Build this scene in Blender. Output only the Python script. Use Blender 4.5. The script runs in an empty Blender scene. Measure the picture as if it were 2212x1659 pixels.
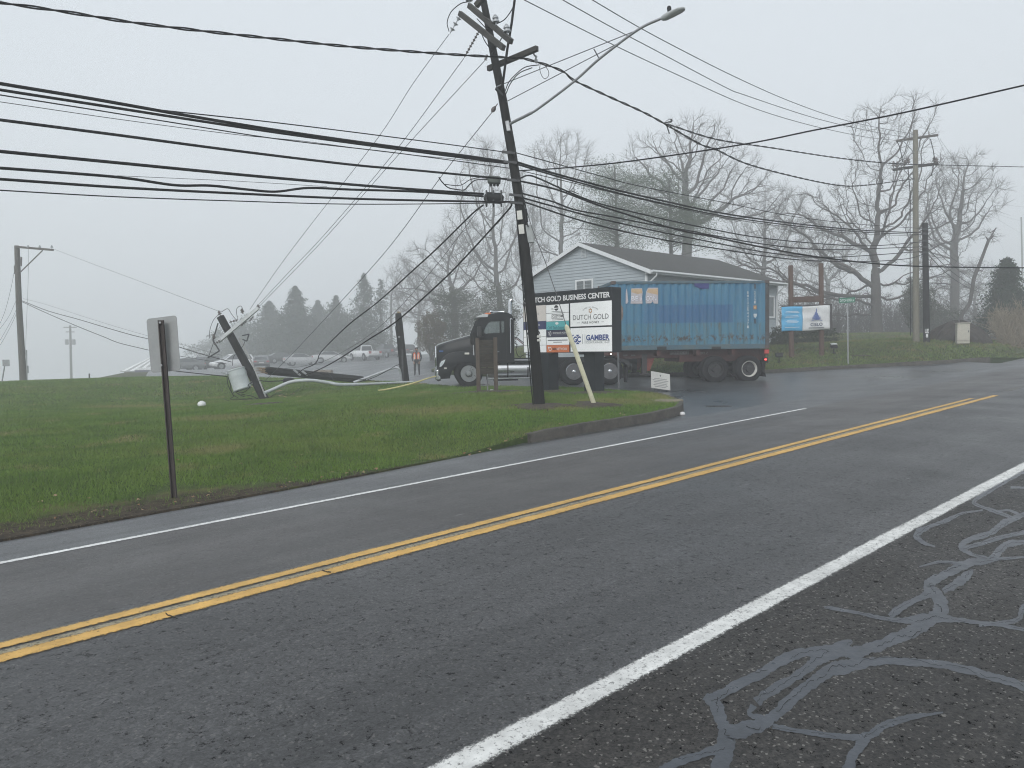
import bpy, bmesh, math, random
import numpy as np
from math import sin, cos, pi, radians, sqrt, atan2, tan
from mathutils import Vector, Matrix, geometry

S = bpy.context.scene
C = S.collection

# ---------------------------------------------------------------- camera
CAM = Vector((0.0, 0.0, 1.8))
F = 1660.0                       # focal length for a picture 2212 units wide
PITCH, ROLL = math.atan(0.047), 0.014
_f = Vector((0, cos(PITCH), -sin(PITCH)))
_r0, _u0 = Vector((1, 0, 0)), Vector((0, sin(PITCH), cos(PITCH)))
CR = _r0 * cos(ROLL) - _u0 * sin(ROLL)
CU = _u0 * cos(ROLL) + _r0 * sin(ROLL)
cam = bpy.data.cameras.new('camera')
cam.sensor_fit = 'HORIZONTAL'
cam.sensor_width = 36.0
cam.lens = 36.0 * F / 2212.0
cam.clip_start, cam.clip_end = 0.05, 3000
camo = bpy.data.objects.new('camera', cam)
C.objects.link(camo)
camo.matrix_world = Matrix(((CR.x, CU.x, -_f.x, CAM.x), (CR.y, CU.y, -_f.y, CAM.y), (CR.z, CU.z, -_f.z, CAM.z), (0, 0, 0, 1)))
S.camera = camo

# ---------------------------------------------------------------- sky, sun, exposure
SUN_EL, SUN_AZ = radians(34), radians(197)
W = bpy.data.worlds.new('World')
S.world = W
W.use_nodes = True
wt = W.node_tree
wt.nodes.clear()
wo = wt.nodes.new('ShaderNodeOutputWorld')
bg = wt.nodes.new('ShaderNodeBackground')
sk = wt.nodes.new('ShaderNodeTexSky')
sk.sky_type = 'NISHITA'
sk.sun_disc = False
sk.sun_elevation = SUN_EL
sk.sun_rotation = SUN_AZ
sk.dust_density = 4.0
hs = wt.nodes.new('ShaderNodeHueSaturation')
hs.inputs['Saturation'].default_value = 0.12
mx = wt.nodes.new('ShaderNodeMix')
mx.data_type = 'RGBA'
mx.inputs['Factor'].default_value = 0.72
mx.inputs[7].default_value = (8.9, 9.7, 10.5, 1)      # even overcast cloud
wt.links.new(sk.outputs[0], hs.inputs['Color'])
wt.links.new(hs.outputs[0], mx.inputs[6])
wt.links.new(mx.outputs[2], bg.inputs['Color'])
bg.inputs['Strength'].default_value = 0.073
wt.links.new(bg.outputs[0], wo.inputs['Surface'])
sl = bpy.data.lights.new('sun', 'SUN')
sl.energy = 1.5
sl.angle = radians(35)
sl.color = (1.0, 0.985, 0.96)
so = bpy.data.objects.new('sun', sl)
C.objects.link(so)
_sd = Vector((sin(SUN_AZ) * cos(SUN_EL), cos(SUN_AZ) * cos(SUN_EL), sin(SUN_EL)))
so.rotation_euler = (-_sd).to_track_quat('-Z', 'Y').to_euler()
S.view_settings.view_transform = 'Standard'
S.view_settings.look = 'None'
S.view_settings.gamma = 1.0
S.view_settings.exposure = 0.57
S.cycles.max_bounces = 6
S.cycles.diffuse_bounces = 2
S.cycles.glossy_bounces = 2
S.cycles.transmission_bounces = 3
S.cycles.transparent_max_bounces = 12
S.cycles.volume_bounces = 2
S.cycles.use_denoising = True
S.cycles.filter_width = 1.1

# ---------------------------------------------------------------- picture <-> place
def ray(px, py):
    return _f + CR * ((px - 1106.0) / F) - CU * ((py - 829.5) / F)
def P(px, py, d):
    return CAM + ray(px, py) * d
AZ = radians(46.4)
UX, UY = sin(AZ), cos(AZ)        # along the road
NX, NY = -cos(AZ), sin(AZ)       # across it, away from the camera
ROAD_ROT = atan2(UY, UX)
def st(s, t):
    return (UX * s + NX * t, UY * s + NY * t)
def sstep(a, b, x):
    q = np.clip((np.asarray(x, float) - a) / (b - a), 0, 1)
    return q * q * (3 - 2 * q)
def base_h(x, y):
    x, y = np.asarray(x, float), np.asarray(y, float)
    s, t = x * UX + y * UY, x * NX + y * NY
    crown = -0.035 * np.minimum(np.abs(t - 5.42), 4.4)
    crown = crown * np.where(t > 9.8, 1 - sstep(9.8, 12.5, t), 1.0)
    drop = 0.12 * np.maximum(0, y - 118) + 0.25 * np.maximum(0, -x - 0.44 * y) * sstep(82, 100, y) + 0.15 * np.maximum(0, -x - 0.5 * y - 0.5) * sstep(44, 56, y)
    return 0.024 * np.clip(s, -40, 55) + crown - drop
_ctl = [(1165, 882, 19.6), (1300, 850, 22.7), (1187, 848, 23.7), (1035, 850, 24.3), (1070, 848, 24.0),
        (1012, 838, 27.9), (1200, 835, 28.2), (1317, 832, 28.5), (1619, 825, 29.3), (1450, 828, 28.9), (1450, 850, 25.0),
        (1660, 806, 31.5), (1500, 811, 31.2), (1340, 814, 31.0), (1150, 815, 31.0), (1832, 788, 35.5), (2135, 778, 36),
        (1710, 770, 37.5), (1775, 767, 38.5), (2085, 742, 38.5), (1978, 736, 39.5), (2002, 737, 38.8),
        (1893, 724, 56), (2062, 724, 62), (1680, 742, 43), (1300, 760, 45), (1100, 770, 48), (2180, 722, 48),
        (575, 862, 30), (875, 827, 33), (435, 880, 25), (720, 835, 35), (901, 811, 50), (970, 806, 45),
        (0, 829, 40), (200, 820, 43), (400, 816, 46), (600, 817, 45), (700, 819, 42), (800, 823, 38),
        (500, 799, 87), (790, 776, 105), (655, 788, 95), (860, 772, 105), (600, 806, 64), (750, 800, 64), (395, 801, 85),
        (1893, 734, 47), (1830, 748, 43), (1770, 748, 46), (2062, 732, 50), (1950, 737, 46), (2130, 737, 44), (50, 826, 46), (100, 838, 80), (300, 817, 90), (330, 812, 112), (220, 826, 105), (120, 845, 110), (430, 800, 115), (-300, 850, 40), (-200, 870, 80), (930, 773, 90), (640, 780, 120), (1200, 740, 75)]
_cx, _cy, _cz = [], [], []
for a, b, d in _ctl:
    p = P(a, b, d)
    _cx.append(p.x); _cy.append(p.y); _cz.append(p.z - float(base_h(p.x, p.y)))
for s_ in range(-24, 64, 6):
    for t_ in (-6, 1.0, 5.4, 9.6):
        x_, y_ = st(s_, t_)
        _cx.append(x_); _cy.append(y_); _cz.append(0.0)
_cx, _cy, _cz = np.array(_cx), np.array(_cy), np.array(_cz)
def _ker(x, y):
    d2 = (np.asarray(x, float)[..., None] - _cx) ** 2 + (np.asarray(y, float)[..., None] - _cy) ** 2
    return 0.6 * np.exp(-d2 / (2 * 7.0 ** 2)) + 0.4 * np.exp(-d2 / (2 * 18.0 ** 2))
_wts = np.linalg.solve(_ker(_cx, _cy) + 0.01 * np.eye(len(_cx)), _cz)
def Hn(x, y):
    x, y = np.asarray(x, float), np.asarray(y, float)
    t = x * NX + y * NY
    res = _ker(x, y) @ _wts
    return base_h(x, y) + res * sstep(9.0, 11.5, t)
def H(x, y):
    return float(Hn(np.array([x]), np.array([y]))[0])
def at(px, py, off=0.0, dmin=2.0, dmax=160.0):
    """the ground point that a picture position shows"""
    r = ray(px, py)
    ds = np.geomspace(dmin, dmax, 500)
    zz = CAM.z + r.z * ds - (Hn(CAM.x + r.x * ds, CAM.y + r.y * ds) + off)
    k = np.where(zz <= 0)[0]
    if len(k) == 0:
        return CAM + r * dmax
    lo, hi = (ds[k[0] - 1], ds[k[0]]) if k[0] > 0 else (dmin, dmin)
    for _ in range(20):
        m = 0.5 * (lo + hi)
        if CAM.z + r.z * m > H(CAM.x + r.x * m, CAM.y + r.y * m) + off:
            lo = m
        else:
            hi = m
    return CAM + r * hi
def on_ray_plane(px, py, p0, n):
    r = ray(px, py)
    return CAM + r * ((p0 - CAM).dot(n) / r.dot(n))

# ---------------------------------------------------------------- things, parts
WM = {}
def tag(o, label=None, cat=None, group=None, kind=None):
    if label: o['label'] = label
    if cat: o['category'] = cat
    if group: o['group'] = group
    if kind: o['kind'] = kind
    return o
def thing(name, label, cat, loc=(0, 0, 0), rz=0.0, group=None, ry=0.0):
    o = bpy.data.objects.new(name, None)
    o.empty_display_size = 0.2
    C.objects.link(o)
    o.location = loc
    o.rotation_euler = (0, ry, rz)
    WM[o.name] = Matrix.Translation(Vector(loc)) @ Matrix.Rotation(rz, 4, 'Z') @ Matrix.Rotation(ry, 4, 'Y')
    return tag(o, label, cat, group)

class MB:
    """collects shapes; build() links them as one mesh object. Vertices are in world space unless local=True"""
    def __init__(self):
        self.v, self.f = [], []
    def add(self, vs, fs):
        n = len(self.v)
        self.v += [tuple(p) for p in vs]
        self.f += [tuple(i + n for i in q) for q in fs]
        return self
    def box(self, c, size, m=None):
        x, y, z = size[0] / 2, size[1] / 2, size[2] / 2
        vs = [Vector((a, b, d)) for d in (-z, z) for a, b in ((-x, -y), (x, -y), (x, y), (-x, y))]
        c = Vector(c)
        vs = [((m @ p) if m else p) + c for p in vs]
        return self.add(vs, [(3, 2, 1, 0), (4, 5, 6, 7), (0, 1, 5, 4), (1, 2, 6, 5), (2, 3, 7, 6), (3, 0, 4, 7)])
    def bar(self, a, b, w, h, up=Vector((0, 0, 1))):
        """square timber from a to b"""
        a, b = Vector(a), Vector(b)
        d = (b - a).normalized()
        if abs(d.dot(up)) > 0.98: up = Vector((0, 1, 0))
        sx = d.cross(up).normalized()
        sy = sx.cross(d).normalized()
        vs = []
        for p in (a, b):
            for i, j in ((-1, -1), (1, -1), (1, 1), (-1, 1)):
                vs.append(p + sx * (i * w / 2) + sy * (j * h / 2))
        return self.add(vs, [(3, 2, 1, 0), (4, 5, 6, 7), (0, 1, 5, 4), (1, 2, 6, 5), (2, 3, 7, 6), (3, 0, 4, 7)])
    def tube(self, pts, r, n=8, cap=True):
        pts = [Vector(p) for p in pts]
        rs = r if isinstance(r, (list, tuple)) else [r] * len(pts)
        vs, fs = [], []
        prev = None
        for i, p in enumerate(pts):
            d = (pts[min(i + 1, len(pts) - 1)] - pts[max(i - 1, 0)])
            if d.length < 1e-9: d = Vector((0, 0, 1))
            d.normalize()
            if prev is None:
                up = Vector((0, 0, 1)) if abs(d.z) < 0.95 else Vector((1, 0, 0))
                prev = d.cross(up).normalized()
            a = (prev - d * prev.dot(d))
            if a.length < 1e-6: a = d.orthogonal()
            a.normalize()
            prev = a
            b = d.cross(a)
            for k in range(n):
                q = 2 * pi * k / n
                vs.append(p + (a * cos(q) + b * sin(q)) * rs[i])
        for i in range(len(pts) - 1):
            for k in range(n):
                k2 = (k + 1) % n
                fs.append((i * n + k, i * n + k2, (i + 1) * n + k2, (i + 1) * n + k))
        if cap:
            fs.append(tuple(reversed(range(n))))
            m = (len(pts) - 1) * n
            fs.append(tuple(range(m, m + n)))
        return self.add(vs, fs)
    def lathe(self, o, axis, prof, n=16, cap=True):
        """prof: (distance along axis, radius)"""
        o, ax = Vector(o), Vector(axis).normalized()
        a = ax.orthogonal().normalized()
        b = ax.cross(a)
        vs, fs = [], []
        for h, r in prof:
            for k in range(n):
                q = 2 * pi * k / n
                vs.append(o + ax * h + (a * cos(q) + b * sin(q)) * max(r, 1e-4))
        for i in range(len(prof) - 1):
            for k in range(n):
                k2 = (k + 1) % n
                fs.append((i * n + k, i * n + k2, (i + 1) * n + k2, (i + 1) * n + k))
        if cap:
            fs.append(tuple(reversed(range(n))))
            m = (len(prof) - 1) * n
            fs.append(tuple(range(m, m + n)))
        return self.add(vs, fs)
    def prism(self, poly, off, holes=()):
        """flat polygon (3-D points) pushed along off, holes allowed"""
        loops = [[Vector(p) for p in poly]] + [[Vector(p) for p in h] for h in holes]
        off = Vector(off)
        tri = geometry.tessellate_polygon(loops)
        flat = [p for l in loops for p in l]
        n = len(flat)
        vs = flat + [p + off for p in flat]
        fs = [tuple(t) for t in tri] + [tuple(i + n for i in reversed(t)) for t in tri]
        b = 0
        for l in loops:
            m = len(l)
            for i in range(m):
                j = (i + 1) % m
                fs.append((b + i, b + j, b + j + n, b + i + n))
            b += m
        return self.add(vs, fs)
    def loft(self, rings, cap=True, closed=True):
        n = len(rings[0])
        vs = [p for r in rings for p in r]
        fs = []
        for i in range(len(rings) - 1):
            for k in range(n if closed else n - 1):
                k2 = (k + 1) % n
                fs.append((i * n + k, i * n + k2, (i + 1) * n + k2, (i + 1) * n + k))
        if cap and closed:
            fs.append(tuple(reversed(range(n))))
            m = (len(rings) - 1) * n
            fs.append(tuple(range(m, m + n)))
        return self.add(vs, fs)
    def build(self, name, m, parent=None, local=False, smooth=None, bevel=0.0, rotz=None, recalc=True):
        me = bpy.data.meshes.new(name)
        vs = self.v
        mw = None
        if parent is not None:
            mw = WM[parent.name]
            if not local:
                inv = mw.inverted()
                vs = [inv @ Vector(p) for p in vs]
        me.from_pydata([tuple(p) for p in vs], [], self.f)
        if recalc or bevel:
            bm = bmesh.new(); bm.from_mesh(me)
            if recalc:
                bmesh.ops.recalc_face_normals(bm, faces=bm.faces[:])
            if bevel:
                bmesh.ops.remove_doubles(bm, verts=bm.verts[:], dist=1e-5)
                es = [e for e in bm.edges if len(e.link_faces) == 2 and e.calc_face_angle(0) > 0.6]
                bmesh.ops.bevel(bm, geom=es, offset=bevel, segments=2, profile=0.5, affect='EDGES', clamp_overlap=True)
            bm.to_mesh(me); bm.free()
        if smooth is not None:
            me.polygons.foreach_set('use_smooth', [True] * len(me.polygons))
            try:
                me.set_sharp_from_angle(angle=smooth)
            except Exception:
                pass
        o = bpy.data.objects.new(name, me)
        C.objects.link(o)
        if m is not None:
            me.materials.append(m)
        if parent is not None:
            o.parent = parent
            WM[o.name] = mw
        else:
            WM[o.name] = Matrix.Identity(4)
        return o
def np_mesh(name, verts, faces, m, parent=None, smooth=False):
    """fast mesh from arrays; faces all of one size"""
    me = bpy.data.meshes.new(name)
    verts = np.asarray(verts, np.float32); faces = np.asarray(faces, np.int32)
    k = faces.shape[1]
    me.vertices.add(len(verts)); me.vertices.foreach_set('co', verts.ravel())
    me.loops.add(faces.size); me.loops.foreach_set('vertex_index', faces.ravel())
    me.polygons.add(len(faces))
    me.polygons.foreach_set('loop_start', np.arange(0, faces.size, k, dtype=np.int32))
    if smooth:
        me.polygons.foreach_set('use_smooth', np.ones(len(faces), bool))
    me.update(calc_edges=True)
    o = bpy.data.objects.new(name, me)
    C.objects.link(o)
    me.materials.append(m)
    if parent is not None:
        o.parent = parent
    WM[o.name] = WM[parent.name] if parent is not None else Matrix.Identity(4)
    return o
def copy_tree(o, parent=None):
    c = o.copy()
    C.objects.link(c)
    WM[c.name] = Matrix.Identity(4)
    if parent is not None:
        c.parent = parent
    for ch in list(o.children):
        copy_tree(ch, c)
    return c
def crom(pts, k=8):
    """smooth curve through the points"""
    pts = [Vector(p) for p in pts]
    if len(pts) < 3:
        return [pts[0].lerp(pts[-1], i / k) for i in range(k + 1)]
    out = []
    for i in range(len(pts) - 1):
        p0 = pts[i - 1] if i > 0 else pts[0] * 2 - pts[1]
        p1, p2 = pts[i], pts[i + 1]
        p3 = pts[i + 2] if i + 2 < len(pts) else pts[-1] * 2 - pts[-2]
        for j in range(k):
            t = j / k
            out.append(0.5 * (p1 * 2 + (p2 - p0) * t + (p0 * 2 - p1 * 5 + p2 * 4 - p3) * t * t + (p1 * 3 - p0 - p2 * 3 + p3) * t ** 3))
    out.append(pts[-1])
    return out

# ---------------------------------------------------------------- materials
class NT:
    def __init__(self, name):
        self.m = bpy.data.materials.new(name)
        self.m.use_nodes = True
        self.t = self.m.node_tree
        self.t.nodes.clear()
        self.out = self.t.nodes.new('ShaderNodeOutputMaterial')
        self.b = self.t.nodes.new('ShaderNodeBsdfPrincipled')
        self.link(self.b.outputs[0], self.out.inputs['Surface'])
    def link(self, a, b): self.t.links.new(a, b)
    def put(self, inp, v):
        if hasattr(v, 'links'): self.link(v, inp)
        elif isinstance(v, (tuple, list)) and len(v) == 3 and inp.type == 'RGBA': inp.default_value = (*v, 1)
        else: inp.default_value = v
    def coord(self, kind='Object'):
        n = self.t.nodes.new('ShaderNodeTexCoord'); return n.outputs[kind]
    def mapping(self, v, scale=(1, 1, 1), rot=(0, 0, 0), loc=(0, 0, 0)):
        n = self.t.nodes.new('ShaderNodeMapping'); self.link(v, n.inputs[0])
        n.inputs['Scale'].default_value = scale; n.inputs['Rotation'].default_value = rot; n.inputs['Location'].default_value = loc
        return n.outputs[0]
    def noise(self, v, scale, detail=4, rough=0.55, col=False):
        n = self.t.nodes.new('ShaderNodeTexNoise'); self.link(v, n.inputs['Vector'])
        n.inputs['Scale'].default_value = scale; n.inputs['Detail'].default_value = detail; n.inputs['Roughness'].default_value = rough
        return n.outputs['Color' if col else 'Fac']
    def voro(self, v, scale, out='Distance', feature='F1', rnd=1.0):
        n = self.t.nodes.new('ShaderNodeTexVoronoi'); n.feature = feature; self.link(v, n.inputs['Vector'])
        n.inputs['Scale'].default_value = scale; n.inputs['Randomness'].default_value = rnd
        return n.outputs[out]
    def math(self, op, a, b=0.0, c=0.0, clamp=False):
        n = self.t.nodes.new('ShaderNodeMath'); n.operation = op; n.use_clamp = clamp
        self.put(n.inputs[0], a); self.put(n.inputs[1], b); self.put(n.inputs[2], c)
        return n.outputs[0]
    def rng(self, v, a, b, c=0.0, d=1.0, smooth=False):
        n = self.t.nodes.new('ShaderNodeMapRange'); n.clamp = True
        if smooth: n.interpolation_type = 'SMOOTHSTEP'
        self.put(n.inputs[0], v); n.inputs[1].default_value = a; n.inputs[2].default_value = b; n.inputs[3].default_value = c; n.inputs[4].default_value = d
        return n.outputs[0]
    def mix(self, f, a, b, mode='MIX'):
        n = self.t.nodes.new('ShaderNodeMix'); n.data_type = 'RGBA'; n.blend_type = mode
        self.put(n.inputs[0], f); self.put(n.inputs[6], a); self.put(n.inputs[7], b)
        return n.outputs[2]
    def sep(self, v):
        n = self.t.nodes.new('ShaderNodeSeparateXYZ'); self.link(v, n.inputs[0]); return n.outputs
    def comb(self, x, y, z):
        n = self.t.nodes.new('ShaderNodeCombineXYZ')
        for i, q in enumerate((x, y, z)): self.put(n.inputs[i], q)
        return n.outputs[0]
    def bump(self, h, strength=0.3, dist=0.01):
        n = self.t.nodes.new('ShaderNodeBump'); n.inputs['Strength'].default_value = strength; n.inputs['Distance'].default_value = dist
        self.link(h, n.inputs['Height']); self.link(n.outputs[0], self.b.inputs['Normal'])
    def island(self):
        n = self.t.nodes.new('ShaderNodeNewGeometry'); return n.outputs['Random Per Island']
    def objrand(self):
        n = self.t.nodes.new('ShaderNodeObjectInfo'); return n.outputs['Random']
    def set(self, **k):
        names = {'color': 'Base Color', 'rough': 'Roughness', 'metal': 'Metallic', 'spec': 'Specular IOR Level', 'coat': 'Coat Weight', 'emit': 'Emission Color', 'emit_s': 'Emission Strength', 'trans': 'Transmission Weight', 'ior': 'IOR', 'alpha': 'Alpha', 'sub': 'Subsurface Weight'}
        for q, v in k.items(): self.put(self.b.inputs[names[q]], v)
        return self.m
def sc(c, k): return tuple(min(1.0, x * k) for x in c)
_mats = {}
def M(name, col, rough=0.6, metal=0.0, var=0.18, scale=6.0, stretch=(1, 1, 1), bump=0.0, bscale=30.0, coat=0.0, col2=None, spec=0.5):
    if name in _mats: return _mats[name]
    n = NT(name)
    v = n.mapping(n.coord(), stretch)
    f = n.rng(n.noise(v, scale, 6, 0.6), 0.3, 0.7)
    c = n.mix(f, sc(col, 1 - var), col2 if col2 else sc(col, 1 + var))
    fine = n.rng(n.noise(v, scale * 9, 3), 0.3, 0.7, 1 - var * 0.5, 1 + var * 0.3)
    c = n.mix(1.0, c, n.comb(fine, fine, fine), 'MULTIPLY')
    r = n.rng(n.noise(v, scale * 2.3, 4), 0.3, 0.7, max(0.02, rough - 0.08), min(1, rough + 0.08))
    n.set(color=c, rough=r, metal=metal, coat=coat, spec=spec)
    if bump: n.bump(n.noise(v, bscale, 4), bump, 0.01)
    _mats[name] = n.m
    return n.m
# ---------------------------------------------------------------- ground, road, lawns
def grid_mesh(name, xs, ys, zf, m, rot=0.0):
    """sheet over local xs, ys; zf takes world x, y; rot turns the local frame"""
    X, Y = np.meshgrid(xs, ys)
    c, s = cos(rot), sin(rot)
    wx, wy = X * c - Y * s, X * s + Y * c
    Z = zf(wx.ravel(), wy.ravel())
    V = np.stack([X.ravel(), Y.ravel(), Z], 1)
    nx, ny = len(xs), len(ys)
    i = np.arange((nx - 1) * (ny - 1))
    r, q = i // (nx - 1), i % (nx - 1)
    a = r * nx + q
    Fc = np.stack([a, a + 1, a + 1 + nx, a + nx], 1)
    o = np_mesh(name, V, Fc, m, smooth=True)
    o.rotation_euler = (0, 0, rot)
    return o

def mat_ground():
    n = NT('rough_grass_ground')
    v = n.coord()
    a = n.rng(n.noise(v, 0.25, 5), 0.35, 0.65)
    c = n.mix(a, (0.050, 0.072, 0.022), (0.085, 0.082, 0.040))
    c = n.mix(n.rng(n.noise(v, 6.0, 4), 0.3, 0.7), c, sc((0.06, 0.07, 0.03), 0.7))
    n.set(color=c, rough=0.95, spec=0.1)
    return n.m
def mat_asphalt():
    n = NT('road_asphalt')
    v = n.coord()
    x, t, z = n.sep(v)
    wob = n.math('MULTIPLY', n.math('SUBTRACT', n.noise(n.mapping(v, (0.25, 0.8, 1)), 1.0, 4), 0.5), 0.5)
    tt = n.math('ADD', t, wob)
    big = n.noise(v, 0.45, 6, 0.6)
    shoulder_n = n.rng(t, 2.45, 2.7, 1, 0, True)      # worn near shoulder
    far = n.rng(tt, 5.62, 5.8)                         # far lane, browner and smoother
    shoulder_f = n.rng(tt, 8.0, 8.2)                   # pale far shoulder
    c = n.mix(shoulder_n, (0.033, 0.033, 0.034), (0.026, 0.024, 0.022))
    c = n.mix(far, c, (0.043, 0.039, 0.038))
    c = n.mix(n.math('MULTIPLY', shoulder_f, 0.85), c, (0.070, 0.074, 0.080))
    # tyre-polished tracks and long streaks along the lanes
    streak = n.noise(n.mapping(v, (0.05, 3.6, 1)), 1.3, 7, 0.65)
    k = n.math('MULTIPLY', n.rng(streak, 0.30, 0.70, 0.55, 1.40), n.rng(big, 0.3, 0.7, 0.80, 1.20))
    def track(cn, w): return n.rng(n.math('ABSOLUTE', n.math('SUBTRACT', tt, cn)), 0.05, w, 1, 0, True)
    tr = n.math('MAXIMUM', n.math('MAXIMUM', track(3.25, 0.42), track(4.75, 0.42)), n.math('MAXIMUM', track(6.2, 0.42), track(7.5, 0.40)))
    k = n.math('MULTIPLY', k, n.rng(tr, 0, 1, 1.06, 0.80))
    c = n.mix(1.0, c, n.comb(k, k, k), 'MULTIPLY')
    blot = n.math('MULTIPLY', n.rng(n.noise(n.mapping(v, (0.5, 1.1, 1)), 0.9, 6, 0.7), 0.60, 0.72), 0.5)
    c = n.mix(blot, c, (0.018, 0.018, 0.019))
    # stones: pale and dark chips in the binder
    cell = n.voro(v, 85, 'Color')
    cr, cg, cb = n.sep(cell)
    tone = n.rng(cr, 0, 1, 0.35, 1.75)
    tone = n.math('ADD', 1.0, n.math('MULTIPLY', n.math('SUBTRACT', tone, 1.0), n.rng(far, 0, 1, 0.95, 0.5)))
    c = n.mix(1.0, c, n.comb(tone, tone, tone), 'MULTIPLY')
    g2 = n.noise(v, 26, 6, 0.85)
    g1 = n.noise(v, 60, 3, 0.7)
    gk = n.rng(g2, 0.36, 0.64, 0.45, 1.5)
    gk = n.math('ADD', 1.0, n.math('MULTIPLY', n.math('SUBTRACT', gk, 1.0), n.rng(far, 0, 1, 1.0, 0.6)))
    c = n.mix(1.0, c, n.comb(gk, gk, gk), 'MULTIPLY')
    bright = n.math('MULTIPLY', n.rng(cg, 0.955, 0.965), n.math('ADD', 0.35, n.math('MULTIPLY', shoulder_n, 0.45)))
    c = n.mix(bright, c, (0.19, 0.18, 0.165))
    pit = n.noise(v, 21, 6, 0.85)
    pits = n.math('MULTIPLY', n.rng(pit, 0.575, 0.615), n.rng(far, 0, 1, 1.0, 0.35))
    c = n.mix(pits, c, (0.005, 0.005, 0.006))
    sc1 = n.math('MULTIPLY', n.rng(n.noise(n.mapping(v, (1.1, 9, 1)), 1.2, 5, 0.65), 0.69, 0.73), 0.6)
    c = n.mix(sc1, c, (0.20, 0.20, 0.20))
    r = n.math('ADD', n.rng(n.noise(v, 0.7, 5), 0.3, 0.7, 0.36, 0.54), n.math('MULTIPLY', shoulder_n, 0.14))
    n.set(color=c, rough=r, spec=n.math('SUBTRACT', n.math('SUBTRACT', 0.75, n.math('MULTIPLY', pits, 0.65)), n.math('MULTIPLY', shoulder_n, 0.30)))
    n.bump(n.math('SUBTRACT', n.math('ADD', g2, n.math('MULTIPLY', cr, 0.25)), n.math('MULTIPLY', n.rng(pit, 0.55, 0.64), 0.8)), 0.5, 0.012)
    return n.m
def mat_drive():
    n = NT('driveway_asphalt')
    v = n.coord()
    big = n.noise(v, 0.30, 5)
    k = n.math('MULTIPLY', n.rng(big, 0.3, 0.7, 0.75, 1.3), n.rng(n.noise(v, 70, 3, 0.7), 0.3, 0.7, 0.6, 1.4))
    c = n.mix(1.0, (0.048, 0.052, 0.057), n.comb(k, k, k), 'MULTIPLY')
    n.set(color=c, rough=n.rng(big, 0.3, 0.7, 0.26, 0.44), spec=0.6)
    n.bump(n.noise(v, 60, 4), 0.16, 0.01)
    return n.m
ROAD = mat_asphalt(); DRIVE = mat_drive(); GROUND = mat_ground()

gx = np.concatenate([np.linspace(-380, -80, 16)[:-1], np.linspace(-80, 70, 101), np.linspace(70, 330, 14)[1:]])
gy = np.concatenate([np.linspace(-60, -14, 6)[:-1], np.linspace(-14, 120, 90), np.linspace(120, 420, 16)[1:]])
tag(grid_mesh('ground', gx, gy, lambda x, y: Hn(x, y) - 0.09 - 0.25 * (np.abs(x * NX + y * NY - 1.5) < 9.5), GROUND), kind='structure')
road = tag(grid_mesh('road', np.arange(-40, 141, 1.0), np.array([-7, -4, -1, 1.02, 2.65, 4, 5.42, 6.5, 8, 8.8, 9.4, 9.82]), lambda x, y: Hn(x, y), ROAD, ROAD_ROT), kind='structure')

def cdt_patch(name, poly, zf, m, step=1.0, rot=0.0, skirt=0.0, kind='structure'):
    """filled polygon (world xy) with inner points, heights by zf; local frame turned by rot"""
    pl = []
    for i in range(len(poly)):
        a, b = Vector(poly[i]), Vector(poly[(i + 1) % len(poly)])
        k = max(1, int((b - a).length / step))
        pl += [a.lerp(b, j / k) for j in range(k)]
    A = np.array([(p.x, p.y) for p in pl])
    x0, y0 = A.min(0); x1, y1 = A.max(0)
    gx, gy = np.meshgrid(np.arange(x0, x1, step), np.arange(y0, y1, step))
    pts = np.stack([gx.ravel(), gy.ravel()], 1)
    ins = in_poly(pts, A)
    pts = pts[ins]
    d = np.min(((pts[:, None, :] - A[None]) ** 2).sum(2), 1) if len(pts) < 20000 else np.ones(len(pts))
    pts = pts[d > (step * 0.35) ** 2]
    allp = [Vector(p) for p in A.tolist()] + [Vector(p) for p in pts.tolist()]
    nb = len(A)
    r = geometry.delaunay_2d_cdt(allp, [], [list(range(nb))], 1, 1e-4)
    vv = np.array([(p.x, p.y) for p in r[0]])
    z = zf(vv[:, 0], vv[:, 1])
    V = np.column_stack([vv, z])
    Fc = [f for f in r[2] if len(f) == 3]
    if skirt:
        n0 = len(V)
        z2 = zf(A[:, 0], A[:, 1])
        V = np.vstack([V, np.column_stack([A, z2]), np.column_stack([A, z2 - skirt])])
        for i in range(nb):
            j = (i + 1) % nb
            Fc += [(n0 + i, n0 + j, n0 + nb + j), (n0 + i, n0 + nb + j, n0 + nb + i)]
    c, s = cos(-rot), sin(-rot)
    V = np.column_stack([V[:, 0] * c - V[:, 1] * s, V[:, 0] * s + V[:, 1] * c, V[:, 2]])
    o = np_mesh(name, V, np.array(Fc), m, smooth=not skirt)
    o.rotation_euler = (0, 0, rot)
    return tag(o, kind=kind)
def in_poly(pts, A):
    x, y = pts[:, 0], pts[:, 1]
    ins = np.zeros(len(pts), bool)
    j = len(A) - 1
    for i in range(len(A)):
        xi, yi, xj, yj = A[i, 0], A[i, 1], A[j, 0], A[j, 1]
        if yi != yj:
            c = ((yi > y) != (yj > y)) & (x < (xj - xi) * (y - yi) / (yj - yi) + xi)
            ins ^= c
        j = i
    return ins

# lot and driveway: one sheet just under the road sheet
lot_poly = [st(-4, 9.5), st(52, 9.5), (26, 34), (14, 35), (4, 36.5), (-3, 44), (-5, 60), (-9.5, 88), (-12, 118), (-55, 117), (-39.5, 84), (-29.5, 62), (-22, 46)]
cdt_patch('driveway', lot_poly, lambda x, y: Hn(x, y) - 0.006, DRIVE, 1.5)

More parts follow.
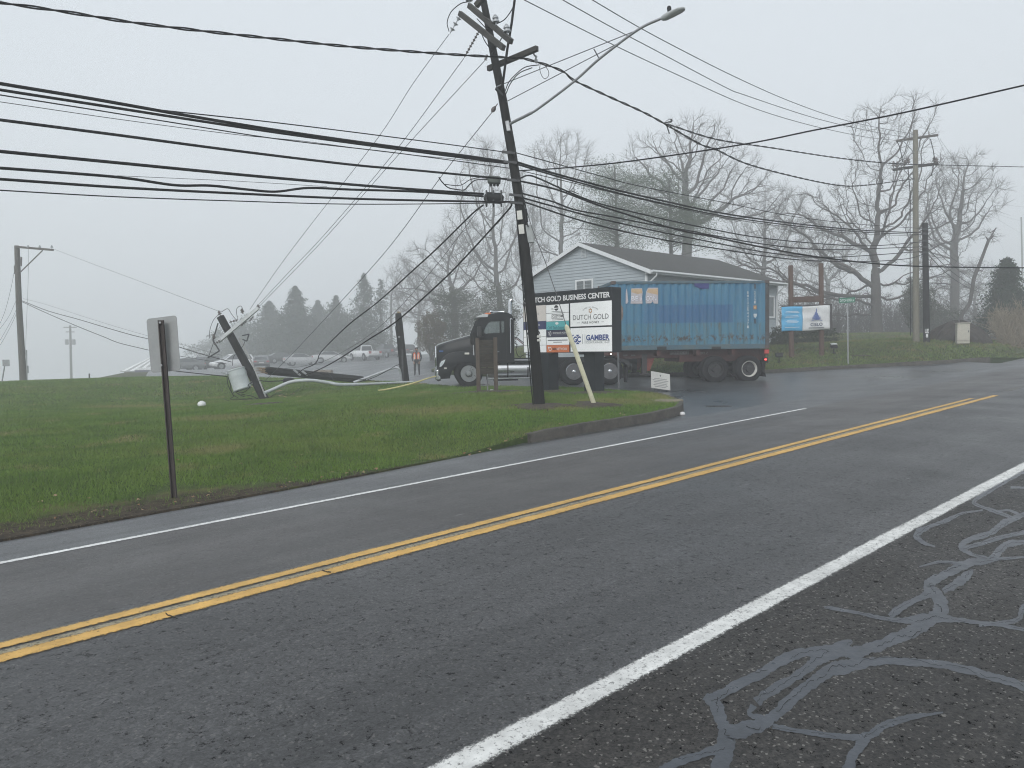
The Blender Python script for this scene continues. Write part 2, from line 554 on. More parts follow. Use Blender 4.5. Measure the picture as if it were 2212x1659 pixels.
# near lawn: a raised sheet with its own edge
KERB_ST = [(9.75, 9.85), (11, 9.85), (12.5, 9.85), (13.8, 9.9), (14.9, 10.15), (15.8, 10.7), (16.45, 11.5), (16.9, 12.5), (17.3, 13.7), (17.7, 15.2), (17.85, 16.4)]
def off_near(x, y):
    s, t = x * UX + y * UY, x * NX + y * NY
    return 0.025 + 0.15 * sstep(8.0, 10.5, s) * (1 - sstep(16, 20, t))
edge_left = [(-26, 9.05), (-18, 9.1), (-10, 9.05), (-5, 9.15), (0, 9.12), (2, 9.2), (4, 9.25), (6, 9.38), (8, 9.6), (9.4, 9.8)]
lawn_poly = [st(*q) for q in edge_left + KERB_ST]
for q in [(1105, 836), (1000, 839), (930, 833), (880, 827), (800, 824), (700, 820.5), (600, 818), (500, 816.8)]:
    p = at(q[0], q[1]); lawn_poly.append((p.x, p.y))
lawn_poly += [(-16.5, 46), (-24, 52), (-50, 66), (-90, 60), st(-60, 60)]
def mat_lawn():
    n = NT('lawn_soil')
    v = n.coord()
    x, t, z = n.sep(v)
    a = n.rng(n.noise(v, 0.22, 5), 0.36, 0.64)
    c = n.mix(a, (0.058, 0.098, 0.024), (0.098, 0.120, 0.036))
    c = n.mix(n.rng(n.noise(v, 9, 5, 0.7), 0.25, 0.75), sc((0.04, 0.07, 0.02), 0.55), c)
    dry = n.rng(n.noise(n.mapping(v, (0.5, 1, 1)), 0.55, 4), 0.60, 0.70)
    c = n.mix(n.math('MULTIPLY', dry, 0.75), c, (0.15, 0.125, 0.055))
    wob = n.math('MULTIPLY', n.math('SUBTRACT', n.noise(v, 0.9, 6, 0.7), 0.5), 1.6)
    along = n.math('MULTIPLY', n.rng(x, 4.5, 7.0, 0.45, 0.0, True), 1.0)
    bowl = n.rng(n.math('ABSOLUTE', n.math('SUBTRACT', x, 3.0)), 0.5, 3.2, 0.55, 0.0, True)
    edge = n.rng(n.math('SUBTRACT', n.math('SUBTRACT', t, n.math('ADD', wob, bowl)), 9.0), 0.30, 0.75, 1, 0, True)
    edge = n.math('MULTIPLY', edge, n.rng(x, 9.2, 9.9, 1, 0.0, True))
    soil = n.mix(n.rng(n.noise(v, 7, 6, 0.8), 0.35, 0.65), (0.010, 0.009, 0.008), (0.085, 0.066, 0.044))
    soil = n.mix(n.rng(n.noise(v, 32, 3, 0.7), 0.60, 0.68), soil, (0.20, 0.17, 0.12))
    soil = n.mix(n.rng(n.noise(v, 2.1, 4), 0.55, 0.68, 0, 0.8), soil, (0.075, 0.082, 0.028))
    c = n.mix(edge, c, soil)
    n.set(color=c, rough=0.95, spec=0.12)
    n.bump(n.noise(v, 14, 6, 0.7), 0.7, 0.04)
    return n.m
LAWN = mat_lawn()
cdt_patch('lawn', lawn_poly, lambda x, y: Hn(x, y) + off_near(x, y), LAWN, 1.0, ROAD_ROT, skirt=0.35)

# house lawn across the driveway
HK = [(2290, 764), (2215, 770), (2135, 778.5), (2060, 783.5), (2000, 787), (1930, 790.5), (1850, 795), (1760, 800), (1660, 806), (1580, 809), (1500, 811.5), (1420, 813.5), (1340, 815), (1240, 816), (1150, 816), (1060, 814), (985, 810)]
hk = [at(a, b) for a, b in HK]
house_edge = [(p.x, p.y) for p in hk]
isl = [at(a, b) for a, b in ((945, 807), (932, 803), (945, 797), (985, 792))]
lawn2_poly = [st(66, 9.75), st(54, 9.75), st(47, 9.78), st(43.6, 9.80)] + house_edge[2:] + [(p.x, p.y) for p in isl] + [(-3.0, 58), (-7.5, 80), (-9, 92), (-4, 118), (70, 118), (120, 90), (100, 60)]
def off_house(x, y):
    return 0.03 + 0.09 * (1 - sstep(40, 43.5, np.asarray(x, float) * UX + np.asarray(y, float) * UY))
def mat_lawn2():
    n = NT('bank_soil')
    v = n.coord()
    a = n.rng(n.noise(v, 0.2, 5), 0.36, 0.64)
    c = n.mix(a, (0.040, 0.066, 0.020), (0.070, 0.074, 0.030))
    c = n.mix(n.rng(n.noise(v, 9, 5, 0.7), 0.25, 0.75), sc((0.045, 0.065, 0.025), 0.55), c)
    n.set(color=c, rough=0.95, spec=0.12)
    n.bump(n.noise(v, 12, 6, 0.7), 0.7, 0.04)
    return n.m
cdt_patch('bank_lawn', lawn2_poly, lambda x, y: Hn(x, y) + off_house(x, y), mat_lawn2(), 1.5, 0.0, skirt=0.35)

def near_ground(x, y):  # top of the near lawn
    return H(x, y) + float(off_near(np.array(x), np.array(y)))

# kerbs
KERB = M('old_kerb_concrete', (0.058, 0.053, 0.045), 0.9, var=0.45, scale=5, bump=0.6, bscale=25)
def kerb(name, pts, zt, w=0.17, seam=2.4):
    mb = MB()
    pts = [Vector(p) for p in crom([Vector((a, b, 0)) for a, b in pts], 5)]
    rings, L = [], 0.0
    rnd = random.Random(4)
    for i, p in enumerate(pts):
        d = (pts[min(i + 1, len(pts) - 1)] - pts[max(i - 1, 0)]).normalized()
        o = Vector((d.y, -d.x, 0))
        top = zt(p.x, p.y) + rnd.uniform(-0.006, 0.006)
        lo = H(p.x, p.y) - 0.12
        ring = [p + o * (w * 0.5), p + o * (w * 0.42), p + o * (w * 0.30), p - o * (w * 0.42), p - o * (w * 0.5)]
        zs = [lo, top - 0.035, top, top, lo]
        rings.append([Vector((a.x, a.y, z)) for a, z in zip(ring, zs)])
    mb.loft(rings)
    o = mb.build(name, KERB, smooth=radians(35))
    return tag(o, kind='structure')
kerb('kerb', [st(*q) for q in KERB_ST], lambda x, y: H(x, y) + float(off_near(np.array(x), np.array(y))) + 0.03)
kerb('kerb', list(house_edge[2:16])[::-1], lambda x, y: H(x, y) + 0.145, 0.2)

# painted lines: rough-edged strips lying on the road
def mat_paint(name, col, half, worn, dark=0.0):
    n = NT(name)
    v = n.coord()
    x, t, z = n.sep(v)
    e = n.math('ABSOLUTE', t)
    ed = n.math('ADD', e, n.math('ADD', n.math('MULTIPLY', n.math('SUBTRACT', n.noise(v, 40, 5, 0.85), 0.5), 0.11), n.math('MULTIPLY', n.math('SUBTRACT', n.noise(v, 3, 4, 0.6), 0.5), 0.03)))
    cover = n.rng(ed, half - 0.012, half + 0.006, 1, 0)
    hole = n.rng(n.noise(v, 34, 6, 0.85), 0.575 - worn, 0.62 - worn, 1, 0)
    wear = n.rng(n.noise(n.mapping(v, (0.5, 3, 1)), 2, 4), 0.30, 0.5, 0.0, 1)
    cover = n.math('MULTIPLY', cover, n.math('MAXIMUM', hole, n.math('MULTIPLY', wear, 0.45)))
    k = n.math('MULTIPLY', n.rng(n.noise(v, 9, 5), 0.3, 0.7, 0.78, 1.08), n.rng(n.noise(n.mapping(v, (.4, 4, 1)), 2, 5), .3, .7, .82, 1.1))
    c = n.mix(1.0, col, n.comb(k, k, k), 'MULTIPLY')
    n.set(color=c, rough=0.62)
    n.bump(n.noise(v, 45, 4), 0.4, 0.006)
    tr = n.t.nodes.new('ShaderNodeBsdfTransparent')
    ms = n.t.nodes.new('ShaderNodeMixShader')
    n.link(cover, ms.inputs[0]); n.link(tr.outputs[0], ms.inputs[1]); n.link(n.b.outputs[0], ms.inputs[2])
    n.link(ms.outputs[0], n.out.inputs['Surface'])
    return n.m
def line(name, s0, s1, tc, half, m, h):
    xs = np.arange(s0, s1 + 0.01, 1.0)
    ys = np.array([-half - 0.05, -half * 0.3, half * 0.3, half + 0.05])
    X, Y = np.meshgrid(xs, ys)
    wx, wy = UX * X + NX * (Y + tc), UY * X + NY * (Y + tc)
    # heights from the road sheet's own straight facets
    cols = np.array([-7, -4, -1, 1.02, 2.65, 4, 5.42, 6.5, 8, 8.8, 9.4, 9.82])
    tt = (Y + tc)
    k = np.clip(np.searchsorted(cols, tt) - 1, 0, len(cols) - 2)
    f = (tt - cols[k]) / (cols[k + 1] - cols[k])
    def hz(c_): return Hn(UX * X + NX * c_, UY * X + NY * c_)
    Z = hz(cols[k]) * (1 - f) + hz(cols[k + 1]) * f + h
    V = np.stack([X.ravel(), Y.ravel(), Z.ravel()], 1)
    nx, ny = len(xs), len(ys)
    i = np.arange((nx - 1) * (ny - 1)); a = (i // (nx - 1)) * nx + i % (nx - 1)
    o = np_mesh(name, V, np.stack([a, a + 1, a + 1 + nx, a + nx], 1), m, smooth=True)
    o.rotation_euler = (0, 0, ROAD_ROT)
    o.location = (NX * tc, NY * tc, 0)
    return tag(o, kind='structure')
line('road_edge_line', -39, 90, 2.595, 0.072, mat_paint('white_edge_paint', (0.66, 0.66, 0.64), 0.072, 0.02), 0.004)
line('road_edge_line', -39, 17.7, 8.10, 0.05, mat_paint('thin_white_paint', (0.70, 0.70, 0.69), 0.05, -0.05), 0.004)
YEL = mat_paint('yellow_centre_paint', (0.60, 0.36, 0.095), 0.062, -0.02)
line('road_centre_line', -39, 21.3, 5.30, 0.062, YEL, 0.005)
line('road_centre_line', -39, 20.3, 5.53, 0.058, YEL, 0.005)
line('road_centre_line', -39, 19.0, 5.395, 0.050, mat_paint('faded_old_paint', (0.27, 0.24, 0.165), 0.04, 0.05), 0.003)
line('road_centre_line', -39, 18.0, 5.60, 0.03, mat_paint('faded_edge_paint', (0.27, 0.22, 0.12), 0.02, 0.10), 0.0028)
line('road_centre_line', 22.5, 90, 5.42, 0.16, mat_paint('worn_away_paint', (0.22, 0.21, 0.19), 0.10, 0.14), 0.003)

# sealed cracks: ribbons of smooth bitumen on the near shoulder
SEAL = M('crack_sealant', (0.046, 0.053, 0.064), 0.34, var=0.22, scale=5, bump=0.12, bscale=40, spec=0.5)
sx = lambda a, b: ((2500 + a * 0.7678) / 1.7925, (1700 + b * 0.7678) / 1.7925)
seal_paths = [
    ([(360, 1700, 66), (410, 1560, 66), (420, 1490, 62), (560, 1450, 48), (640, 1400, 44), (760, 1290, 42), (900, 1190, 44), (1040, 1140, 42), (1180, 1120, 30), (1400, 1130, 26), (1620, 1165, 28), (1800, 1215, 27), (1960, 1265, 28)]),
    ([(420, 1500, 60), (380, 1420, 42), (345, 1330, 44), (300, 1295, 26)]),
    ([(330, 1320, 36), (420, 1265, 34), (560, 1195, 32), (680, 1125, 36), (800, 1080, 28), (930, 1065, 36), (1020, 1030, 22), (1040, 1018, 10)]),
    ([(560, 1330, 34), (620, 1280, 32), (760, 1200, 30), (860, 1120, 36), (960, 1080, 40), (1080, 1070, 38), (1200, 1030, 38), (1320, 985, 42), (1420, 930, 52), (1490, 860, 54), (1470, 790, 40), (1430, 740, 34), (1480, 700, 30), (1570, 655, 34), (1650, 620, 24), (1730, 612, 26), (1790, 560, 24), (1830, 530, 20), (1920, 520, 16)]),
    ([(545, 1345, 24), (525, 1390, 16), (600, 1420, 30)]),
    ([(640, 1450, 20), (780, 1475, 16), (930, 1495, 20), (1060, 1505, 24), (1140, 1490, 30), (1220, 1440, 24), (1330, 1405, 20), (1430, 1390, 12), (1500, 1380, 5)]),
    ([(1120, 1510, 34), (1060, 1580, 36), (1010, 1680, 44)]),
    ([(400, 1560, 40), (260, 1600, 26), (120, 1650, 26), (60, 1680, 20)]),
    ([(900, 850, 6), (960, 858, 12), (1080, 880, 12), (1200, 905, 14), (1320, 915, 20), (1440, 905, 34), (1540, 910, 20), (1660, 925, 14), (1800, 940, 14), (1920, 965, 12)]),
    ([(1230, 895, 22), (1290, 850, 22), (1370, 805, 18), (1440, 780, 26)]),
    ([(1500, 770, 16), (1560, 735, 28), (1620, 690, 30), (1650, 660, 8)]),
    ([(1680, 940, 12), (1790, 930, 14), (1880, 910, 16), (1900, 860, 22), (1930, 830, 22)]),
    ([(1380, 645, 4), (1480, 622, 9), (1600, 628, 10), (1700, 622, 18), (1780, 605, 12), (1920, 598, 8)]),
    ([(1720, 605, 14), (1640, 580, 12), (1590, 545, 18), (1640, 505, 18), (1740, 475, 18), (1800, 430, 24), (1860, 400, 18), (1930, 375, 14)]),
    ([(1600, 555, 12), (1700, 525, 14), (1800, 495, 14), (1920, 470, 14)]),
    ([(1850, 400, 10), (1790, 375, 12), (1700, 345, 10), (1655, 320, 12), (1690, 290, 14), (1760, 245, 14), (1830, 200, 22), (1930, 140, 24)]),
    ([(1760, 370, 7), (1830, 360, 7), (1900, 385, 10), (1940, 370, 10)]),
    ([(1840, 245, 8), (1930, 248, 7)]),
    ([(1700, 360, 6), (1600, 375, 8), (1520, 410, 14), (1440, 440, 12), (1370, 480, 22), (1395, 520, 14), (1460, 545, 4)]),
]
mbs, mbc = MB(), MB()
rs_ = random.Random(9)
def ribbon(mb, dense, wf, lift):
    L, R = [], []
    for i, q in enumerate(dense):
        d = dense[min(i + 1, len(dense) - 1)] - dense[max(i - 1, 0)]
        nrm = Vector((-d.y, d.x)).normalized()
        for side, lst in ((1, L), (-1, R)):
            w = wf(q, side)
            u_, v_ = sx(q.x + nrm.x * w * side, q.y + nrm.y * w * side)
            p = at(u_, v_, 0.0, 1.2, 60)
            lst.append(Vector((p.x, p.y, p.z + lift)))
    n = len(L)
    mb.add(L + R, [(i, i + 1, n + i + 1, n + i) for i in range(n - 1)])
for k, pth in enumerate(seal_paths):
    dense = crom([Vector((a, b, w)) for a, b, w in pth], 14)
    drift = {1: 0.0, -1: 0.0}
    def wf(q, side):
        drift[side] = 0.7 * drift[side] + rs_.uniform(-.13, .13)
        return max(2.0, q.z * (0.74 + drift[side] + rs_.uniform(-.04, .04)))
    ribbon(mbs, dense, wf, 0.0016 + k * 0.00006)
    if len(pth) > 3:
        wob = 0.0; cl = []
        for i, q in enumerate(dense):
            wob = .85 * wob + rs_.uniform(-.22, .22) * q.z
            d = dense[min(i + 1, len(dense) - 1)] - dense[max(i - 1, 0)]
            nrm = Vector((-d.y, d.x)).normalized()
            cl.append(Vector((q.x + nrm.x * wob, q.y + nrm.y * wob, q.z)))
        j = 0
        while j < len(cl) - 6:
            m_ = rs_.randint(6, 16)
            if rs_.random() < .6: ribbon(mbc, cl[j:j + m_], lambda q, s_: max(.5, q.z * rs_.uniform(.012, .04)), 0.0034)
            j += m_
for pth in ([(905, 815), (918, 828), (932, 830), (960, 842), (972, 847)], [(1762, 580), (1790, 590), (1812, 592)]):
    # cracks across the yellow lines (positions from the left-hand detail)
    dense = crom([Vector(((a * .7075 - 2500) / .7678, (1800 + b * .7075 - 1700) / .7678, 6.0)) for a, b in pth], 8)
    ribbon(mbc, dense, lambda q, s_: rs_.uniform(1.0, 4.5), 0.0075)
tag(mbs.build('crack_seal', SEAL, smooth=radians(60)), kind='structure')
tag(mbc.build('open_crack', M('open_crack_black', (.006, .006, .006), .9), smooth=radians(60)), kind='structure')

# parking stripes far off in the lot
PW = M('lot_stripe_paint', (0.5, 0.5, 0.49), 0.6)
mbp = MB()
for a, b, c_, d in ((560, 812, 730, 794), (600, 814, 800, 797), (660, 815.5, 850, 800), (730, 818, 885, 803), (690, 803, 860, 789)):
    p, q = at(a, b, 0.01), at(c_, d, 0.01)
    e = (q - p).cross(Vector((0, 0, 1))).normalized() * 0.07
    pts = [p.lerp(q, i / 14) for i in range(15)]
    pts = [Vector((r.x, r.y, H(r.x, r.y) + 0.03)) for r in pts]
    n = len(pts)
    mbp.add([r + e for r in pts] + [r - e for r in pts], [(i, i + 1, n + i + 1, n + i) for i in range(n - 1)])
tag(mbp.build('parking_stripes', PW), kind='structure')

# ---------------------------------------------------------------- grass blades
rg = np.random.default_rng(3)
def grass(name, poly, zf, d0, d1, total, col_mats, edge_fn=None, tall=1.0):
    A = np.array(poly)
    k = total * 3
    d = np.exp(rg.uniform(math.log(d0), math.log(d1), k))
    ang = rg.uniform(-0.78, 0.78, k)
    x, y = d * np.tan(ang) * 0.98, d
    ok = in_poly(np.stack([x, y], 1), A)
    x, y, d = x[ok], y[ok], d[ok]
    if edge_fn is not None:
        keep = edge_fn(x, y, rg)
        x, y, d = x[keep], y[keep], d[keep]
    n = len(x)
    z = zf(x, y)
    patch = 0.5 + 0.5 * np.sin(x * 0.9 + 1.3 * np.sin(y * 0.7)) * np.cos(y * 0.8 + np.sin(x * 0.5))
    h = tall * (0.024 + 0.024 * rg.random(n) + 0.016 * patch) * (1 + (d - 8) / 60)
    w = (0.0030 + 0.0025 * rg.random(n)) * np.clip(d / 8, 0.9, 5)
    th = rg.uniform(0, 2 * pi, n)
    lean = rg.uniform(0.2, 1.1, n) * h
    la = rg.uniform(0, 2 * pi, n)
    cx, cy = np.cos(th) * w, np.sin(th) * w
    V = np.empty((n, 3, 3), np.float32)
    V[:, 0] = np.stack([x - cx, y - cy, z - 0.01], 1)
    V[:, 1] = np.stack([x + cx, y + cy, z - 0.01], 1)
    V[:, 2] = np.stack([x + np.cos(la) * lean, y + np.sin(la) * lean, z + h], 1)
    o = np_mesh(name, V.reshape(-1, 3), np.arange(n * 3).reshape(-1, 3), col_mats)
    return tag(o, kind='stuff')
def mat_blade(name, a, b, c_dry, dry_lo, spots=()):
    n = NT(name)
    v = n.coord()
    r = n.island()
    c = n.mix(r, a, b)
    c = n.mix(n.math('MULTIPLY', n.rng(n.noise(v, 0.22, 5), 0.36, 0.64), 0.7), c, (0.150, 0.215, 0.055))
    c = n.mix(n.rng(n.noise(v, 0.9, 4), 0.42, 0.66, 0, 0.5), c, (0.050, 0.105, 0.026))
    c = n.mix(n.math('MULTIPLY', n.rng(n.noise(n.mapping(v, (0.35, 0.8, 1), (0, 0, -.76)), 0.5, 5), 0.48, 0.70), n.rng(r, 0, 1, .12, .5)), c, (0.205, 0.200, 0.075))
    dry = n.math('MULTIPLY', n.rng(n.noise(n.mapping(v, (0.9, 0.9, 1)), 0.62, 5), dry_lo, dry_lo + 0.10), n.rng(r, 0.15, 0.7))
    px_, py_, pz_ = n.sep(v)
    for sx_, sy_, ra, rb in spots:
        dx = n.math('DIVIDE', n.math('SUBTRACT', px_, sx_), ra); dy = n.math('DIVIDE', n.math('SUBTRACT', py_, sy_), rb)
        rr = n.math('ADD', n.math('ADD', n.math('MULTIPLY', dx, dx), n.math('MULTIPLY', dy, dy)), n.math('MULTIPLY', n.math('SUBTRACT', n.noise(v, 3, 4), .5), 1.4))
        dry = n.math('MAXIMUM', dry, n.math('MULTIPLY', n.rng(rr, .3, 1.2, 1, 0), .55))
    c = n.mix(dry, c, c_dry)
    n.set(color=c, rough=0.7, spec=0.08)
    return n.m
def near_edge(x, y, rg):
    s, t = x * UX + y * UY, x * NX + y * NY
    bowl = 0.9 * (1 - sstep(0.5, 3.4, np.abs(s - 3.0)))
    wob = 0.35 * np.sin(s * 2.1) + 0.25 * np.sin(s * 5.3 + 1.0)
    lim = np.where(s < 9.6, 9.55 + bowl + wob * 0.5, 9.9)
    return (t > lim + rg.normal(0, 0.16, len(x))) | ((t > 9.35) & (rg.random(len(x)) < 0.03 + 0.10 * (t - 9.35)))
GB = mat_blade('lawn_blades', (0.068, 0.140, 0.020), (0.150, 0.245, 0.050), (0.26, 0.225, 0.11), 0.58, [(p_.x, p_.y, ra_, rb_) for p_, ra_, rb_ in ((at(465, 976), .55, .75), (at(955, 904), 1.1, .9), (at(1190, 898), .9, .5), (at(1330, 884), 1.2, .6), (at(300, 880), 2.2, 1.2), (at(480, 905), 1.5, .9), (at(1420, 872), .8, .9))])
grass('grass', lawn_poly, lambda x, y: Hn(x, y) + off_near(x, y), 7.2, 48, 330000, GB, near_edge)
GB2 = mat_blade('bank_blades', (0.078, 0.116, 0.034), (0.150, 0.176, 0.064), (0.20, 0.155, 0.08), 0.50)
grass('grass', lawn2_poly, lambda x, y: Hn(x, y) + off_house(x, y), 29, 70, 100000, GB2, None, 1.2)

# fallen leaves and bits of litter in the grass
mbl = MB()
rl = random.Random(12)
for i in range(90):
    s_, t_ = rl.uniform(-6, 13), 9.6 + abs(rl.gauss(0, 2.2))
    if rl.random() < 0.45: t_ = rl.uniform(9.2, 10.0); s_ = rl.uniform(0, 9.5)
    x_, y_ = st(s_, t_)
    z_ = near_ground(x_, y_) + rl.uniform(0.015, 0.045)
    a, r_ = rl.uniform(0, 6.28), rl.uniform(0.018, 0.045)
    pts = []
    for k in range(7):
        q = a + k * 2 * pi / 7
        rr = r_ * (1.0 if k % 2 == 0 else 0.55)
        pts.append((x_ + cos(q) * rr, y_ + sin(q) * rr, z_ + rl.uniform(-0.01, 0.02)))
    mbl.add(pts, [tuple(range(7))])
nl = NT('fallen_leaf')
nl.set(color=nl.mix(nl.island(), (0.16, 0.085, 0.035), (0.33, 0.24, 0.15)), rough=0.8)
tag(mbl.build('fallen_leaves', nl.m, recalc=False), kind='stuff')

def soil_patch(px, py, rx, ry, seed):
    """bare earth: a low uneven sheet round a post"""
    c = at(px, py, 0.13)
    r = random.Random(seed)
    pts = [(c.x, c.y, near_ground(c.x, c.y) + 0.055)]
    n = 26
    for ring, k in ((0.5, 0.045), (0.8, 0.028), (1.0, -0.01)):
        for i in range(n):
            q = 2 * pi * i / n
            f = ring * (1 + 0.25 * sin(3 * q + seed) + r.uniform(-0.18, 0.18))
            x_, y_ = c.x + cos(q) * rx * f, c.y + sin(q) * ry * f
            pts.append((x_, y_, near_ground(x_, y_) + k + r.uniform(-0.008, 0.008)))
    fs = [(0, 1 + i, 1 + (i + 1) % n) for i in range(n)]
    for g in range(2):
        b = 1 + g * n
        fs += [(b + i, b + (i + 1) % n, b + n + (i + 1) % n, b + n + i) for i in range(n)]
    mb = MB(); mb.add(pts, fs)
    o = mb.build('bare_soil', M('bare_earth', (0.045, 0.034, 0.024), 0.95, var=0.5, scale=7, bump=0.8, bscale=25), smooth=radians(60))
    return tag(o, kind='stuff')
soil_patch(1165, 882, 0.75, 0.7, 1); soil_patch(1287, 880, 0.65, 0.5, 2); soil_patch(1050, 850, 1.1, 0.7, 3)
soil_patch(1290, 853, 0.9, 0.8, 4); soil_patch(1190, 850, 0.7, 0.8, 5); soil_patch(575, 866, 0.7, 0.5, 6)
# ---------------------------------------------------------------- utility poles and cables
CREO = M('creosote_timber', (0.013, 0.0125, 0.012), 0.8, spec=.15, var=0.45, scale=5, stretch=(6, 6, 0.5), bump=0.5, bscale=16)
GREYWOOD = M('grey_timber', (0.085, 0.078, 0.068), 0.85, var=0.35, scale=5, stretch=(6, 6, 0.5), bump=0.5, bscale=16)
NEWWOOD = M('new_pole_timber', (0.165, 0.155, 0.120), 0.8, var=0.25, scale=5, stretch=(6, 6, 0.5), bump=0.4, bscale=16)
BROKEN = M('splintered_wood', (0.34, 0.24, 0.14), 0.9, var=0.35, scale=12, bump=0.5)
CABLE = M('black_cable_jacket', (0.008, 0.008, 0.009), 0.7, spec=.12, var=0.15)
WIRE = M('bare_wire', (0.07, 0.072, 0.075), 0.5, metal=0.3)
PORC = M('grey_porcelain', (0.36, 0.38, 0.40), 0.3, var=0.08)
DPORC = M('brown_porcelain', (0.10, 0.085, 0.08), 0.3, var=0.1)
GALV = M('galvanised_steel', (0.30, 0.31, 0.32), 0.5, metal=0.7, var=0.15)
DSTEEL = M('dark_steel', (0.05, 0.052, 0.055), 0.5, metal=0.6, var=0.2)
BLACKBOX = M('black_plastic', (0.011, 0.012, 0.013), 0.6, spec=.2, var=0.15)

def insulator(mb, base, up, h=0.22, r=0.07):
    """pin insulator: stacked skirts"""
    mb.lathe(base, up, [(0, 0.02), (h * 0.3, 0.02), (h * 0.3, r), (h * 0.45, r * 0.95), (h * 0.5, r * 0.55), (h * 0.62, r * 0.55), (h * 0.64, r * 0.85), (h * 0.78, r * 0.8), (h * 0.82, r * 0.4), (h * 0.92, r * 0.45), (h, r * 0.3)], 12)
def strain(mb, a, b, r=0.055, n=3):
    """string of disc insulators from a to b"""
    a, b = Vector(a), Vector(b)
    mb.tube([a, b], 0.012, 6)
    for k in range(n):
        p = a.lerp(b, (k + 0.7) / (n + 0.4))
        L = (b - a).length / (n + 0.6)
        mb.lathe(p - (b - a).normalized() * L * 0.25, b - a, [(0, 0.02), (0.01, r), (L * 0.2, r * 0.9), (L * 0.3, 0.03), (L * 0.5, 0.025)], 10)

# --- the leaning pole by the business sign
pb = at(1165, 881, 0.13)
MD = (pb - CAM).dot(_f)
lp = thing('utility_pole', 'dark wooden utility pole leaning left in front of the business center sign', 'utility pole', pb)
def mp(a, b, dd=0.0): return P(a, b, MD + dd)
axis_px = [(1168, 905), (1166, 882), (1150.5, 700), (1136, 560), (1121, 430), (1104, 320), (1087, 220), (1068, 125), (1054, 50), (1042, -10), (1035, -45)]
wd = [24.8, 24.6, 23.5, 22.4, 21.2, 20.0, 18.6, 17.0, 15.4, 14.2, 13.6]
MB().tube([mp(a, b) for a, b in axis_px], [w * MD / F / 2 for w in wd], 18).build('shaft', CREO, lp, smooth=radians(40))
CA = [((1013.5, 12), (1104.5, 90), 0.75, -0.75), ((993.5, 29), (1088, 104), 0.7, -0.7), ((1054.5, 148.5), (1160.4, 104.5), 0.5, -0.6), ((1028, 13), (1058, -22), -0.35, -0.6)]
for (a, b, da, db) in CA:
    pa, q = mp(*a, da - 0.16), mp(*b, db - 0.16)
    MB().bar(pa, q, 0.095, 0.115).build('crossarm', M('weathered_crossarm', (0.040, 0.037, 0.033), 0.85, var=0.4, scale=6, bump=0.4), lp, bevel=0.006)
for (a, b, c_, d) in (((1030, 40), (1058, 70), -0.1, 0), ((1084, 82), (1062, 118), -0.4, -0.2), ((1050, 70), (1088, 104), -0.1, -0.5)):
    MB().bar(mp(*a, c_), mp(*b, d), 0.03, 0.008).build('crossarm_brace', DSTEEL, lp)
for (a, da) in (((1014.5, 8), 0.7), ((1072, 55), -0.2), ((1096, 76), -0.55)):
    mb = MB(); insulator(mb, mp(*a, da - 0.16), Vector((-0.1, 0, 1)), 0.24, 0.085); mb.build('insulator', PORC, lp, smooth=radians(40))
for (a, b, da, db, nm) in (((994.5, 33), (972, 72), 0.5, 0.55, PORC), ((1034, 69), (1003, 124), 0.0, 0.1, DPORC), ((1053, 118), (1048, 130), -0.1, -0.05, DPORC)):
    mb = MB(); strain(mb, mp(*a, da), mp(*b, db), 0.065 if nm is PORC else 0.038, 3 if nm is PORC else 8); mb.build('strain_insulator', nm, lp, smooth=radians(40))
mb = MB(); mb.lathe(mp(1067.5, 234), mp(1063, 241) - mp(1067.5, 234), [(-0.05, 0.02), (0, 0.05), (0.06, 0.05), (0.1, 0.02)], 10)
mb.tube([mp(1067.5, 234), mp(1075, 224)], 0.012, 6); mb.build('guy_insulator', DPORC, lp, smooth=radians(40))
MB().tube([mp(1112, -2, -0.4), mp(1105, 52, -0.4), mp(1096, 105, -0.35), mp(1086.5, 178, -0.2), mp(1081, 205, -0.13)], 0.028, 8).build('riser_cable', CABLE, lp, smooth=radians(50))
MB().bar(mp(1085, 206, -0.2), mp(1071.5, 190.5, -0.35), 0.05, 0.06).build('side_bracket', DSTEEL, lp)
MB().bar(mp(1073, 187, -0.2), mp(1087, 181, -0.15), 0.02, 0.02).build('bracket_pin', GALV, lp)
# jumper wires near the top
for pts in ([(970, 68, .5), (966, 48, .5), (975, 25, .5), (995, 8, .5), (1010, 4, .6)], [(1072, 52, -.2), (1090, 42, -.3), (1105, 22, -.4), (1112, 5, -.4)], [(1018, 45, .2), (1035, 62, 0), (1048, 90, -.2), (1065, 112, -.2)], [(1090, 200, -.2), (1099, 178, -.3), (1115, 160, -.35), (1135, 145, -.4), (1165, 140, -.45)], [(1092, 205, -.2), (1103, 180, -.3), (1122, 158, -.35), (1150, 146, -.4)]):
    MB().tube(crom([mp(*q) for q in pts], 6), 0.011, 6).build('jumper_wire', CABLE, lp, smooth=radians(60))
mb = MB(); mb.tube([mp(1152, 114, -.55), mp(1155, 120, -.55), mp(1159, 122, -.55), mp(1157, 127, -.55)], 0.022, 6); mb.lathe(mp(1157, 127, -.55), Vector((0.2, 0, -1)), [(0, .02), (.02, .04), (.07, .035), (.1, .015)], 8)
mb.build('service_knob', GALV, lp, smooth=radians(40))
for (a, b) in (((1117, 455), (1128, 474)), ((1120.5, 485), (1132, 505))):
    c = mp((a[0] + b[0]) / 2, (a[1] + b[1]) / 2, -0.165)
    m3 = Matrix.Rotation(0.09, 3, 'Y').to_3x3()
    MB().box(c, ((b[0] - a[0]) * MD / F, 0.012, (b[1] - a[1]) * MD / F), Matrix.Rotation(-0.09, 3, 'Y')).build('notice_plate', M('white_notice_plate', (0.56, 0.56, 0.52), 0.5, var=0.1), lp, bevel=0.003)
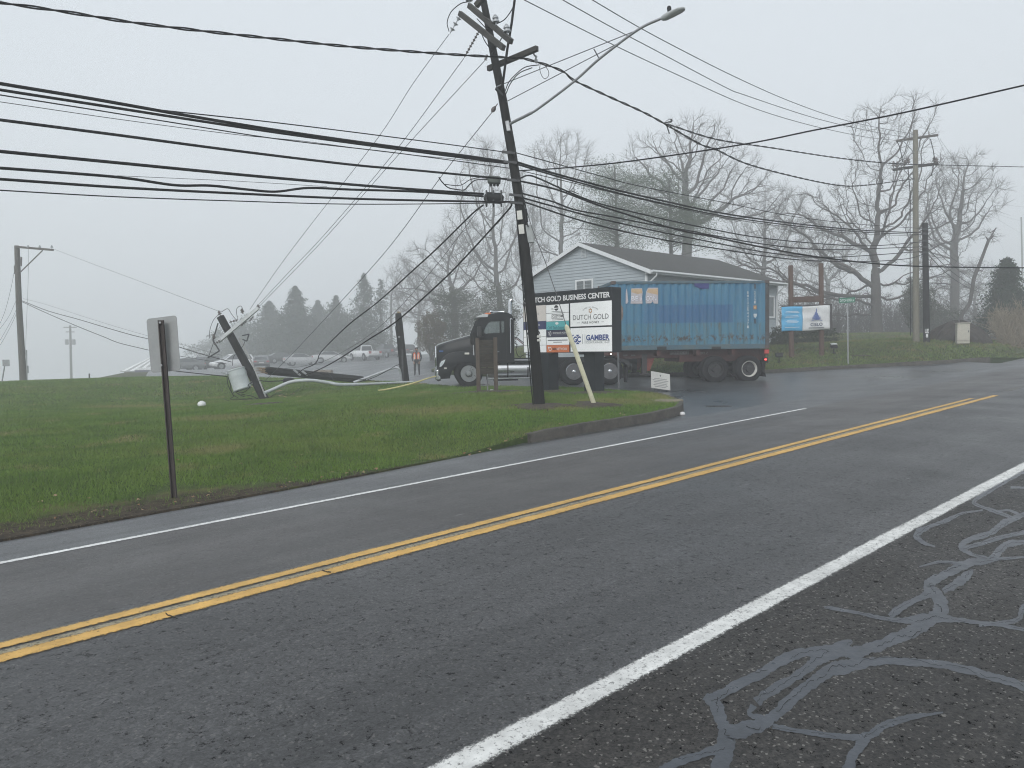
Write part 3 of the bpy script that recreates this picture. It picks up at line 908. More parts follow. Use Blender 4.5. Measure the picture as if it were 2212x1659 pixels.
c = mp(1144, 506, 0.0); MB().box(c, (0.17, 0.16, 0.40), Matrix.Rotation(-0.07, 3, 'Y')).build('meter_box', M('grey_meter_box', (0.30, 0.32, 0.32), 0.5, metal=0.2), lp, bevel=0.012)
c = mp(1136, 466, -0.05); MB().box(c, (0.075, 0.1, 0.30), Matrix.Rotation(-0.09, 3, 'Y')).build('terminal_box', BLACKBOX, lp, bevel=0.01)
for pts in ([(1130, 425), (1136, 450), (1137, 475), (1141, 490)], [(1112, 430), (1117, 480), (1124, 560), (1131, 640), (1138, 720), (1147, 830), (1152, 876)]):
    MB().tube(crom([mp(*q, -0.13) for q in pts], 6), 0.016, 6).build('ground_wire', CABLE, lp, smooth=radians(60))
for (a, b, w) in ((1100, 349, 30), (1107, 388, 28), (1112, 420, 26), (1114, 437, 26), (1096, 328, 24)):
    d = mp(a + 14, b + 3, -0.15) - mp(a - 12, b, -0.15)
    MB().bar(mp(a - 12, b, -0.15), mp(a + 16, b + 3, -0.15), 0.05, 0.05).build('cable_clamp', DSTEEL, lp)
c = mp(1164, 727, -0.15)
for k in (0, 0.085): MB().box(c - Vector((0, 0, k)), (0.085, 0.06, 0.055)).build('pole_tag', M('pale_plastic_tag', (0.5, 0.5, 0.46), 0.5), lp, bevel=0.008)
# street lamp on its long curved arm
arm = [(1101.4, 268, -0.1), (1112, 262, -0.2), (1140, 248, -0.45), (1165, 233, -0.65), (1240, 176, -1.15), (1295, 127, -1.5), (1377, 65, -2.0), (1431, 38.5, -2.3)]
MB().tube(crom([mp(*q) for q in arm], 8), [0.033] * 20 + [0.027] * 37, 10).build('lamp_arm', GALV, lp, smooth=radians(50))
MB().bar(mp(1095, 262, -0.1), mp(1099, 284, -0.1), 0.09, 0.09).build('arm_bracket', GALV, lp, bevel=0.01)
h0, h1 = mp(1428, 40.5, -2.28), mp(1479, 17.5, -2.6)
ax = (h1 - h0); L = ax.length; ax.normalize(); sd = ax.cross(Vector((0, 0, 1))).normalized(); up = sd.cross(ax)
rings = []
for f_, w_, ht, dn in ((0, 0.03, 0.03, 0.03), (0.08, 0.06, 0.045, 0.06), (0.2, 0.08, 0.055, 0.075), (0.5, 0.11, 0.055, 0.06), (0.8, 0.11, 0.045, 0.045), (0.94, 0.08, 0.03, 0.03), (1.0, 0.03, 0.015, 0.02)):
    c = h0 + ax * (L * f_)
    rings.append([c + sd * (w_ * cos(q)) + up * ((ht if sin(q) > 0 else dn) * sin(q)) for q in [2 * pi * k / 14 for k in range(14)]])
MB().loft(rings).build('lamp_head', M('lamp_housing', (0.42, 0.44, 0.44), 0.45, var=0.1), lp, smooth=radians(50))
MB().lathe(h0 + ax * (L * .38) + up * 0.07, up, [(0, .04), (.07, .045), (.1, .03)], 10).build('photocell', BLACKBOX, lp, smooth=radians(40))
for a, b in (((1087, 181.5, -.1), (1377, 65, -2.0)), ((1093, 220, -.1), (1340.5, 91, -1.8))):
    MB().tube([mp(*a), mp(*b)], 0.009, 6).build('arm_stay_wire', WIRE, lp)
MB().bar(mp(1295, 128, -1.5), mp(1283, 106, -1.45), 0.03, 0.02).build('arm_hook', DSTEEL, lp)
# pale yellow guard leaning beside the pole, with its guy wire
g1, g0 = P(1224, 706, MD - 0.6), at(1286, 881, 0.10)
gw = thing('guy_wire', 'thin guy wire ending in a pale yellow plastic guard planted right of the leaning pole', 'guy wire', g0)
MB().tube([g0 - Vector((0, 0, 0.1)), g0.lerp(g1, 0.02), g1, g1 + (g1 - g0).normalized() * 0.05], [0.052, 0.054, 0.052, 0.02], 12).build('guard', M('pale_yellow_guard', (0.62, 0.60, 0.44), 0.5, var=0.12), gw, smooth=radians(40))
MB().tube([g1, P(1200, 630, MD - 0.4), P(1178, 566, MD - 0.25), P(1150, 495, MD - 0.1), P(1136, 450, MD)], 0.009, 6).build('wire', WIRE, gw)

# --- cables: real runs between the poles, each hung in the upright plane through its ends
cable_n = 0
def cable(pts, d0, d1, r, label, m=CABLE, group='overhead cables', name='overhead_cable', cat='cable', n=6, k=7, twist=0.0):
    A, B = P(*pts[0], d0), P(*pts[-1], d1)
    nr = (B - A).cross(Vector((0, 0, 1))).normalized()
    dense = crom([Vector((a, b, 0)) for a, b in pts], k)
    L = [on_ray_plane(q.x, q.y, A, nr) for q in dense]
    mb = MB()
    if twist:
        M2 = []
        for i in range(len(L) - 1):
            for j in range(4): M2.append(L[i].lerp(L[i + 1], j / 4))
        M2.append(L[-1])
        acc = 0.0
        T1, T2 = [], []
        for i, p in enumerate(M2):
            if i: acc += (M2[i] - M2[i - 1]).length
            q = acc / twist * 2 * pi
            o = nr * cos(q) * r * 0.8 + Vector((0, 0, 1)) * sin(q) * r * 0.8
            T1.append(p + o); T2.append(p - o)
        mb.tube(T1, r * 0.75, 5).tube(T2, r * 0.75, 5)
    else:
        mb.tube(L, r * 1.12, n)
    o = mb.build(name, m, smooth=radians(60))
    return tag(o, label, cat, group)
DL, DP, DR = 11.5, MD, 38.8
cable([(-60, 0), (0, 6), (136, 25), (282, 48), (429, 66), (585, 83), (757, 101), (938, 115), (1053, 122), (1131, 126)], 11.1, DP - .4, 0.019, 'topmost black twisted cable crossing the sky from the left edge to the leaning pole', twist=1.1)
cable([(1131, 126), (1183, 141), (1219, 156), (1241, 174), (1316, 209), (1389, 242), (1437, 268), (1512, 311), (1547, 323), (1611, 353), (1710, 380), (1809, 400), (1870, 400), (1975, 386)], DP - .4, 39.2, 0.020, 'twisted black cable sagging from the leaning pole down to the new pole lower arm', twist=1.1)
cable([(1437, 268), (1453, 272), (1547, 301), (1661, 318.5), (1809, 341), (1928, 353), (2057, 357), (2270, 362)], 23.3, 50, 0.019, 'twisted black cable branching off and running on past the new pole to the right edge', twist=1.1)
cable([(-50, 170), (0, 180.5), (202, 214), (403, 249.5), (605, 282.5), (857, 318), (1009, 337), (1096, 350)], DL - .3, DP, 0.024, 'upper thick cable of the bundle left of the leaning pole')
cable([(353, 238.5), (605, 266), (908, 304), (1095, 329)], 13.6, DP, 0.010, 'slim cable splitting upward from the thick left bundle')
cable([(-50, 184), (0, 194), (202, 225.5), (403, 257), (605, 287.5), (857, 322), (1096, 353)], DL - .3, DP, 0.020, 'second thick cable just beneath the top one of the left bundle')
cable([(-50, 196), (0, 205), (202, 237), (403, 269.5), (605, 301), (857, 330.5), (1105, 364)], DL - .3, DP, 0.009, 'slim black cable below the two thick ones of the left bundle')
cable([(-50, 214), (0, 220), (252, 257), (504, 290), (656, 305), (857, 331), (1096, 354)], DL - .3, DP, 0.005, 'thinnest grey wire sagging under the left bundle', WIRE)
cable([(-50, 253), (0, 259), (252, 291.5), (504, 325), (757, 355.5), (888, 367), (1054, 383), (1112, 389)], DL - .3, DP, 0.021, 'lone thick cable below the left bundle ending by the green-grey box')
cable([(-50, 322), (0, 327), (252, 351.5), (504, 376), (757, 398.5), (908, 410), (1044, 419)], DL - .3, DP - .1, 0.024, 'thick cable ending at the black splice case, above the wavy one')
cable([(-50, 361), (0, 363), (202, 378), (282, 386), (378, 400), (454, 401), (530, 409), (595, 414), (666, 406), (757, 409.5), (900, 414), (1044, 424)], DL - .3, DP - .1, 0.021, 'wavy thick cable sagging loose from its support wire')
cable([(252, 379.5), (504, 391), (706, 403)], 13, 15.5, 0.004, 'fine support wire above the wavy cable', WIRE)
cable([(-50, 385), (0, 387), (252, 404.5), (504, 417.5), (757, 429), (1009, 435), (1112, 436)], DL - .3, DP, 0.020, 'second lowest cable on the left, passing under the black splice case')
cable([(-50, 409), (0, 411), (252, 425), (504, 434), (757, 441), (1039, 439), (1113, 436)], DL - .3, DP, 0.009, 'lowest slim cable on the left of the leaning pole')
# drip loops left of the pole
cable([(948, 383), (955, 393), (968, 405), (985, 409), (1003, 410), (1014, 399), (1028, 389), (1054, 388)], DP - 1.6, DP - .1, 0.011, 'lower hanging loop of cable beside the green-grey box', n=6)
cable([(962, 398), (985, 401), (1000, 398), (1016, 388), (1040, 383), (1054, 386)], DP - 1.4, DP - .1, 0.008, 'upper hanging loop of cable beside the green-grey box')
# to the right
RR = 38.6
cable([(1111, 329), (1195, 352), (1286, 377), (1377, 401), (1562, 437), (1710, 467), (1859, 484.5), (1998, 494)], DP, RR, 0.010, 'uppermost slim cable from the leaning pole to the dark stub pole')
cable([(1116, 350), (1195, 374), (1316, 406.5), (1437, 435), (1562, 461), (1710, 482), (1859, 497), (1998, 503.5)], DP, RR, 0.022, 'thick cable second from the top toward the dark stub pole')
cable([(1116, 354.5), (1195, 378.5), (1316, 412), (1437, 440.5), (1562, 466.5), (1710, 487), (1859, 501), (1998, 507)], DP, RR, 0.017, 'thick cable strapped right below the second one on the right')
cable([(1122, 368), (1256, 399.5), (1407, 436), (1562, 470), (1710, 491), (1859, 505), (1998, 510)], DP, RR, 0.008, 'thin cable just under the strapped pair on the right')
cable([(1122, 386), (1141, 379), (1165, 386), (1225, 413), (1286, 437), (1363, 457), (1512, 490), (1661, 516), (1859, 531), (1998, 522)], DP, RR, 0.017, 'cable humped over at the leaning pole before running right')
cable([(1122, 391), (1160, 399), (1210, 412), (1286, 441), (1363, 466), (1462, 496), (1537, 511), (1661, 537), (1760, 554), (1908, 571), (2057, 577), (2290, 579)], DP, 27, 0.019, 'heavy black cable crossing in front of both right poles toward the right edge')
cable([(1125, 417), (1195, 436), (1241, 453), (1316, 467), (1407, 485), (1498, 500), (1537, 508), (1661, 529), (1785, 539), (1998, 533)], DP, RR, 0.017, 'cable leaving the leaning pole at splice case height')
cable([(1131, 428), (1225, 454), (1286, 470), (1407, 497), (1512, 518), (1661, 546), (1785, 556), (1998, 543)], DP, RR, 0.017, 'third lowest cable sagging from the leaning pole to the dark stub pole')
cable([(1135, 437), (1264, 479), (1413, 514), (1562, 539), (1710, 560), (1859, 565), (1958, 559), (1998, 548)], DP, RR, 0.017, 'lowest sagging cable between the leaning pole and the dark stub pole')
cable([(1206, 402), (1212, 411), (1220, 415), (1234, 413), (1250, 419)], DP + 1, DP + 1.8, 0.009, 'short slack loop under the right cables near the leaning pole')
cable([(1120, 369), (1165, 366), (1215, 363), (1363, 348), (1611, 311), (1760, 281), (1958, 242), (2270, 171)], DP, 12.5, 0.013, 'black cable rising to the upper right edge over the road')
TT = 39.4
cable([(1100, -18), (1133, 0), (1315, 92), (1473, 166), (1611, 227), (1735, 266.5), (1859, 294), (1936, 303.5)], DP - .5, TT, 0.010, 'nearest of the three high wires, ending on the left arm tip of the new pole', WIRE)
cable([(1180, -20), (1216, 0), (1316, 56), (1407, 104), (1562, 186), (1611, 206), (1760, 255), (1884, 284), (1958, 297)], DP - .5, TT, 0.010, 'middle one of the three high wires coming down to the new pole', WIRE)
cable([(1245, -20), (1280, 0), (1377, 57), (1480, 112), (1592, 168), (1710, 220), (1834, 262), (1978, 291)], DP - .5, TT, 0.010, 'highest of the three wires running down to the top of the new pole', WIRE)
# down to the broken poles on the lawn
cable([(970, 74), (892, 181), (817, 297), (661, 499), (596, 586), (540, 668)], DP + .5, 30, 0.007, 'leftmost thin wire dropping from the leaning pole top to the broken crossarm', WIRE, 'wires fallen with the broken pole')
cable([(1002, 126), (857, 323), (708, 499), (626, 586), (553, 664)], DP + .1, 30, 0.007, 'second thin wire dropping to the broken crossarm', WIRE, 'wires fallen with the broken pole')
cable([(1048, 130), (862, 333), (716, 499), (634, 586), (558, 664)], DP - .1, 30, 0.007, 'third thin wire dropping to the broken crossarm tip', WIRE, 'wires fallen with the broken pole')
cable([(1064, 241), (960, 372), (868, 499), (796, 586), (643, 752), (569, 826)], DP, 30.2, 0.008, 'thin guy strand slanting from the leaning pole middle to the lawn', WIRE, 'wires fallen with the broken pole')
cable([(1044, 443), (1020, 462), (948, 533), (890, 586), (819, 650), (756, 699), (706, 747), (690, 766), (686, 778), (677, 788), (658, 796), (643, 807)], DP, 31, 0.017, 'black cable kinked near its end, slanting from the splice case to the fallen pole', CABLE, 'wires fallen with the broken pole')
cable([(1106, 440), (1094, 458), (1003, 558), (948, 613), (859, 692), (794, 735), (731, 776), (690, 798), (658, 811)], DP, 31, 0.019, 'thickest black cable slanting from the leaning pole past the stump top', CABLE, 'wires fallen with the broken pole')
cable([(1040, 444), (932, 586), (819, 707), (718, 772), (660, 790), (612, 796)], DP, 31.5, 0.006, 'fine wire between the two slanting black cables', WIRE, 'wires fallen with the broken pole')

# boxes hung on the cables
t = thing('splice_case', 'black ribbed splice case hung on cables left of the leaning pole', 'splice case', mp(1066, 428, -.15))
MB().tube([mp(1046, 426, -.15), mp(1050, 426.5, -.15), mp(1052, 426.5, -.15), mp(1082, 429, -.15), mp(1084, 429, -.15), mp(1088, 429.5, -.15)], [.06, .10, .125, .125, .10, .05], 12).build('shell', BLACKBOX, t, smooth=radians(35))
for k in (1051, 1066, 1083): MB().bar(mp(k, 413, -.15), mp(k, 445, -.15), 0.04, 0.215, Vector((0, 1, 0))).build('band', DSTEEL, t, bevel=.01)
t = thing('splice_box', 'green-grey cable box hung above the black splice case', 'cable box', mp(1067, 389, -.15))
MB().bar(mp(1053.5, 388, -.15), mp(1081.5, 390, -.15), 0.15, 0.17).build('shell', M('green_grey_plastic', (0.075, 0.09, 0.08), 0.6), t, bevel=.03)
for k in (1060, 1068, 1075): MB().lathe(mp(k, 397, -.15), Vector((0, 0, -1)), [(0, .03), (.05, .03), (.06, .015)], 8).build('gland', BLACKBOX, t)
t = thing('cable_connector', 'small metal connector clamps on the cable split over the road', 'connector', P(1437, 268, 23.2))
mb = MB()
for (a, b, c_, d) in ((1428, 262, 1440, 271), (1433, 266, 1452, 262), (1440, 270, 1446, 289), (1452, 262, 1449, 257)):
    mb.tube([P(a, b, 23.1), P(c_, d, 23.1)], 0.02, 6)
mb.tube(crom([P(*q, 23.1) for q in ((1436, 266), (1441, 260), (1450, 257), (1452, 262), (1444, 267))], 5), 0.008, 5)
mb.build('clamp', DSTEEL, t)
t = thing('spare_wire_loop', 'coiled loop of spare wire hanging under the cable by the third crossarm', 'wire loop', mp(1180, 150, -.3))
MB().tube(crom([mp(*q, -.3) for q in ((1167, 138), (1166, 150), (1171, 165), (1178, 170), (1185, 163), (1184, 152), (1176, 141))], 6), 0.007, 5).build('wire', CABLE, t)

# --- broken pole with transformer
bpb = at(577, 864)
BD = (bpb - CAM).dot(_f)
bp = thing('broken_utility_pole', 'snapped utility pole tilting left on the lawn with a dangling crossarm', 'utility pole', bpb)
def bq(a, b, dd=0.0): return P(a, b, BD + dd)
ztop = [(577, 872), (569, 856.5), (552, 824.5), (517.5, 761), (476, 684)]
MB().tube([bq(*q) for q in ztop], [0.17, 0.165, 0.155, 0.148, 0.14], 16).build('shaft', CREO, bp, smooth=radians(40))
MB().tube([bq(574, 857, -.16), bq(545, 785, -.16), bq(517, 730, -.16)], 0.03, 8).build('conduit', M('grey_conduit', (0.33, 0.33, 0.32), 0.6), bp)
mb = MB(); mb.bar(bq(471, 738, -.2), bq(558, 665, -.5), 0.10, 0.13); mb.build('crossarm', M('pale_fibre_crossarm', (0.50, 0.52, 0.53), 0.6, var=0.2), bp, bevel=.01)
for (a, b, c_, d) in ((462, 745, 476, 734), (520, 704, 533, 694), (538, 694, 548, 684), (495, 696, 515, 691)):
    mb = MB(); strain(mb, bq(a, b, -.35), bq(c_, d, -.35), .05, 3); mb.build('strain_insulator', DPORC, bp, smooth=radians(40))
for (a, b) in ((476, 676), (525, 672), (464, 727), (560, 663)):
    mb = MB(); insulator(mb, bq(a, b + 6, -.3), Vector((-.3, 0, 1)), .2, .07); mb.build('insulator', DPORC, bp, smooth=radians(40))
for (a, b, c_, d) in ((471, 698, 460, 735), (460, 735, 474, 758), (474, 758, 449, 773), (523, 725, 538, 722), (538, 722, 533, 737), (533, 737, 524, 733)):
    MB().bar(bq(a, b, -.3), bq(c_, d, -.3), .045, .045).build('fuse_cutout', DSTEEL, bp, bevel=.008)
for pts in ([(476, 677), (462, 690), (454, 710), (452, 730)], [(478, 674), (492, 667), (500, 678), (512, 692), (514, 682)], [(512, 684), (511, 668), (520, 661), (526, 672)], [(463, 735), (455, 758), (450, 772)], [(530, 735), (523, 750), (505, 770), (502, 790)]):
    MB().tube(crom([bq(*q, -.3) for q in pts], 6), 0.010, 5).build('jumper_wire', CABLE, bp)
# transformer can
tc0, tc1 = bq(503, 796, -.35), bq(533, 836, -.35)
tc0, tc1 = bq(509.5, 799, -.35), bq(524, 842, -.35)
tr = MB(); ax = tc1 - tc0; LL = ax.length
tr.lathe(tc0, ax, [(-.06, .10), (-.04, .30), (-.01, .345), (.02, .345), (.025, .325), (LL * .3, .325), (LL * .31, .332), (LL * .34, .325), (LL * .9, .325), (LL * .95, .335), (LL, .31)], 24)
tro = tr.build('transformer', M('transformer_paint', (0.42, 0.46, 0.46), 0.45, var=0.10), bp, smooth=radians(40))
MB().lathe(tc0, ax, [(-.068, .04), (-.062, .24), (-.048, .30)], 20).build('lid', M('rusty_lid', (0.28, 0.19, 0.15), 0.7, var=0.4), tro, smooth=radians(40))
for (a, b) in ((490, 808), (497, 803), (484, 806)):
    mb = MB(); insulator(mb, bq(a + 5, b, -.6), Vector((-1, 0, .2)), .2, .05); mb.build('bushing', PORC, tro, smooth=radians(40))
MB().bar(bq(524, 800, -.1), bq(546, 806, -.05), .12, .10).build('mounting_bracket', GALV, bp, bevel=.01)
MB().bar(bq(533, 828, -.1), bq(556, 826, -.05), .12, .10).build('mounting_bracket', GALV, bp, bevel=.01)
for pts in ([(492, 812), (497, 828), (500, 846), (505, 856)], [(490, 812), (493, 832), (503, 852), (515, 860)], [(495, 812), (502, 836), (513, 850), (528, 857)], [(505, 856), (498, 862), (512, 862), (530, 862), (545, 861)], [(503, 850), (510, 845), (525, 848), (540, 836), (533, 832)], [(512, 850), (525, 852), (545, 856), (560, 863)], [(530, 836), (541, 828), (550, 824), (567, 822)]):
    MB().tube(crom([bq(*q, -.5) for q in pts], 6), 0.014, 5).build('lead_wire', CABLE, bp, smooth=radians(60))
# --- fallen piece, stump, conduits
f0, f1 = P(570, 800, 31.5), at(788, 826) + Vector((0, 0, 0.12))
fp = thing('fallen_pole', 'thick snapped pole length lying propped across the lawn beside the tilted pole', 'utility pole', f1)
MB().tube([f0, f0.lerp(f1, .04), f0.lerp(f1, .4), f1.lerp(f0, .03), f1], [.11, .165, .17, .165, .09], 16).build('shaft', CREO, fp, smooth=radians(40))
mb = MB(); rr_ = random.Random(5)
for k in range(14):
    a = f0 + Vector((rr_.uniform(-.02, .05), rr_.uniform(-.1, .1), rr_.uniform(-.1, .1)))
    mb.tube([a + (f1 - f0).normalized() * .2, a, a - (f1 - f0).normalized() * rr_.uniform(.05, .75) + Vector((0, 0, rr_.uniform(-.12, .02)))], [.03, .022, .003], 5)
mb.build('splinters', BROKEN, fp)
for (a, b) in ((655, 803), (640, 803)): MB().bar(P(a - 6, b - 5, 31.0), P(a + 9, b + 8, 31.0), .09, .07).build('clamp', GALV, fp, bevel=.01)
MB().lathe(P(612, 823, 30.8), P(636, 822, 30.8) - P(612, 823, 30.8), [(0, .06), (.05, .12), (.3, .13), (.4, .1), (.46, .04)], 12).build('dropped_splice', BLACKBOX, fp, smooth=radians(40))
sb = at(886, 826.5)
SD = (sb - CAM).dot(_f)
sp = thing('pole_stump', 'upright snapped pole stump standing at the lawn edge left of the truck', 'utility pole', sb)
MB().tube([P(875 + 1.5, 832, SD), P(875, 825, SD), P(866, 740, SD), P(861.5, 690, SD), P(860, 677, SD)], [.195, .19, .165, .150, .12], 16).build('shaft', CREO, sp, smooth=radians(40))
mb = MB()
for k in range(16):
    q = rr_.uniform(0, 6.28); p = P(860.5, 684, SD) + Vector((cos(q) * .09, sin(q) * .09, 0))
    mb.tube([p, p + Vector((rr_.uniform(-.03, .03), 0, rr_.uniform(.08, .26)))], [.035, .004], 5)
mb.build('splinters', BROKEN, sp)
MB().tube([P(854, 705, SD - .2), P(858, 733, SD - .2), P(862, 752, SD - .2)], 0.02, 6).build('hanging_strap', CABLE, sp)
MB().bar(P(869, 755, SD - .18), P(870.5, 826, SD - .2), .06, .05).build('conduit', DSTEEL, sp)
MB().lathe(P(862, 728, SD - .15), Vector((1, -1, 0)), [(0, .05), (.03, .05), (.05, .02)], 8).build('bolt_plate', GALV, sp)
WPVC = M('white_pipe', (0.42, 0.45, 0.46), 0.45, var=0.1)
c0 = at(571, 853)
pts = [P(571, 849, BD - .4), P(590, 841, BD - .1), P(625, 826, BD + .2), P(652, 822, BD + .2), P(677, 822, BD + .3), P(712, 827, BD + .6), P(743, 831, BD + .8), P(830, 828, BD + 2.2), P(893, 825, SD - .8)]
o = MB().tube(crom(pts, 5), [0.062] * 33 + [.05] * 8, 10).build('fallen_conduit', WPVC, smooth=radians(50))
tag(o, 'long bent white pipe lying on the grass between tilted pole and stump', 'pipe')
o = MB().tube(crom([P(764, 826, 31.8), P(800, 813, 32), P(843, 797, 32.4), P(855, 794, 32.5), P(862, 797, 32.5), P(865, 806, 32.6), P(867, 824, 32.7)], 5), 0.05, 10).build('fallen_conduit', M('grey_white_pipe', (0.40, 0.42, 0.44), 0.5, var=.15), smooth=radians(50))
tag(o, 'shorter grey-white pipe arching up against the pole stump', 'pipe')
for pts, lb in (([(867, 786), (855, 790), (838, 800), (815, 812), (790, 822)], 'black cable hanging over the grey pipe at the stump'), ([(682, 795), (700, 800), (715, 812), (728, 835), (742, 848)], 'thin wire curling onto the grass below the fallen pole')):
    o = MB().tube(crom([P(*q, 31.6) for q in pts], 6), 0.016 if 'black' in lb else .006, 6).build('fallen_wire', CABLE if 'black' in lb else WIRE, smooth=radians(60)); tag(o, lb, 'wire')
o = MB().tube(crom([P(*q, 30.4) for q in ((567, 823), (580, 824), (600, 823), (612, 822))], 5), .02, 6).build('fallen_wire', CABLE); tag(o, 'short black cable between tilted pole and dropped splice', 'wire')
gh = [P(941, 813, 27.6), P(925, 817, 27.3), P(895, 827, 26.9), P(860, 836, 26.9), P(830, 842, 27.2), P(818, 845, 27.5)]
gh = [Vector((p.x, p.y, max(p.z, near_ground(p.x, p.y) + .05))) for p in gh]
o = MB().tube(crom(gh, 6), 0.026, 10).build('yellow_guard', M('yellow_plastic_guard', (0.56, 0.49, 0.22), 0.5, var=0.12), smooth=radians(50))
tag(o, 'loose yellow guy wire guard slanting from the grass to the truck bumper', 'guard')
o = MB().lathe(at(436, 881) + Vector((0, 0, .02)), Vector((.1, -.2, 1)), [(0, .05), (.04, .11), (.10, .135), (.16, .11), (.19, .06), (.20, .05)], 16).build('lamp_globe', M('white_glass_globe', (0.62, 0.63, 0.62), 0.25, var=.05), smooth=radians(60))
tag(o, 'small white ball lying alone on the lawn left of the tilted pole', 'ball')
for pts, lb in (([(583, 862), (600, 852), (622, 858), (640, 848), (655, 836), (668, 826)], 'slack wire looping over the grass from the tilted pole foot to the fallen pole'), ([(560, 862), (540, 868), (515, 866), (498, 870), (482, 864)], 'slack wire trailing over the grass left of the tilted pole foot'), ([(690, 805), (715, 815), (760, 818), (800, 822), (838, 828)], 'wire draped along the fallen pole toward the stump')):
    q_ = []
    for a, b in pts:
        g = at(a, b); q_.append(g + Vector((0, 0, .06)) if 'draped' not in lb else P(a, b, 31.2))
    o = MB().tube(crom(q_, 6), .012, 5).build('fallen_wire', CABLE, smooth=radians(60)); tag(o, lb, 'wire')
mb = MB()
for k in range(26):
    g = at(rr_.uniform(545, 640), rr_.uniform(832, 866)) if k < 18 else at(rr_.uniform(850, 905), rr_.uniform(829, 838))
    q_ = rr_.uniform(0, 6.28); L_ = rr_.uniform(.08, .4)
    mb.tube([g + Vector((0, 0, .05)), g + Vector((cos(q_) * L_, sin(q_) * L_, .05 + rr_.uniform(0, .06)))], [rr_.uniform(.012, .03), .004], 4)
tag(mb.build('wood_splinters', BROKEN), kind='stuff')
# low cables from the left pole to the wreck
cable([(48, 652), (100, 676), (170, 706), (225, 728), (258, 741), (320, 756)], 46, 38, .014, 'lower black cable sagging from the left pole behind the road sign', CABLE, 'cables from the left pole')
cable([(320, 756), (357, 764), (430, 776), (489, 786)], 38, 31, .010, 'sagging cable from behind the road sign to the tilted pole', CABLE, 'cables from the left pole')
cable([(48, 650), (105, 672), (170, 690), (230, 708), (290, 725), (354, 740), (440, 766), (500, 782)], 46, 31, .014, 'upper black cable sagging from the left pole toward the tilted pole', CABLE, 'cables from the left pole')
cable([(50, 645), (100, 658), (200, 690), (300, 720), (400, 746), (480, 768)], 46, 31, .005, 'thin faint wire above the two sagging black cables at left', WIRE, 'cables from the left pole')
cable([(116, 538), (200, 570), (300, 607), (400, 645), (477, 674)], 46, 30, .006, 'faint wire from the left pole arm tip to the tilted pole top', WIRE, 'cables from the left pole')
cable([(366, 800), (420, 806), (489, 813)], 36, 31, .02, 'black cable lying low behind the road sign toward the transformer', CABLE, 'cables from the left pole')

# --- pole at the left, with one long arm
b0 = P(50, 829, 46); b0.z = H(b0.x, b0.y) - .05
LD = 46.0
t = thing('utility_pole', 'grey utility pole at the left with one long arm and diagonal brace', 'utility pole', b0)
MB().tube([P(50.5, 832, LD), P(49, 800, LD), P(41, 660, LD), P(36.5, 531, LD)], [.19, .185, .165, .14], 14).build('shaft', GREYWOOD, t, smooth=radians(40))
MB().bar(P(33, 533, LD - .1), P(115, 540, LD - .1), .11, .12).build('arm', GREYWOOD, t)
MB().bar(P(44, 588, LD - .1), P(92, 541, LD - .1), .05, .05).build('arm_brace', GREYWOOD, t)
for a in (61, 86, 112): mb = MB(); insulator(mb, P(a, 537, LD - .1), Vector((0, 0, 1)), .2, .08); mb.build('insulator', PORC, t, smooth=radians(40))
MB().tube([P(46, 555, LD - .2), P(45.5, 575, LD - .2)], .05, 8).build('fuse_cutout', DPORC, t)
MB().box(P(36, 583, LD), (.2, .2, .5)).build('clamp_plate', GREYWOOD, t)
for pts in ([(37, 545), (30, 590), (22, 630), (8, 680), (-20, 740)], [(38, 640), (30, 660), (15, 690), (-20, 735)], [(40, 655), (28, 685), (0, 735), (-20, 760)], [(40, 660), (30, 690), (5, 738), (-20, 770)]):
    cable(pts, LD, LD - 9, .008, 'faint cables dropping to the left edge behind the left pole', WIRE, 'cables leaving the frame left of the left pole')
cable([(62, 537), (61, 600), (58, 680), (55, 760), (54, 815)], LD, LD + 1, .006, 'thin straight wire dropping beside the left pole shaft', WIRE, 'cables from the left pole')
b1 = P(58, 832, 52); b1.z = H(b1.x, b1.y)
t = thing('slim_post', 'slim metal post standing directly behind the left pole', 'post', b1)
MB().tube([b1, P(57, 756, 52)], .045, 8).build('post', GALV, t); MB().box(P(58.5, 798, 51.9), (.14, .14, .5)).build('box', GALV, t, bevel=.02)

# --- new pole, dark stub pole, far pole at the right
def up_pole(name, label, bx, by, tx, ty, d, r0, r1, m):
    b = at(bx, by, .1); d = (b - CAM).dot(_f)
    t = thing(name, label, 'utility pole', b)
    MB().tube([b - Vector((0, 0, .15)), P(tx, ty, d)], [r0, r1], 14).build('shaft', m, t, smooth=radians(40))
    return t, d
t, D1 = up_pole('utility_pole', 'tall pale new wooden pole with two crossarms standing at the right', 1979, 736, 1977.5, 281.5, 39.5, .165, .125, NEWWOOD)
MB().bar(P(1936, 304.5, D1 + .5), P(2027, 291.5, D1 - .5), .10, .11).build('crossarm', GREYWOOD, t, bevel=.01)
MB().bar(P(1928, 367, D1 + .5), P(2027, 353, D1 - .5), .11, .13).build('crossarm', M('weathered_crossarm', (0.04, .037, .033)), t, bevel=.01)
for (a, b, c_, d) in ((1950, 303, 1975, 330), (2004, 296, 1980, 326), (1950, 364, 1975, 392)): MB().bar(P(a, b, D1 - .2), P(c_, d, D1 - .15), .04, .02).build('crossarm_brace', GALV, t)
for (a, b) in ((1930, 355), (1938, 356), (2018, 345), (2023, 347), (1962, 348), (1955, 352)):
    mb = MB(); insulator(mb, P(a, b + 8, D1 - .2), Vector((0, 0, 1)), .35, .10); mb.build('fuse_cutout', DPORC, t, smooth=radians(40))
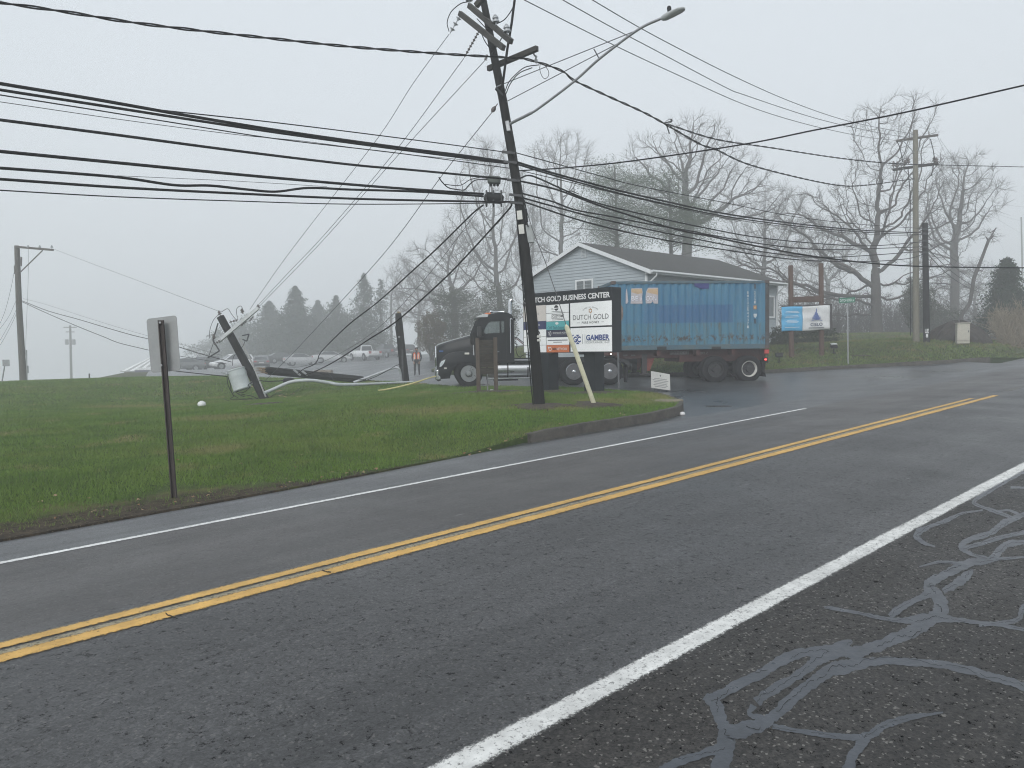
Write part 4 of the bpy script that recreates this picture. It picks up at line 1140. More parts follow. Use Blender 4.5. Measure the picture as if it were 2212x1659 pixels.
for pts in ([(1961, 360), (1966, 420), (1966, 480), (1966, 560), (1966.5, 640), (1967, 725)], [(2010, 300), (2018, 340), (2012, 380)], [(1937, 304), (1944, 320), (1950, 350)]):
    MB().tube(crom([P(*q, D1 - .3) for q in pts], 5), .02, 6).build('riser_cable', CABLE, t)
t2, D2 = up_pole('stub_pole', 'shorter dark pole with white letters right beside the new pole', 2002, 737, 1998, 482, 38.8, .165, .14, CREO)
t3, D3 = up_pole('utility_pole', 'grey pole at the right edge by the brown reeds', 2211, 712, 2206, 469, 47, .17, .14, GREYWOOD)
for k, y in enumerate((494, 505, 520, 533, 545)): MB().bar(P(1992, y, D2 - .2), P(2004, y, D2 - .2), .08, .08).build('cable_clamp', DSTEEL, t2)
for pts, r, lb in (([(2000, 505), (2060, 560), (2130, 600), (2205, 610)], .012, 'uppermost'), ([(2000, 520), (2060, 575), (2120, 612), (2206, 624)], .015, 'second'), ([(2000, 533), (2060, 590), (2125, 628), (2206, 640)], .015, 'third'), ([(2000, 545), (2050, 595), (2100, 625), (2150, 640), (2206, 632)], .017, 'lowest')):
    cable(pts, D2, D3, r, lb + ' cable sagging between the dark stub pole and the right edge pole', CABLE, 'cables between the right poles')
for pts, r, lb in (([(2024, 293), (2060, 370), (2100, 440), (2150, 510), (2180, 560)], .006, 'faint guy wire slanting right from the new pole upper arm'), ([(2028, 350), (2090, 420), (2150, 460), (2215, 480)], .007, 'upper faint wire from the new pole lower arm to the right edge'), ([(2020, 356), (2090, 425), (2150, 470), (2206, 505)], .007, 'lower faint wire from the new pole lower arm to the right edge pole'), ([(2030, 300), (2110, 410), (2160, 440), (2280, 452)], .006, 'faint high wire leaving the new pole for the right edge')):
    cable(pts, D1, D3 + 3, r, lb, WIRE, 'cables between the right poles')

# --- faint pole far off at the left, little signs
b = P(153.5, 834, 150); b.z = min(b.z, H(b.x, b.y))
t = thing('utility_pole', 'faint distant pole with two crossarms and transformers deep in the fog', 'utility pole', b)
MB().tube([b, P(151.5, 703, 150)], [.26, .2], 10).build('shaft', GREYWOOD, t)
for y, w in ((707, 14), (717, 9)): MB().bar(P(151.5 - w, y, 150), P(151.5 + w, y, 150), .16, .16).build('crossarm', GREYWOOD, t)
for a in (144, 159): MB().lathe(P(a, 733, 150), Vector((0, 0, -1)), [(0, .2), (.05, .34), (1.0, .34), (1.05, .2)], 12).build('transformer', GALV, t)
t = thing('small_sign', 'small square sign on a leaning post at the far left edge', 'sign', P(3, 831, 43))
sd_ = 43.0
MB().tube([P(3, 833, 43), P(10, 790, sd_)], .035, 8).build('post', GALV, t); MB().box(P(13, 784, sd_ - .06), (.40, .02, .36)).build('plate', GALV, t, bevel=.01)
b = P(193, 822, 45); b.z = H(b.x, b.y); t = thing('short_stake', 'short thin stake standing on the lawn crest far left of the road sign', 'stake', b)
MB().tube([b, P(193, 807, (b - CAM).dot(_f))], .04, 6).build('post', DSTEEL, t)

# --- road sign seen from behind
b = at(379.5, 1080); RD = (b - CAM).dot(_f)
t = thing('road_sign', 'grey back of a road sign on a dark steel post at the road edge', 'road sign', b)
RUST = M('rusty_channel_post', (0.040, 0.030, 0.027), 0.75, var=.4, scale=8, stretch=(3, 3, .6))
ptop, pbot = P(349, 692, RD - .03), b - Vector((0, 0, .2))
ax = (ptop - pbot).normalized()
mb = MB()
for o_, w_, h_ in ((0, .05, .012), (-.028, .012, .035), (.028, .012, .035)):
    mb.bar(pbot + Vector((o_, -.02 if w_ < .02 else 0, 0)), ptop + Vector((o_, -.02 if w_ < .02 else 0, 0)), w_, h_, Vector((0, 1, 0)))
mb.build('post', RUST, t)
cs = [P(316, 689, RD + .06), P(381, 681, RD + .02), P(390, 800, RD + .02), P(326.5, 806, RD + .06)]
poly = []
for i in range(4):
    p, a, c_ = cs[i], cs[i - 1], cs[(i + 1) % 4]
    e0, e1 = (a - p).normalized() * .045, (c_ - p).normalized() * .045
    for k in range(6):
        q = k / 5
        poly.append(p + e0 * (1 - q) ** 2 + e1 * q ** 2)
nrm = (cs[1] - cs[0]).cross(cs[3] - cs[0]).normalized()
MB().prism(poly, nrm * .006).build('plate', M('bare_aluminium_back', (0.27, 0.28, 0.28), 0.48, metal=.35, var=.09, scale=3), t)
for (a, y) in ((346, 697), (349, 789)): MB().lathe(P(a, y, RD - .06), Vector((0, -1, 0)), [(0, .014), (.012, .014), (.013, .006)], 8).build('bolt', GALV, t)
# ---------------------------------------------------------------- lettering
def letters(mb, s, c, ux, uy, h, w=None, bold=0.0, spacing=1.0, n_off=0.0):
    cu = bpy.data.curves.new('t', 'FONT')
    cu.body = s; cu.align_x = 'LEFT'; cu.offset = bold; cu.space_character = spacing; cu.resolution_u = 3; cu.fill_mode = 'FRONT'
    ob = bpy.data.objects.new('t', cu); C.objects.link(ob)
    dg = bpy.context.evaluated_depsgraph_get()
    me = bpy.data.meshes.new_from_object(ob.evaluated_get(dg))
    co = np.array([v.co[:] for v in me.vertices]); fs = [tuple(p.vertices) for p in me.polygons]
    bpy.data.objects.remove(ob); bpy.data.curves.remove(cu); bpy.data.meshes.remove(me)
    if len(co) == 0: return
    x0, x1, y0, y1 = co[:, 0].min(), co[:, 0].max(), co[:, 1].min(), co[:, 1].max()
    ky = h / (y1 - y0); kx = (w / (x1 - x0)) if w else ky
    ux, uy, c = Vector(ux), Vector(uy), Vector(c)
    nn = ux.cross(uy) * n_off
    mb.add([c + ux * ((q[0] - (x0 + x1) / 2) * kx) + uy * ((q[1] - (y0 + y1) / 2) * ky) + nn for q in co], fs)
def serifs(mb, s, c, ux, uy, h, w): pass

# ---------------------------------------------------------------- business center sign, square to the road
rpost, lpost = at(1284, 853, .1), at(1186, 851, .1)
eR = Vector((-NX, -NY, 0))                        # along the face, left to right
eB = Vector((UX, UY, 0))                          # into the cabinet
THK = 0.42
mid = (rpost + lpost) * .5 - eB * (THK * .5)      # on the front face plane
def fp_(a, b): return on_ray_plane(a, b, mid, eB)
z7 = lambda a, b: (1115.8 + a * .11432, 602.5 + b * .11432)
TLc, BRc = fp_(*z7(117, 305)), fp_(*z7(1800, 1364))
u0 = (TLc - mid).dot(eR); u1 = (BRc - mid).dot(eR)
ztop_ = fp_(*z7(1300, 190)).z; zbot_ = fp_(*z7(1000, 1394)).z
SW, SH = u1 - u0, ztop_ - zbot_
org = mid + eR * u0; org.z = zbot_
def sp3(u, v, o=0.0): return org + eR * u + Vector((0, 0, v)) - eB * o      # o: proud of the face
t = thing('business_sign', 'black framed business center sign with tenant panels behind the leaning pole', 'sign', (org.x + eR.x * SW / 2, org.y + eR.y * SW / 2, rpost.z))
BLK = M('sign_black_metal', (0.014, 0.018, 0.022), 0.5, spec=.25, var=.12, scale=3)
cab = MB().prism([sp3(0, 0), sp3(SW, 0), sp3(SW, SH), sp3(0, SH)], eB * THK).build('cabinet', BLK, t, bevel=.008)
hb = MB().box(sp3(SW / 2, SH * .895, .006) , (1, 1, 1)) if False else None
def panel(u_a, u_b, v_a, v_b, m, nm='panel', o=0.012):
    return MB().prism([sp3(u_a, v_a, o), sp3(u_b, v_a, o), sp3(u_b, v_b, o), sp3(u_a, v_b, o)], eB * (o - .001)).build(nm, m, t)
def ucol(zx): return (fp_(*z7(zx, 800)) - org).dot(eR)
uL0, uL1, uM0, uM1, uR0, uR1 = ucol(138), ucol(560), ucol(568), ucol(993), ucol(1022), ucol(1803)
WHT = M('sign_white_panel', (0.92, 0.93, 0.93), 0.45, var=.03, scale=2)
CRM = M('sign_cream_panel', (0.66, 0.61, 0.57), 0.4, var=.03, scale=2)
NAVY = M('sign_navy_panel', (0.030, 0.038, 0.12), 0.4, var=.05)
DNAVY = M('sign_dark_navy_panel', (0.022, 0.022, 0.055), 0.4, var=.05)
TEAL = M('sign_teal_panel', (0.10, 0.42, 0.44), 0.4, var=.04)
ORNG = M('sign_orange_panel', (0.62, 0.17, 0.055), 0.4, var=.04)
INK = M('black_ink', (0.015, 0.015, 0.017), 0.5, var=.05)
GREYINK = M('grey_ink', (0.16, 0.17, 0.18), 0.5, var=.05)
BLUEINK = M('blue_ink', (0.022, 0.05, 0.22), 0.5, var=.05)
WINK = M('white_ink', (0.75, 0.75, 0.75), 0.5, var=.02)
GOLDINK = M('honey_ink', (0.45, 0.25, 0.10), 0.5, var=.05)
Zv = Vector((0, 0, 1))
def words(s, u, v, h, w, m, bold=0.0, par=None, nm='lettering', o=0.016, sp=1.0, ang=0.0):
    mb = MB()
    ux, uy = eR * cos(ang) + Zv * sin(ang), Zv * cos(ang) - eR * sin(ang)
    letters(mb, s, sp3(u, v, o), ux, uy, h, w, bold, sp)
    return mb.build(nm, m, par or t, recalc=False)
def V(f): return SH * (1 - f)
# header: flower mark and words
hw0 = ucol(205) - ucol(120)
words('DUTCH GOLD BUSINESS CENTER', (ucol(212) + ucol(1775)) / 2, V(.115), SH * .088, ucol(1775) - ucol(212), WINK, .032, o=.006)
mb = MB()
fu, fv = ucol(165), V(.118)
for k in range(6):
    q = 2 * pi * k / 6
    mb.add([sp3(fu + cos(q) * .055 + cos(a) * .033, fv + sin(q) * .06 + sin(a) * .036, .006) for a in [2 * pi * j / 8 for j in range(8)]], [tuple(range(8))])
mb.build('flower_mark', WINK, t, recalc=False)
# left column
for a, b, m in ((.208, .470, CRM), (.475, .606, NAVY), (.610, .728, WHT), (.733, .868, WHT), (.873, .990, WHT)): panel(uL0, uL1, V(b), V(a), m)
words('E', uL1 - .30, V(.345), .05, .04, GREYINK); words('w', uL1 - .27, V(.535), .05, .06, WINK)
mb = MB()
for k in range(9):
    q0, q1 = pi * k / 9, pi * (k + 1) / 9
    cu_, cv_ = (uL0 + uL1) / 2 - .04, V(.69)
    mb.add([sp3(cu_ + cos(q) * r * 1.6, cv_ + sin(q) * r, .016) for q, r in ((q0, .17), (q1, .17), (q1, .145), (q0, .145))], [(0, 1, 2, 3)])
mb.build('arch_logo', INK, t, recalc=False)
# middle column
um = (uM0 + uM1) / 2; wm = uM1 - uM0
for a, b, m in ((.213, .345, WHT), (.352, .483, WHT), (.487, .623, TEAL), (.627, .743, DNAVY), (.747, .871, WHT), (.875, .992, ORNG)): panel(uM0, uM1, V(b), V(a), m)
words('ALL', uM0 + wm * .29, V(.278), .04, .085, INK, .01)
mb = MB(); mb.add([sp3(uM0 + wm * .46 + cos(q) * wm * .095, V(.268) + sin(q) * .078, .015) for q in [2 * pi * k / 18 for k in range(18)]], [tuple(range(18))]); mb.build('round_logo', INK, t, recalc=False)
mb = MB(); mb.prism([sp3(uM0 + wm * .36, V(.282), .017), sp3(uM0 + wm * .56, V(.276), .017), sp3(uM0 + wm * .56, V(.264), .017), sp3(uM0 + wm * .36, V(.268), .017)], eB * .001); mb.build('logo_band', WHT, t)
mb = MB(); mb.prism([sp3(uM0 + wm * .25, V(.330), .015), sp3(uM0 + wm * .75, V(.330), .015), sp3(uM0 + wm * .75, V(.322), .015), sp3(uM0 + wm * .25, V(.322), .015)], eB * .001); mb.build('small_print', GREYINK, t)
words('CUSTOM', uM0 + wm * .51, V(.405), .066, wm * .46, INK, .012)
mb = MB()
for (a, b, c_, d) in ((.25, .78, .375, .368), (.25, .78, .442, .437), (.25, .265, .442, .368), (.765, .78, .442, .368), (.28, .76, .466, .458)):
    mb.prism([sp3(uM0 + wm * a, V(c_), .0155), sp3(uM0 + wm * b, V(c_), .0155), sp3(uM0 + wm * b, V(d), .0155), sp3(uM0 + wm * a, V(d), .0155)], eB * .001)
mb.build('logo_frame', INK, t)
words('CHS Tech Solutions', um, V(.588), .078, wm * .88, M('dark_teal_ink', (0.012, 0.09, 0.12), .5), .006)
mb = MB()
for a, r in ((-.035, .028), (0, .04), (.035, .03)): mb.add([sp3(um - .02 + a + cos(q) * r, V(.520) + sin(q) * r, .015 + r * .01) for q in [2 * pi * k / 10 for k in range(10)]], [tuple(range(10))])
mb.build('cloud_logo', WINK, t, recalc=False)
words('SPORTSRIDER AGENCY', uM0 + wm * .62, V(.675), .048, wm * .66, WINK, .004)
mb = MB(); mb.prism([sp3(uM0 + wm * .3, V(.712), .015), sp3(uM0 + wm * .9, V(.712), .015), sp3(uM0 + wm * .9, V(.705), .015), sp3(uM0 + wm * .3, V(.705), .015)], eB * .001); mb.build('small_print', GREYINK, t)
words('S', uM0 + wm * .13, V(.682), .10, .065, WINK, .0)
mb = MB()
for k in range(8):
    q0, q1 = -1.2 + 2.2 * k / 8, -1.2 + 2.2 * (k + 1) / 8
    mb.add([sp3(uM0 + wm * .125 + cos(q) * r, V(.682) + sin(q) * r, .015) for q, r in ((q0, .085), (q1, .085), (q1, .07), (q0, .07))], [(0, 1, 2, 3)])
mb.build('crescent_logo', WINK, t, recalc=False)
mb = MB()
for f_, w_, h_ in ((.795, .88, .026), (.827, .38, .018)):
    mb.prism([sp3(um - wm * w_ / 2, V(f_) - h_ / 2, .015), sp3(um + wm * w_ / 2, V(f_) - h_ / 2, .015), sp3(um + wm * w_ / 2, V(f_) + h_ / 2, .015), sp3(um - wm * w_ / 2, V(f_) + h_ / 2, .015)], eB * .001)
mb.build('small_print', GREYINK, t)
words('MRI', uM0 + wm * .37, V(.938), .072, wm * .19, INK, .02); words('NETWORK', uM0 + wm * .69, V(.938), .072, wm * .46, WINK, .008)
mb = MB()
for k in range(14):
    q0, q1 = 2 * pi * k / 14, 2 * pi * (k + 1) / 14
    mb.add([sp3(uM0 + wm * .165 + cos(q) * r, V(.938) + sin(q) * r, .015) for q, r in ((q0, .058), (q1, .058), (q1, .04), (q0, .04))], [(0, 1, 2, 3)])
mb.add([sp3(uM0 + wm * .10 + cos(q) * .024, V(.915) + sin(q) * .03, .015) for q in [2 * pi * k / 10 for k in range(10)]], [tuple(range(10))])
mb.build('round_logo', WINK, t, recalc=False)
# right column
ur = (uR0 + uR1) / 2; wr = uR1 - uR0
panel(uR0, uR1, V(.584), V(.208), WHT); panel(uR0, uR1, V(.984), V(.608), WHT)
words('DUTCH GOLD', ur, V(.442), .135, wr * .86, INK, -.004, sp=1.05)
words('PURE HONEY', ur - wr * .0, V(.527), .06, wr * .42, INK, .012, sp=1.2)
words('ESTD', ur - wr * .29, V(.527), .022, .10, GREYINK); words('1946', ur + wr * .29, V(.527), .022, .10, GREYINK)
txt = 'COMMITTED GROWERS'
for k, ch in enumerate(txt):
    if ch == ' ': continue
    q = radians(152 - 124 * k / (len(txt) - 1))
    words(ch, ur + cos(q) * wr * .20, V(.372) + sin(q) * .145, .030, .026, GREYINK, 0, ang=q - pi / 2)
mb = MB()
for k in range(6):
    q = 2 * pi * k / 6 + .5
    mb.add([sp3(ur + cos(q) * .045 + cos(a) * .022, V(.348) + sin(q) * .05 + sin(a) * .022, .015) for a in [2 * pi * j / 6 for j in range(6)]], [tuple(range(6))])
mb.build('flower_mark', GOLDINK, t, recalc=False)
words('GAMBER', uR0 + wr * .67, V(.765), .155, wr * .56, BLUEINK, .035)
words('CONTAINER, INC', uR0 + wr * .67, V(.845), .055, wr * .56, GREYINK, 0, sp=1.1)
mb = MB(); mb.prism([sp3(uR0 + wr * .385, V(.822), .015), sp3(uR0 + wr * .95, V(.822), .015), sp3(uR0 + wr * .95, V(.815), .015), sp3(uR0 + wr * .385, V(.815), .015)], eB * .001)
for a in (.295, .36): mb.prism([sp3(uR0 + wr * a, V(.86), .015), sp3(uR0 + wr * (a + .008), V(.86), .015), sp3(uR0 + wr * (a + .008), V(.71), .015), sp3(uR0 + wr * a, V(.71), .015)], eB * .001)
mb.build('logo_rules', GREYINK, t)
words('GC', uR0 + wr * .165, V(.79), .17, wr * .19, BLUEINK, .045)
mb = MB()
for (a, b) in ((.05, .865), (.05, .715)):
    s_ = 1 if b > .8 else -1
    mb.add([sp3(uR0 + wr * a, V(b), .015), sp3(uR0 + wr * (a + .05), V(b), .015), sp3(uR0 + wr * a, V(b - .03 * s_), .015)], [(0, 1, 2)])
    mb.add([sp3(uR0 + wr * (a + .085), V(b), .015), sp3(uR0 + wr * (a + .18), V(b), .015), sp3(uR0 + wr * (a + .13), V(b - .035 * s_), .015)], [(0, 1, 2)])
mb.build('logo_corners', BLUEINK, t, recalc=False)
# box posts
for p_ in (rpost, lpost):
    pw = .40
    mb = MB()
    c = Vector((p_.x, p_.y, 0))
    lo = p_.z - .25
    mb.prism([c + eR * a * pw / 2 + eB * b * pw / 2 + Vector((0, 0, lo)) for a, b in ((-1, -1), (1, -1), (1, 1), (-1, 1))], Vector((0, 0, zbot_ - lo - .002)))
    mb.build('post', BLK, t, bevel=.012)
b = at(1337, 840)
o = MB().tube([b - Vector((0, 0, .1)), P(1335, 752, (b - CAM).dot(_f))], .035, 8)
o = o.build('sign_stake', M('dull_steel_tube', (.14, .145, .15), .5, metal=.4)); tag(o, 'thin grey metal post standing at the right end of the business sign', 'post')

# ---------------------------------------------------------------- small wooden sign seen from behind
w0, w1 = at(1034.5, 853, .1), at(1072, 850, .1)
t = thing('wooden_sign', 'small weathered wooden sign on two posts in front of the truck cab', 'sign', (w0 + w1) / 2)
OLDW = M('old_brown_wood', (0.085, 0.066, 0.050), .85, var=.4, scale=4, stretch=(6, 6, .5), bump=.5, bscale=14)
BRDW = M('old_brown_board', (0.060, 0.052, 0.040), .85, var=.4, scale=4, stretch=(.8, .8, 8), bump=.5, bscale=14)
dW = ((w0 - CAM).dot(_f), (w1 - CAM).dot(_f))
for p_, tp, d_ in ((w0, (1031, 731), dW[0]), (w1, (1069.5, 729), dW[1])):
    MB().bar(p_ - Vector((0, 0, .1)), P(tp[0], tp[1], d_), .115, .10).build('post', OLDW, t, bevel=.012)
bp0, bp1 = P(1037, 809, dW[0]), P(1068, 734, dW[1])
for k in range(5):
    ya, yb = 734 + k * 15, 734 + k * 15 + 14.4
    q0, q1, q2, q3 = P(1036.5, yb + .6, dW[0] + .03), P(1067, yb - .3, dW[1] + .03), P(1066.5, ya - .3, dW[1] + .03), P(1035.5, ya + .6, dW[0] + .03)
    MB().prism([q0, q1, q2, q3], Vector((0, .03, 0))).build('board', BRDW, t)
o = MB().tube([at(1053.5, 852, .1), P(1053, 808, dW[0])], .022, 6).build('thin_stake', GALV); tag(o, 'thin white stake between the wooden sign posts', 'stake')
o = MB().lathe(at(1062, 851, .1) + Vector((0, 0, .03)), Vector((0, 0, 1)), [(0, .06), (.03, .1), (.08, .08), (.1, .03)], 9).build('litter', M('white_litter', (.6, .6, .6)), smooth=radians(60)); tag(o, 'crumpled white litter between the wooden sign posts', 'litter')
o = MB().lathe(at(1474, 897) + Vector((0, 0, .0)), Vector((0, 0, 1)), [(0, .05), (.02, .07), (.06, .06), (.08, .02)], 9).build('litter', M('white_litter', (.6, .6, .6)), smooth=radians(60)); tag(o, 'crumpled white litter in the gutter at the kerb corner', 'litter')

# ---------------------------------------------------------------- little white yard sign
y0, y1 = at(1412, 846), at(1448, 850)
yd = (y0 - CAM).dot(_f)
q = [P(1406.5, 837.5, yd), P(1448, 843.5, yd - .35), P(1447, 808.5, yd - .35), P(1406, 801.5, yd)]
t = thing('yard_sign', 'small white yard sign with grey writing at the driveway kerb', 'sign', at(1427, 848))
MB().prism(q, Vector((.002, .012, 0))).build('plate', M('white_corrugated_plastic', (.60, .60, .57), .5, var=.04), t)
ux = (q[1] - q[0]).normalized(); uy = (q[3] - q[0]).normalized(); wq = (q[1] - q[0]).length; hq = (q[3] - q[0]).length
nq = ux.cross(uy).normalized() * .004
mb = MB()
for k, wd_ in enumerate((.66, .82, .70, .62, .74, .58)):
    c = q[0] + ux * wq * .5 + uy * hq * (.60 - .095 * k) + nq
    a, b = ux * wq * wd_ / 2, uy * hq * .014
    mb.add([c - a - b, c + a - b, c + a + b, c - a + b], [(0, 1, 2, 3)])
c = q[0] + ux * wq * .5 + uy * hq * .80 + nq
mb.add([c + ux * cos(a) * .035 + uy * sin(a) * .05 for a in (0.5, 2.6, 4.71)], [(0, 1, 2)])
mb.build('printed_lines', GREYINK, t, recalc=False)
for k in (.2, .8): MB().tube([q[0].lerp(q[1], k) + Vector((0, .01, .15)), q[0].lerp(q[1], k) + Vector((0, .01, -.42))], .006, 5).build('wire_leg', DSTEEL, t)
# flat inlet stone and drain grate
c = at(1439, 869, .13)
o = MB().lathe(c + Vector((0, 0, .01)), Vector((0, 0, 1)), [(-.1, .40), (.03, .42), (.06, .40), (.065, .30)], 22).build('inlet_cap', M('buff_concrete', (.20, .175, .13), .9, var=.3, scale=6, bump=.4), smooth=radians(40)); tag(o, 'round buff concrete cap set in the lawn at the kerb corner', 'inlet cap')
c = at(1550, 877)
o = MB().box(c + Vector((0, 0, .0)), (.62, .34, .02)).build('drain_grate', DSTEEL, bevel=.004); tag(o, 'dark iron drain grate lying in the driveway mouth', 'drain')
o = MB().lathe(at(1437, 866), Vector((0, 0, 1)), [(0, .01), (.01, .01)], 4).build('tmp', None); bpy.data.objects.remove(o)
c = at(699, 807); e_ = (at(717, 807) - at(681, 807)); e_.z = 0
o = MB().tube([c - e_ * .5 + Vector((0, 0, .14)), c + e_ * .5 + Vector((0, 0, .14))], [.15, .15], 10).build('wheel_stop', M('worn_stone', (.16, .13, .10), .9, var=.4, bump=.5)); tag(o, 'brownish log-like stop lying on the lot behind the fallen pole', 'log')

# ---------------------------------------------------------------- house, long side along the road
B3 = P(1405, 582, 36.0)
Lu = Vector((UX, UY, 0)); Nn = Vector((NX, NY, 0))
def solve_w(a, dirv):
    """length along dirv from B3 that lands on picture column a"""
    r = ray(a, 600); r2 = Vector((r.x, r.y)); d2 = Vector((dirv.x, dirv.y)); b2 = Vector((B3.x, B3.y))
    m = Matrix(((r2.x, -d2.x), (r2.y, -d2.y)))
    return (m.inverted() @ b2)[1]
HW, HL = solve_w(1118, Nn), solve_w(1697, Lu)
ridge = on_ray_plane(1255, 522, B3 + Nn * HW / 2, Vector((UX, UY, 0)))
ZE, ZR = B3.z, ridge.z
OV = .42                                          # overhang of the roof
def hp(l, n, z): return Vector((B3.x, B3.y, 0)) + Lu * l + Nn * n + Vector((0, 0, z))
gz = min(H(hp(0, 0, 0).x, hp(0, 0, 0).y), H(hp(HL, 0, 0).x, hp(HL, 0, 0).y)) - .3
t = thing('house', 'pale blue-grey sided house with dark shingle gable roof behind the container', 'house', hp(HL / 2, HW / 2, gz))
SIDE = M('pale_lap_siding', (0.33, 0.37, 0.395), .6, var=.05, scale=2)
slope = (ZR - ZE) / (HW / 2)
def zroof(n): return ZE + slope * min(n, HW - n)
l0, l1, n0, n1 = OV * .6, HL - OV * .6, OV, HW - OV
wallm = MB()
body = [hp(0, n0, gz), hp(0, n1, gz), hp(0, n1, zroof(n1) - .12), hp(0, HW / 2, ZR - .12), hp(0, n0, zroof(n0) - .12)]
wallm.prism([p + Lu * (l0 + .03) for p in body], Lu * (l1 - l0 - .06))
# lap boards on the gable and the long side: each a tilted strip
z = gz + .5
def zl(n): return zroof(n) - .13
while z < ZR - .2:
    z2 = z + .155
    def ext(zz):
        if zz <= zl(n0): return n0, n1
        q = (zz + .13 - ZE) / slope
        return q, HW - q
    a0, a1 = ext(z); b0, b1 = ext(min(z2, ZR - .14))
    if b1 - b0 > .02:
        for l_, d_ in ((l0, -1), (l1, 1)):
            p = [hp(l_ + d_ * .030, a0, z), hp(l_ + d_ * .030, a1, z), hp(l_ + d_ * .001, b1, z2), hp(l_ + d_ * .001, b0, z2)]
            wallm.add(p + [hp(l_ - d_ * .012, a0, z), hp(l_ - d_ * .012, a1, z)], [(0, 1, 2, 3), (0, 4, 5, 1)])
    if z2 < zl(n0):
        p = [hp(l0, n0 - .030, z), hp(l1, n0 - .030, z), hp(l1, n0 - .001, z2), hp(l0, n0 - .001, z2)]
        wallm.add(p + [hp(l0, n0 + .012, z), hp(l1, n0 + .012, z)], [(0, 1, 2, 3), (0, 4, 5, 1)])
    z = z2
wallm.build('wall', SIDE, t, recalc=False)
MB().prism([p + Lu * (l0 + .06) + (Nn * .03 if k in (0, 4) else Vector()) for k, p in enumerate([hp(0, n0 + .04, gz - .4), hp(0, n1 - .04, gz - .4), hp(0, n1 - .04, gz + .5), hp(0, n0 + .04, gz + .5)])], Lu * (l1 - l0 - .12)).build('foundation', M('house_block', (.22, .22, .21), .9, var=.2), t)
TRIM = M('white_trim', (0.66, 0.68, 0.69), .5, var=.04)
SHING = NT('dark_shingles')
v_ = SHING.coord()
g_ = SHING.mapping(v_, (1, 1, 1), (0, 0, -ROAD_ROT))
br = SHING.t.nodes.new('ShaderNodeTexBrick'); SHING.link(g_, br.inputs[0]); br.inputs['Scale'].default_value = 3.2; br.inputs['Mortar Size'].default_value = .012
br.inputs['Color1'].default_value = (.058, .056, .056, 1); br.inputs['Color2'].default_value = (.085, .082, .080, 1); br.inputs['Mortar'].default_value = (.035, .035, .036, 1)
SHING.set(color=SHING.mix(SHING.rng(SHING.noise(v_, .8, 5), .3, .7), br.outputs[0], SHING.mix(.5, br.outputs[0], (.05, .055, .045))), rough=.9, spec=.2)
SHING.bump(SHING.noise(v_, 20, 4), .5, .02)
for side in (0, 1):
    na, nb_ = (0, HW / 2) if side == 0 else (HW, HW / 2)
    q = [hp(0, na, ZE), hp(HL, na, ZE), hp(HL, nb_, ZR), hp(0, nb_, ZR)]
    MB().prism(q, Vector((0, 0, -.09))).build('roof_slope', SHING.m, t)
    ga = [hp(-.02, na, ZE - .005), hp(-.02, nb_, ZR - .005), hp(-.02, nb_, ZR - .20), hp(-.02, na, ZE - .20)]
    for off in (0, HL): MB().prism([p + Lu * off for p in ga], Lu * .035).build('bargeboard', TRIM, t)
MB().box(hp(HL / 2, -.02, ZE - .10), (HL, .03, .17), Matrix.Rotation(ROAD_ROT, 3, 'Z')).build('fascia', TRIM, t)
MB().box(hp(HL / 2, .24, ZE - .17), (HL - .1, .50, .015), Matrix.Rotation(ROAD_ROT, 3, 'Z')).build('soffit', M('grey_soffit', (.5, .52, .53)), t)
mb = MB()
gut = [(-.16, -.02), (-.17, -.10), (-.10, -.14), (-.04, -.14), (-.04, -.12), (-.10, -.12), (-.145, -.09), (-.14, -.02)]
mb.prism([hp(0, a, ZE + b) for a, b in gut], Lu * HL); mb.build('gutter', TRIM, t)
MB().tube([hp(.35, -.09, ZE - .13), hp(.36, -.09, ZE - .26), hp(.30, n0 - .07, ZE - .62), hp(.30, n0 - .07, ZE - .8), hp(.30, n0 - .07, gz)], .045, 8).build('downspout', TRIM, t, smooth=radians(50))
MB().tube([hp(HL - .35, -.09, ZE - .13), hp(HL - .36, -.09, ZE - .26), hp(l1 - .12, n0 - .07, ZE - .7), hp(l1 - .12, n0 - .07, gz)], .045, 8).build('downspout', TRIM, t, smooth=radians(50))
for l_, n_ in ((l0, n0), (l0, n1), (l1, n0)): MB().box(hp(l_, n_, (gz + zl(n0)) / 2), (.10, .10, zl(n0) - gz), Matrix.Rotation(ROAD_ROT, 3, 'Z')).build('corner_board', TRIM, t)
GLASS = M('window_glass', (0.10, 0.115, 0.12), .08, var=.2, scale=2, spec=.8)
def gable_pt(a, b): return on_ray_plane(a, b, hp(l0, 0, 0), Lu)
def hwin(pa, pb, vert, sash=2, nm='window'):
    """window between two opposite corners on a wall; vert = outward direction"""
    n_lo, n_hi = sorted(((pa - hp(0, 0, 0)).dot(Nn), (pb - hp(0, 0, 0)).dot(Nn)))
    z_lo, z_hi = min(pa.z, pb.z), max(pa.z, pb.z)
    def q(n, z, o): return hp(l0 - o, n, z)
    fr = MB().prism([q(n_lo, z_lo, .02), q(n_hi, z_lo, .02), q(n_hi, z_hi, .02), q(n_lo, z_hi, .02)], -Lu * .04,
                    [[q(a, z_lo + .09, .02), q(b, z_lo + .09, .02), q(b, z_hi - .09, .02), q(a, z_hi - .09, .02)] for a, b in [((n_lo + .08) + k * (n_hi - n_lo - .12) / sash, (n_lo + .08) + (k + 1) * (n_hi - n_lo - .12) / sash - .05) for k in range(sash)]])
    f = fr.build(nm, TRIM, t)
    MB().prism([q(n_lo + .03, z_lo + .03, .022), q(n_hi - .03, z_lo + .03, .022), q(n_hi - .03, z_hi - .03, .022), q(n_lo + .03, z_hi - .03, .022)], -Lu * .006).build('pane', GLASS, f)
pw = gable_pt(1244, 605); pw2 = gable_pt(1282, 605)
pw2.z = pw.z - 1.15
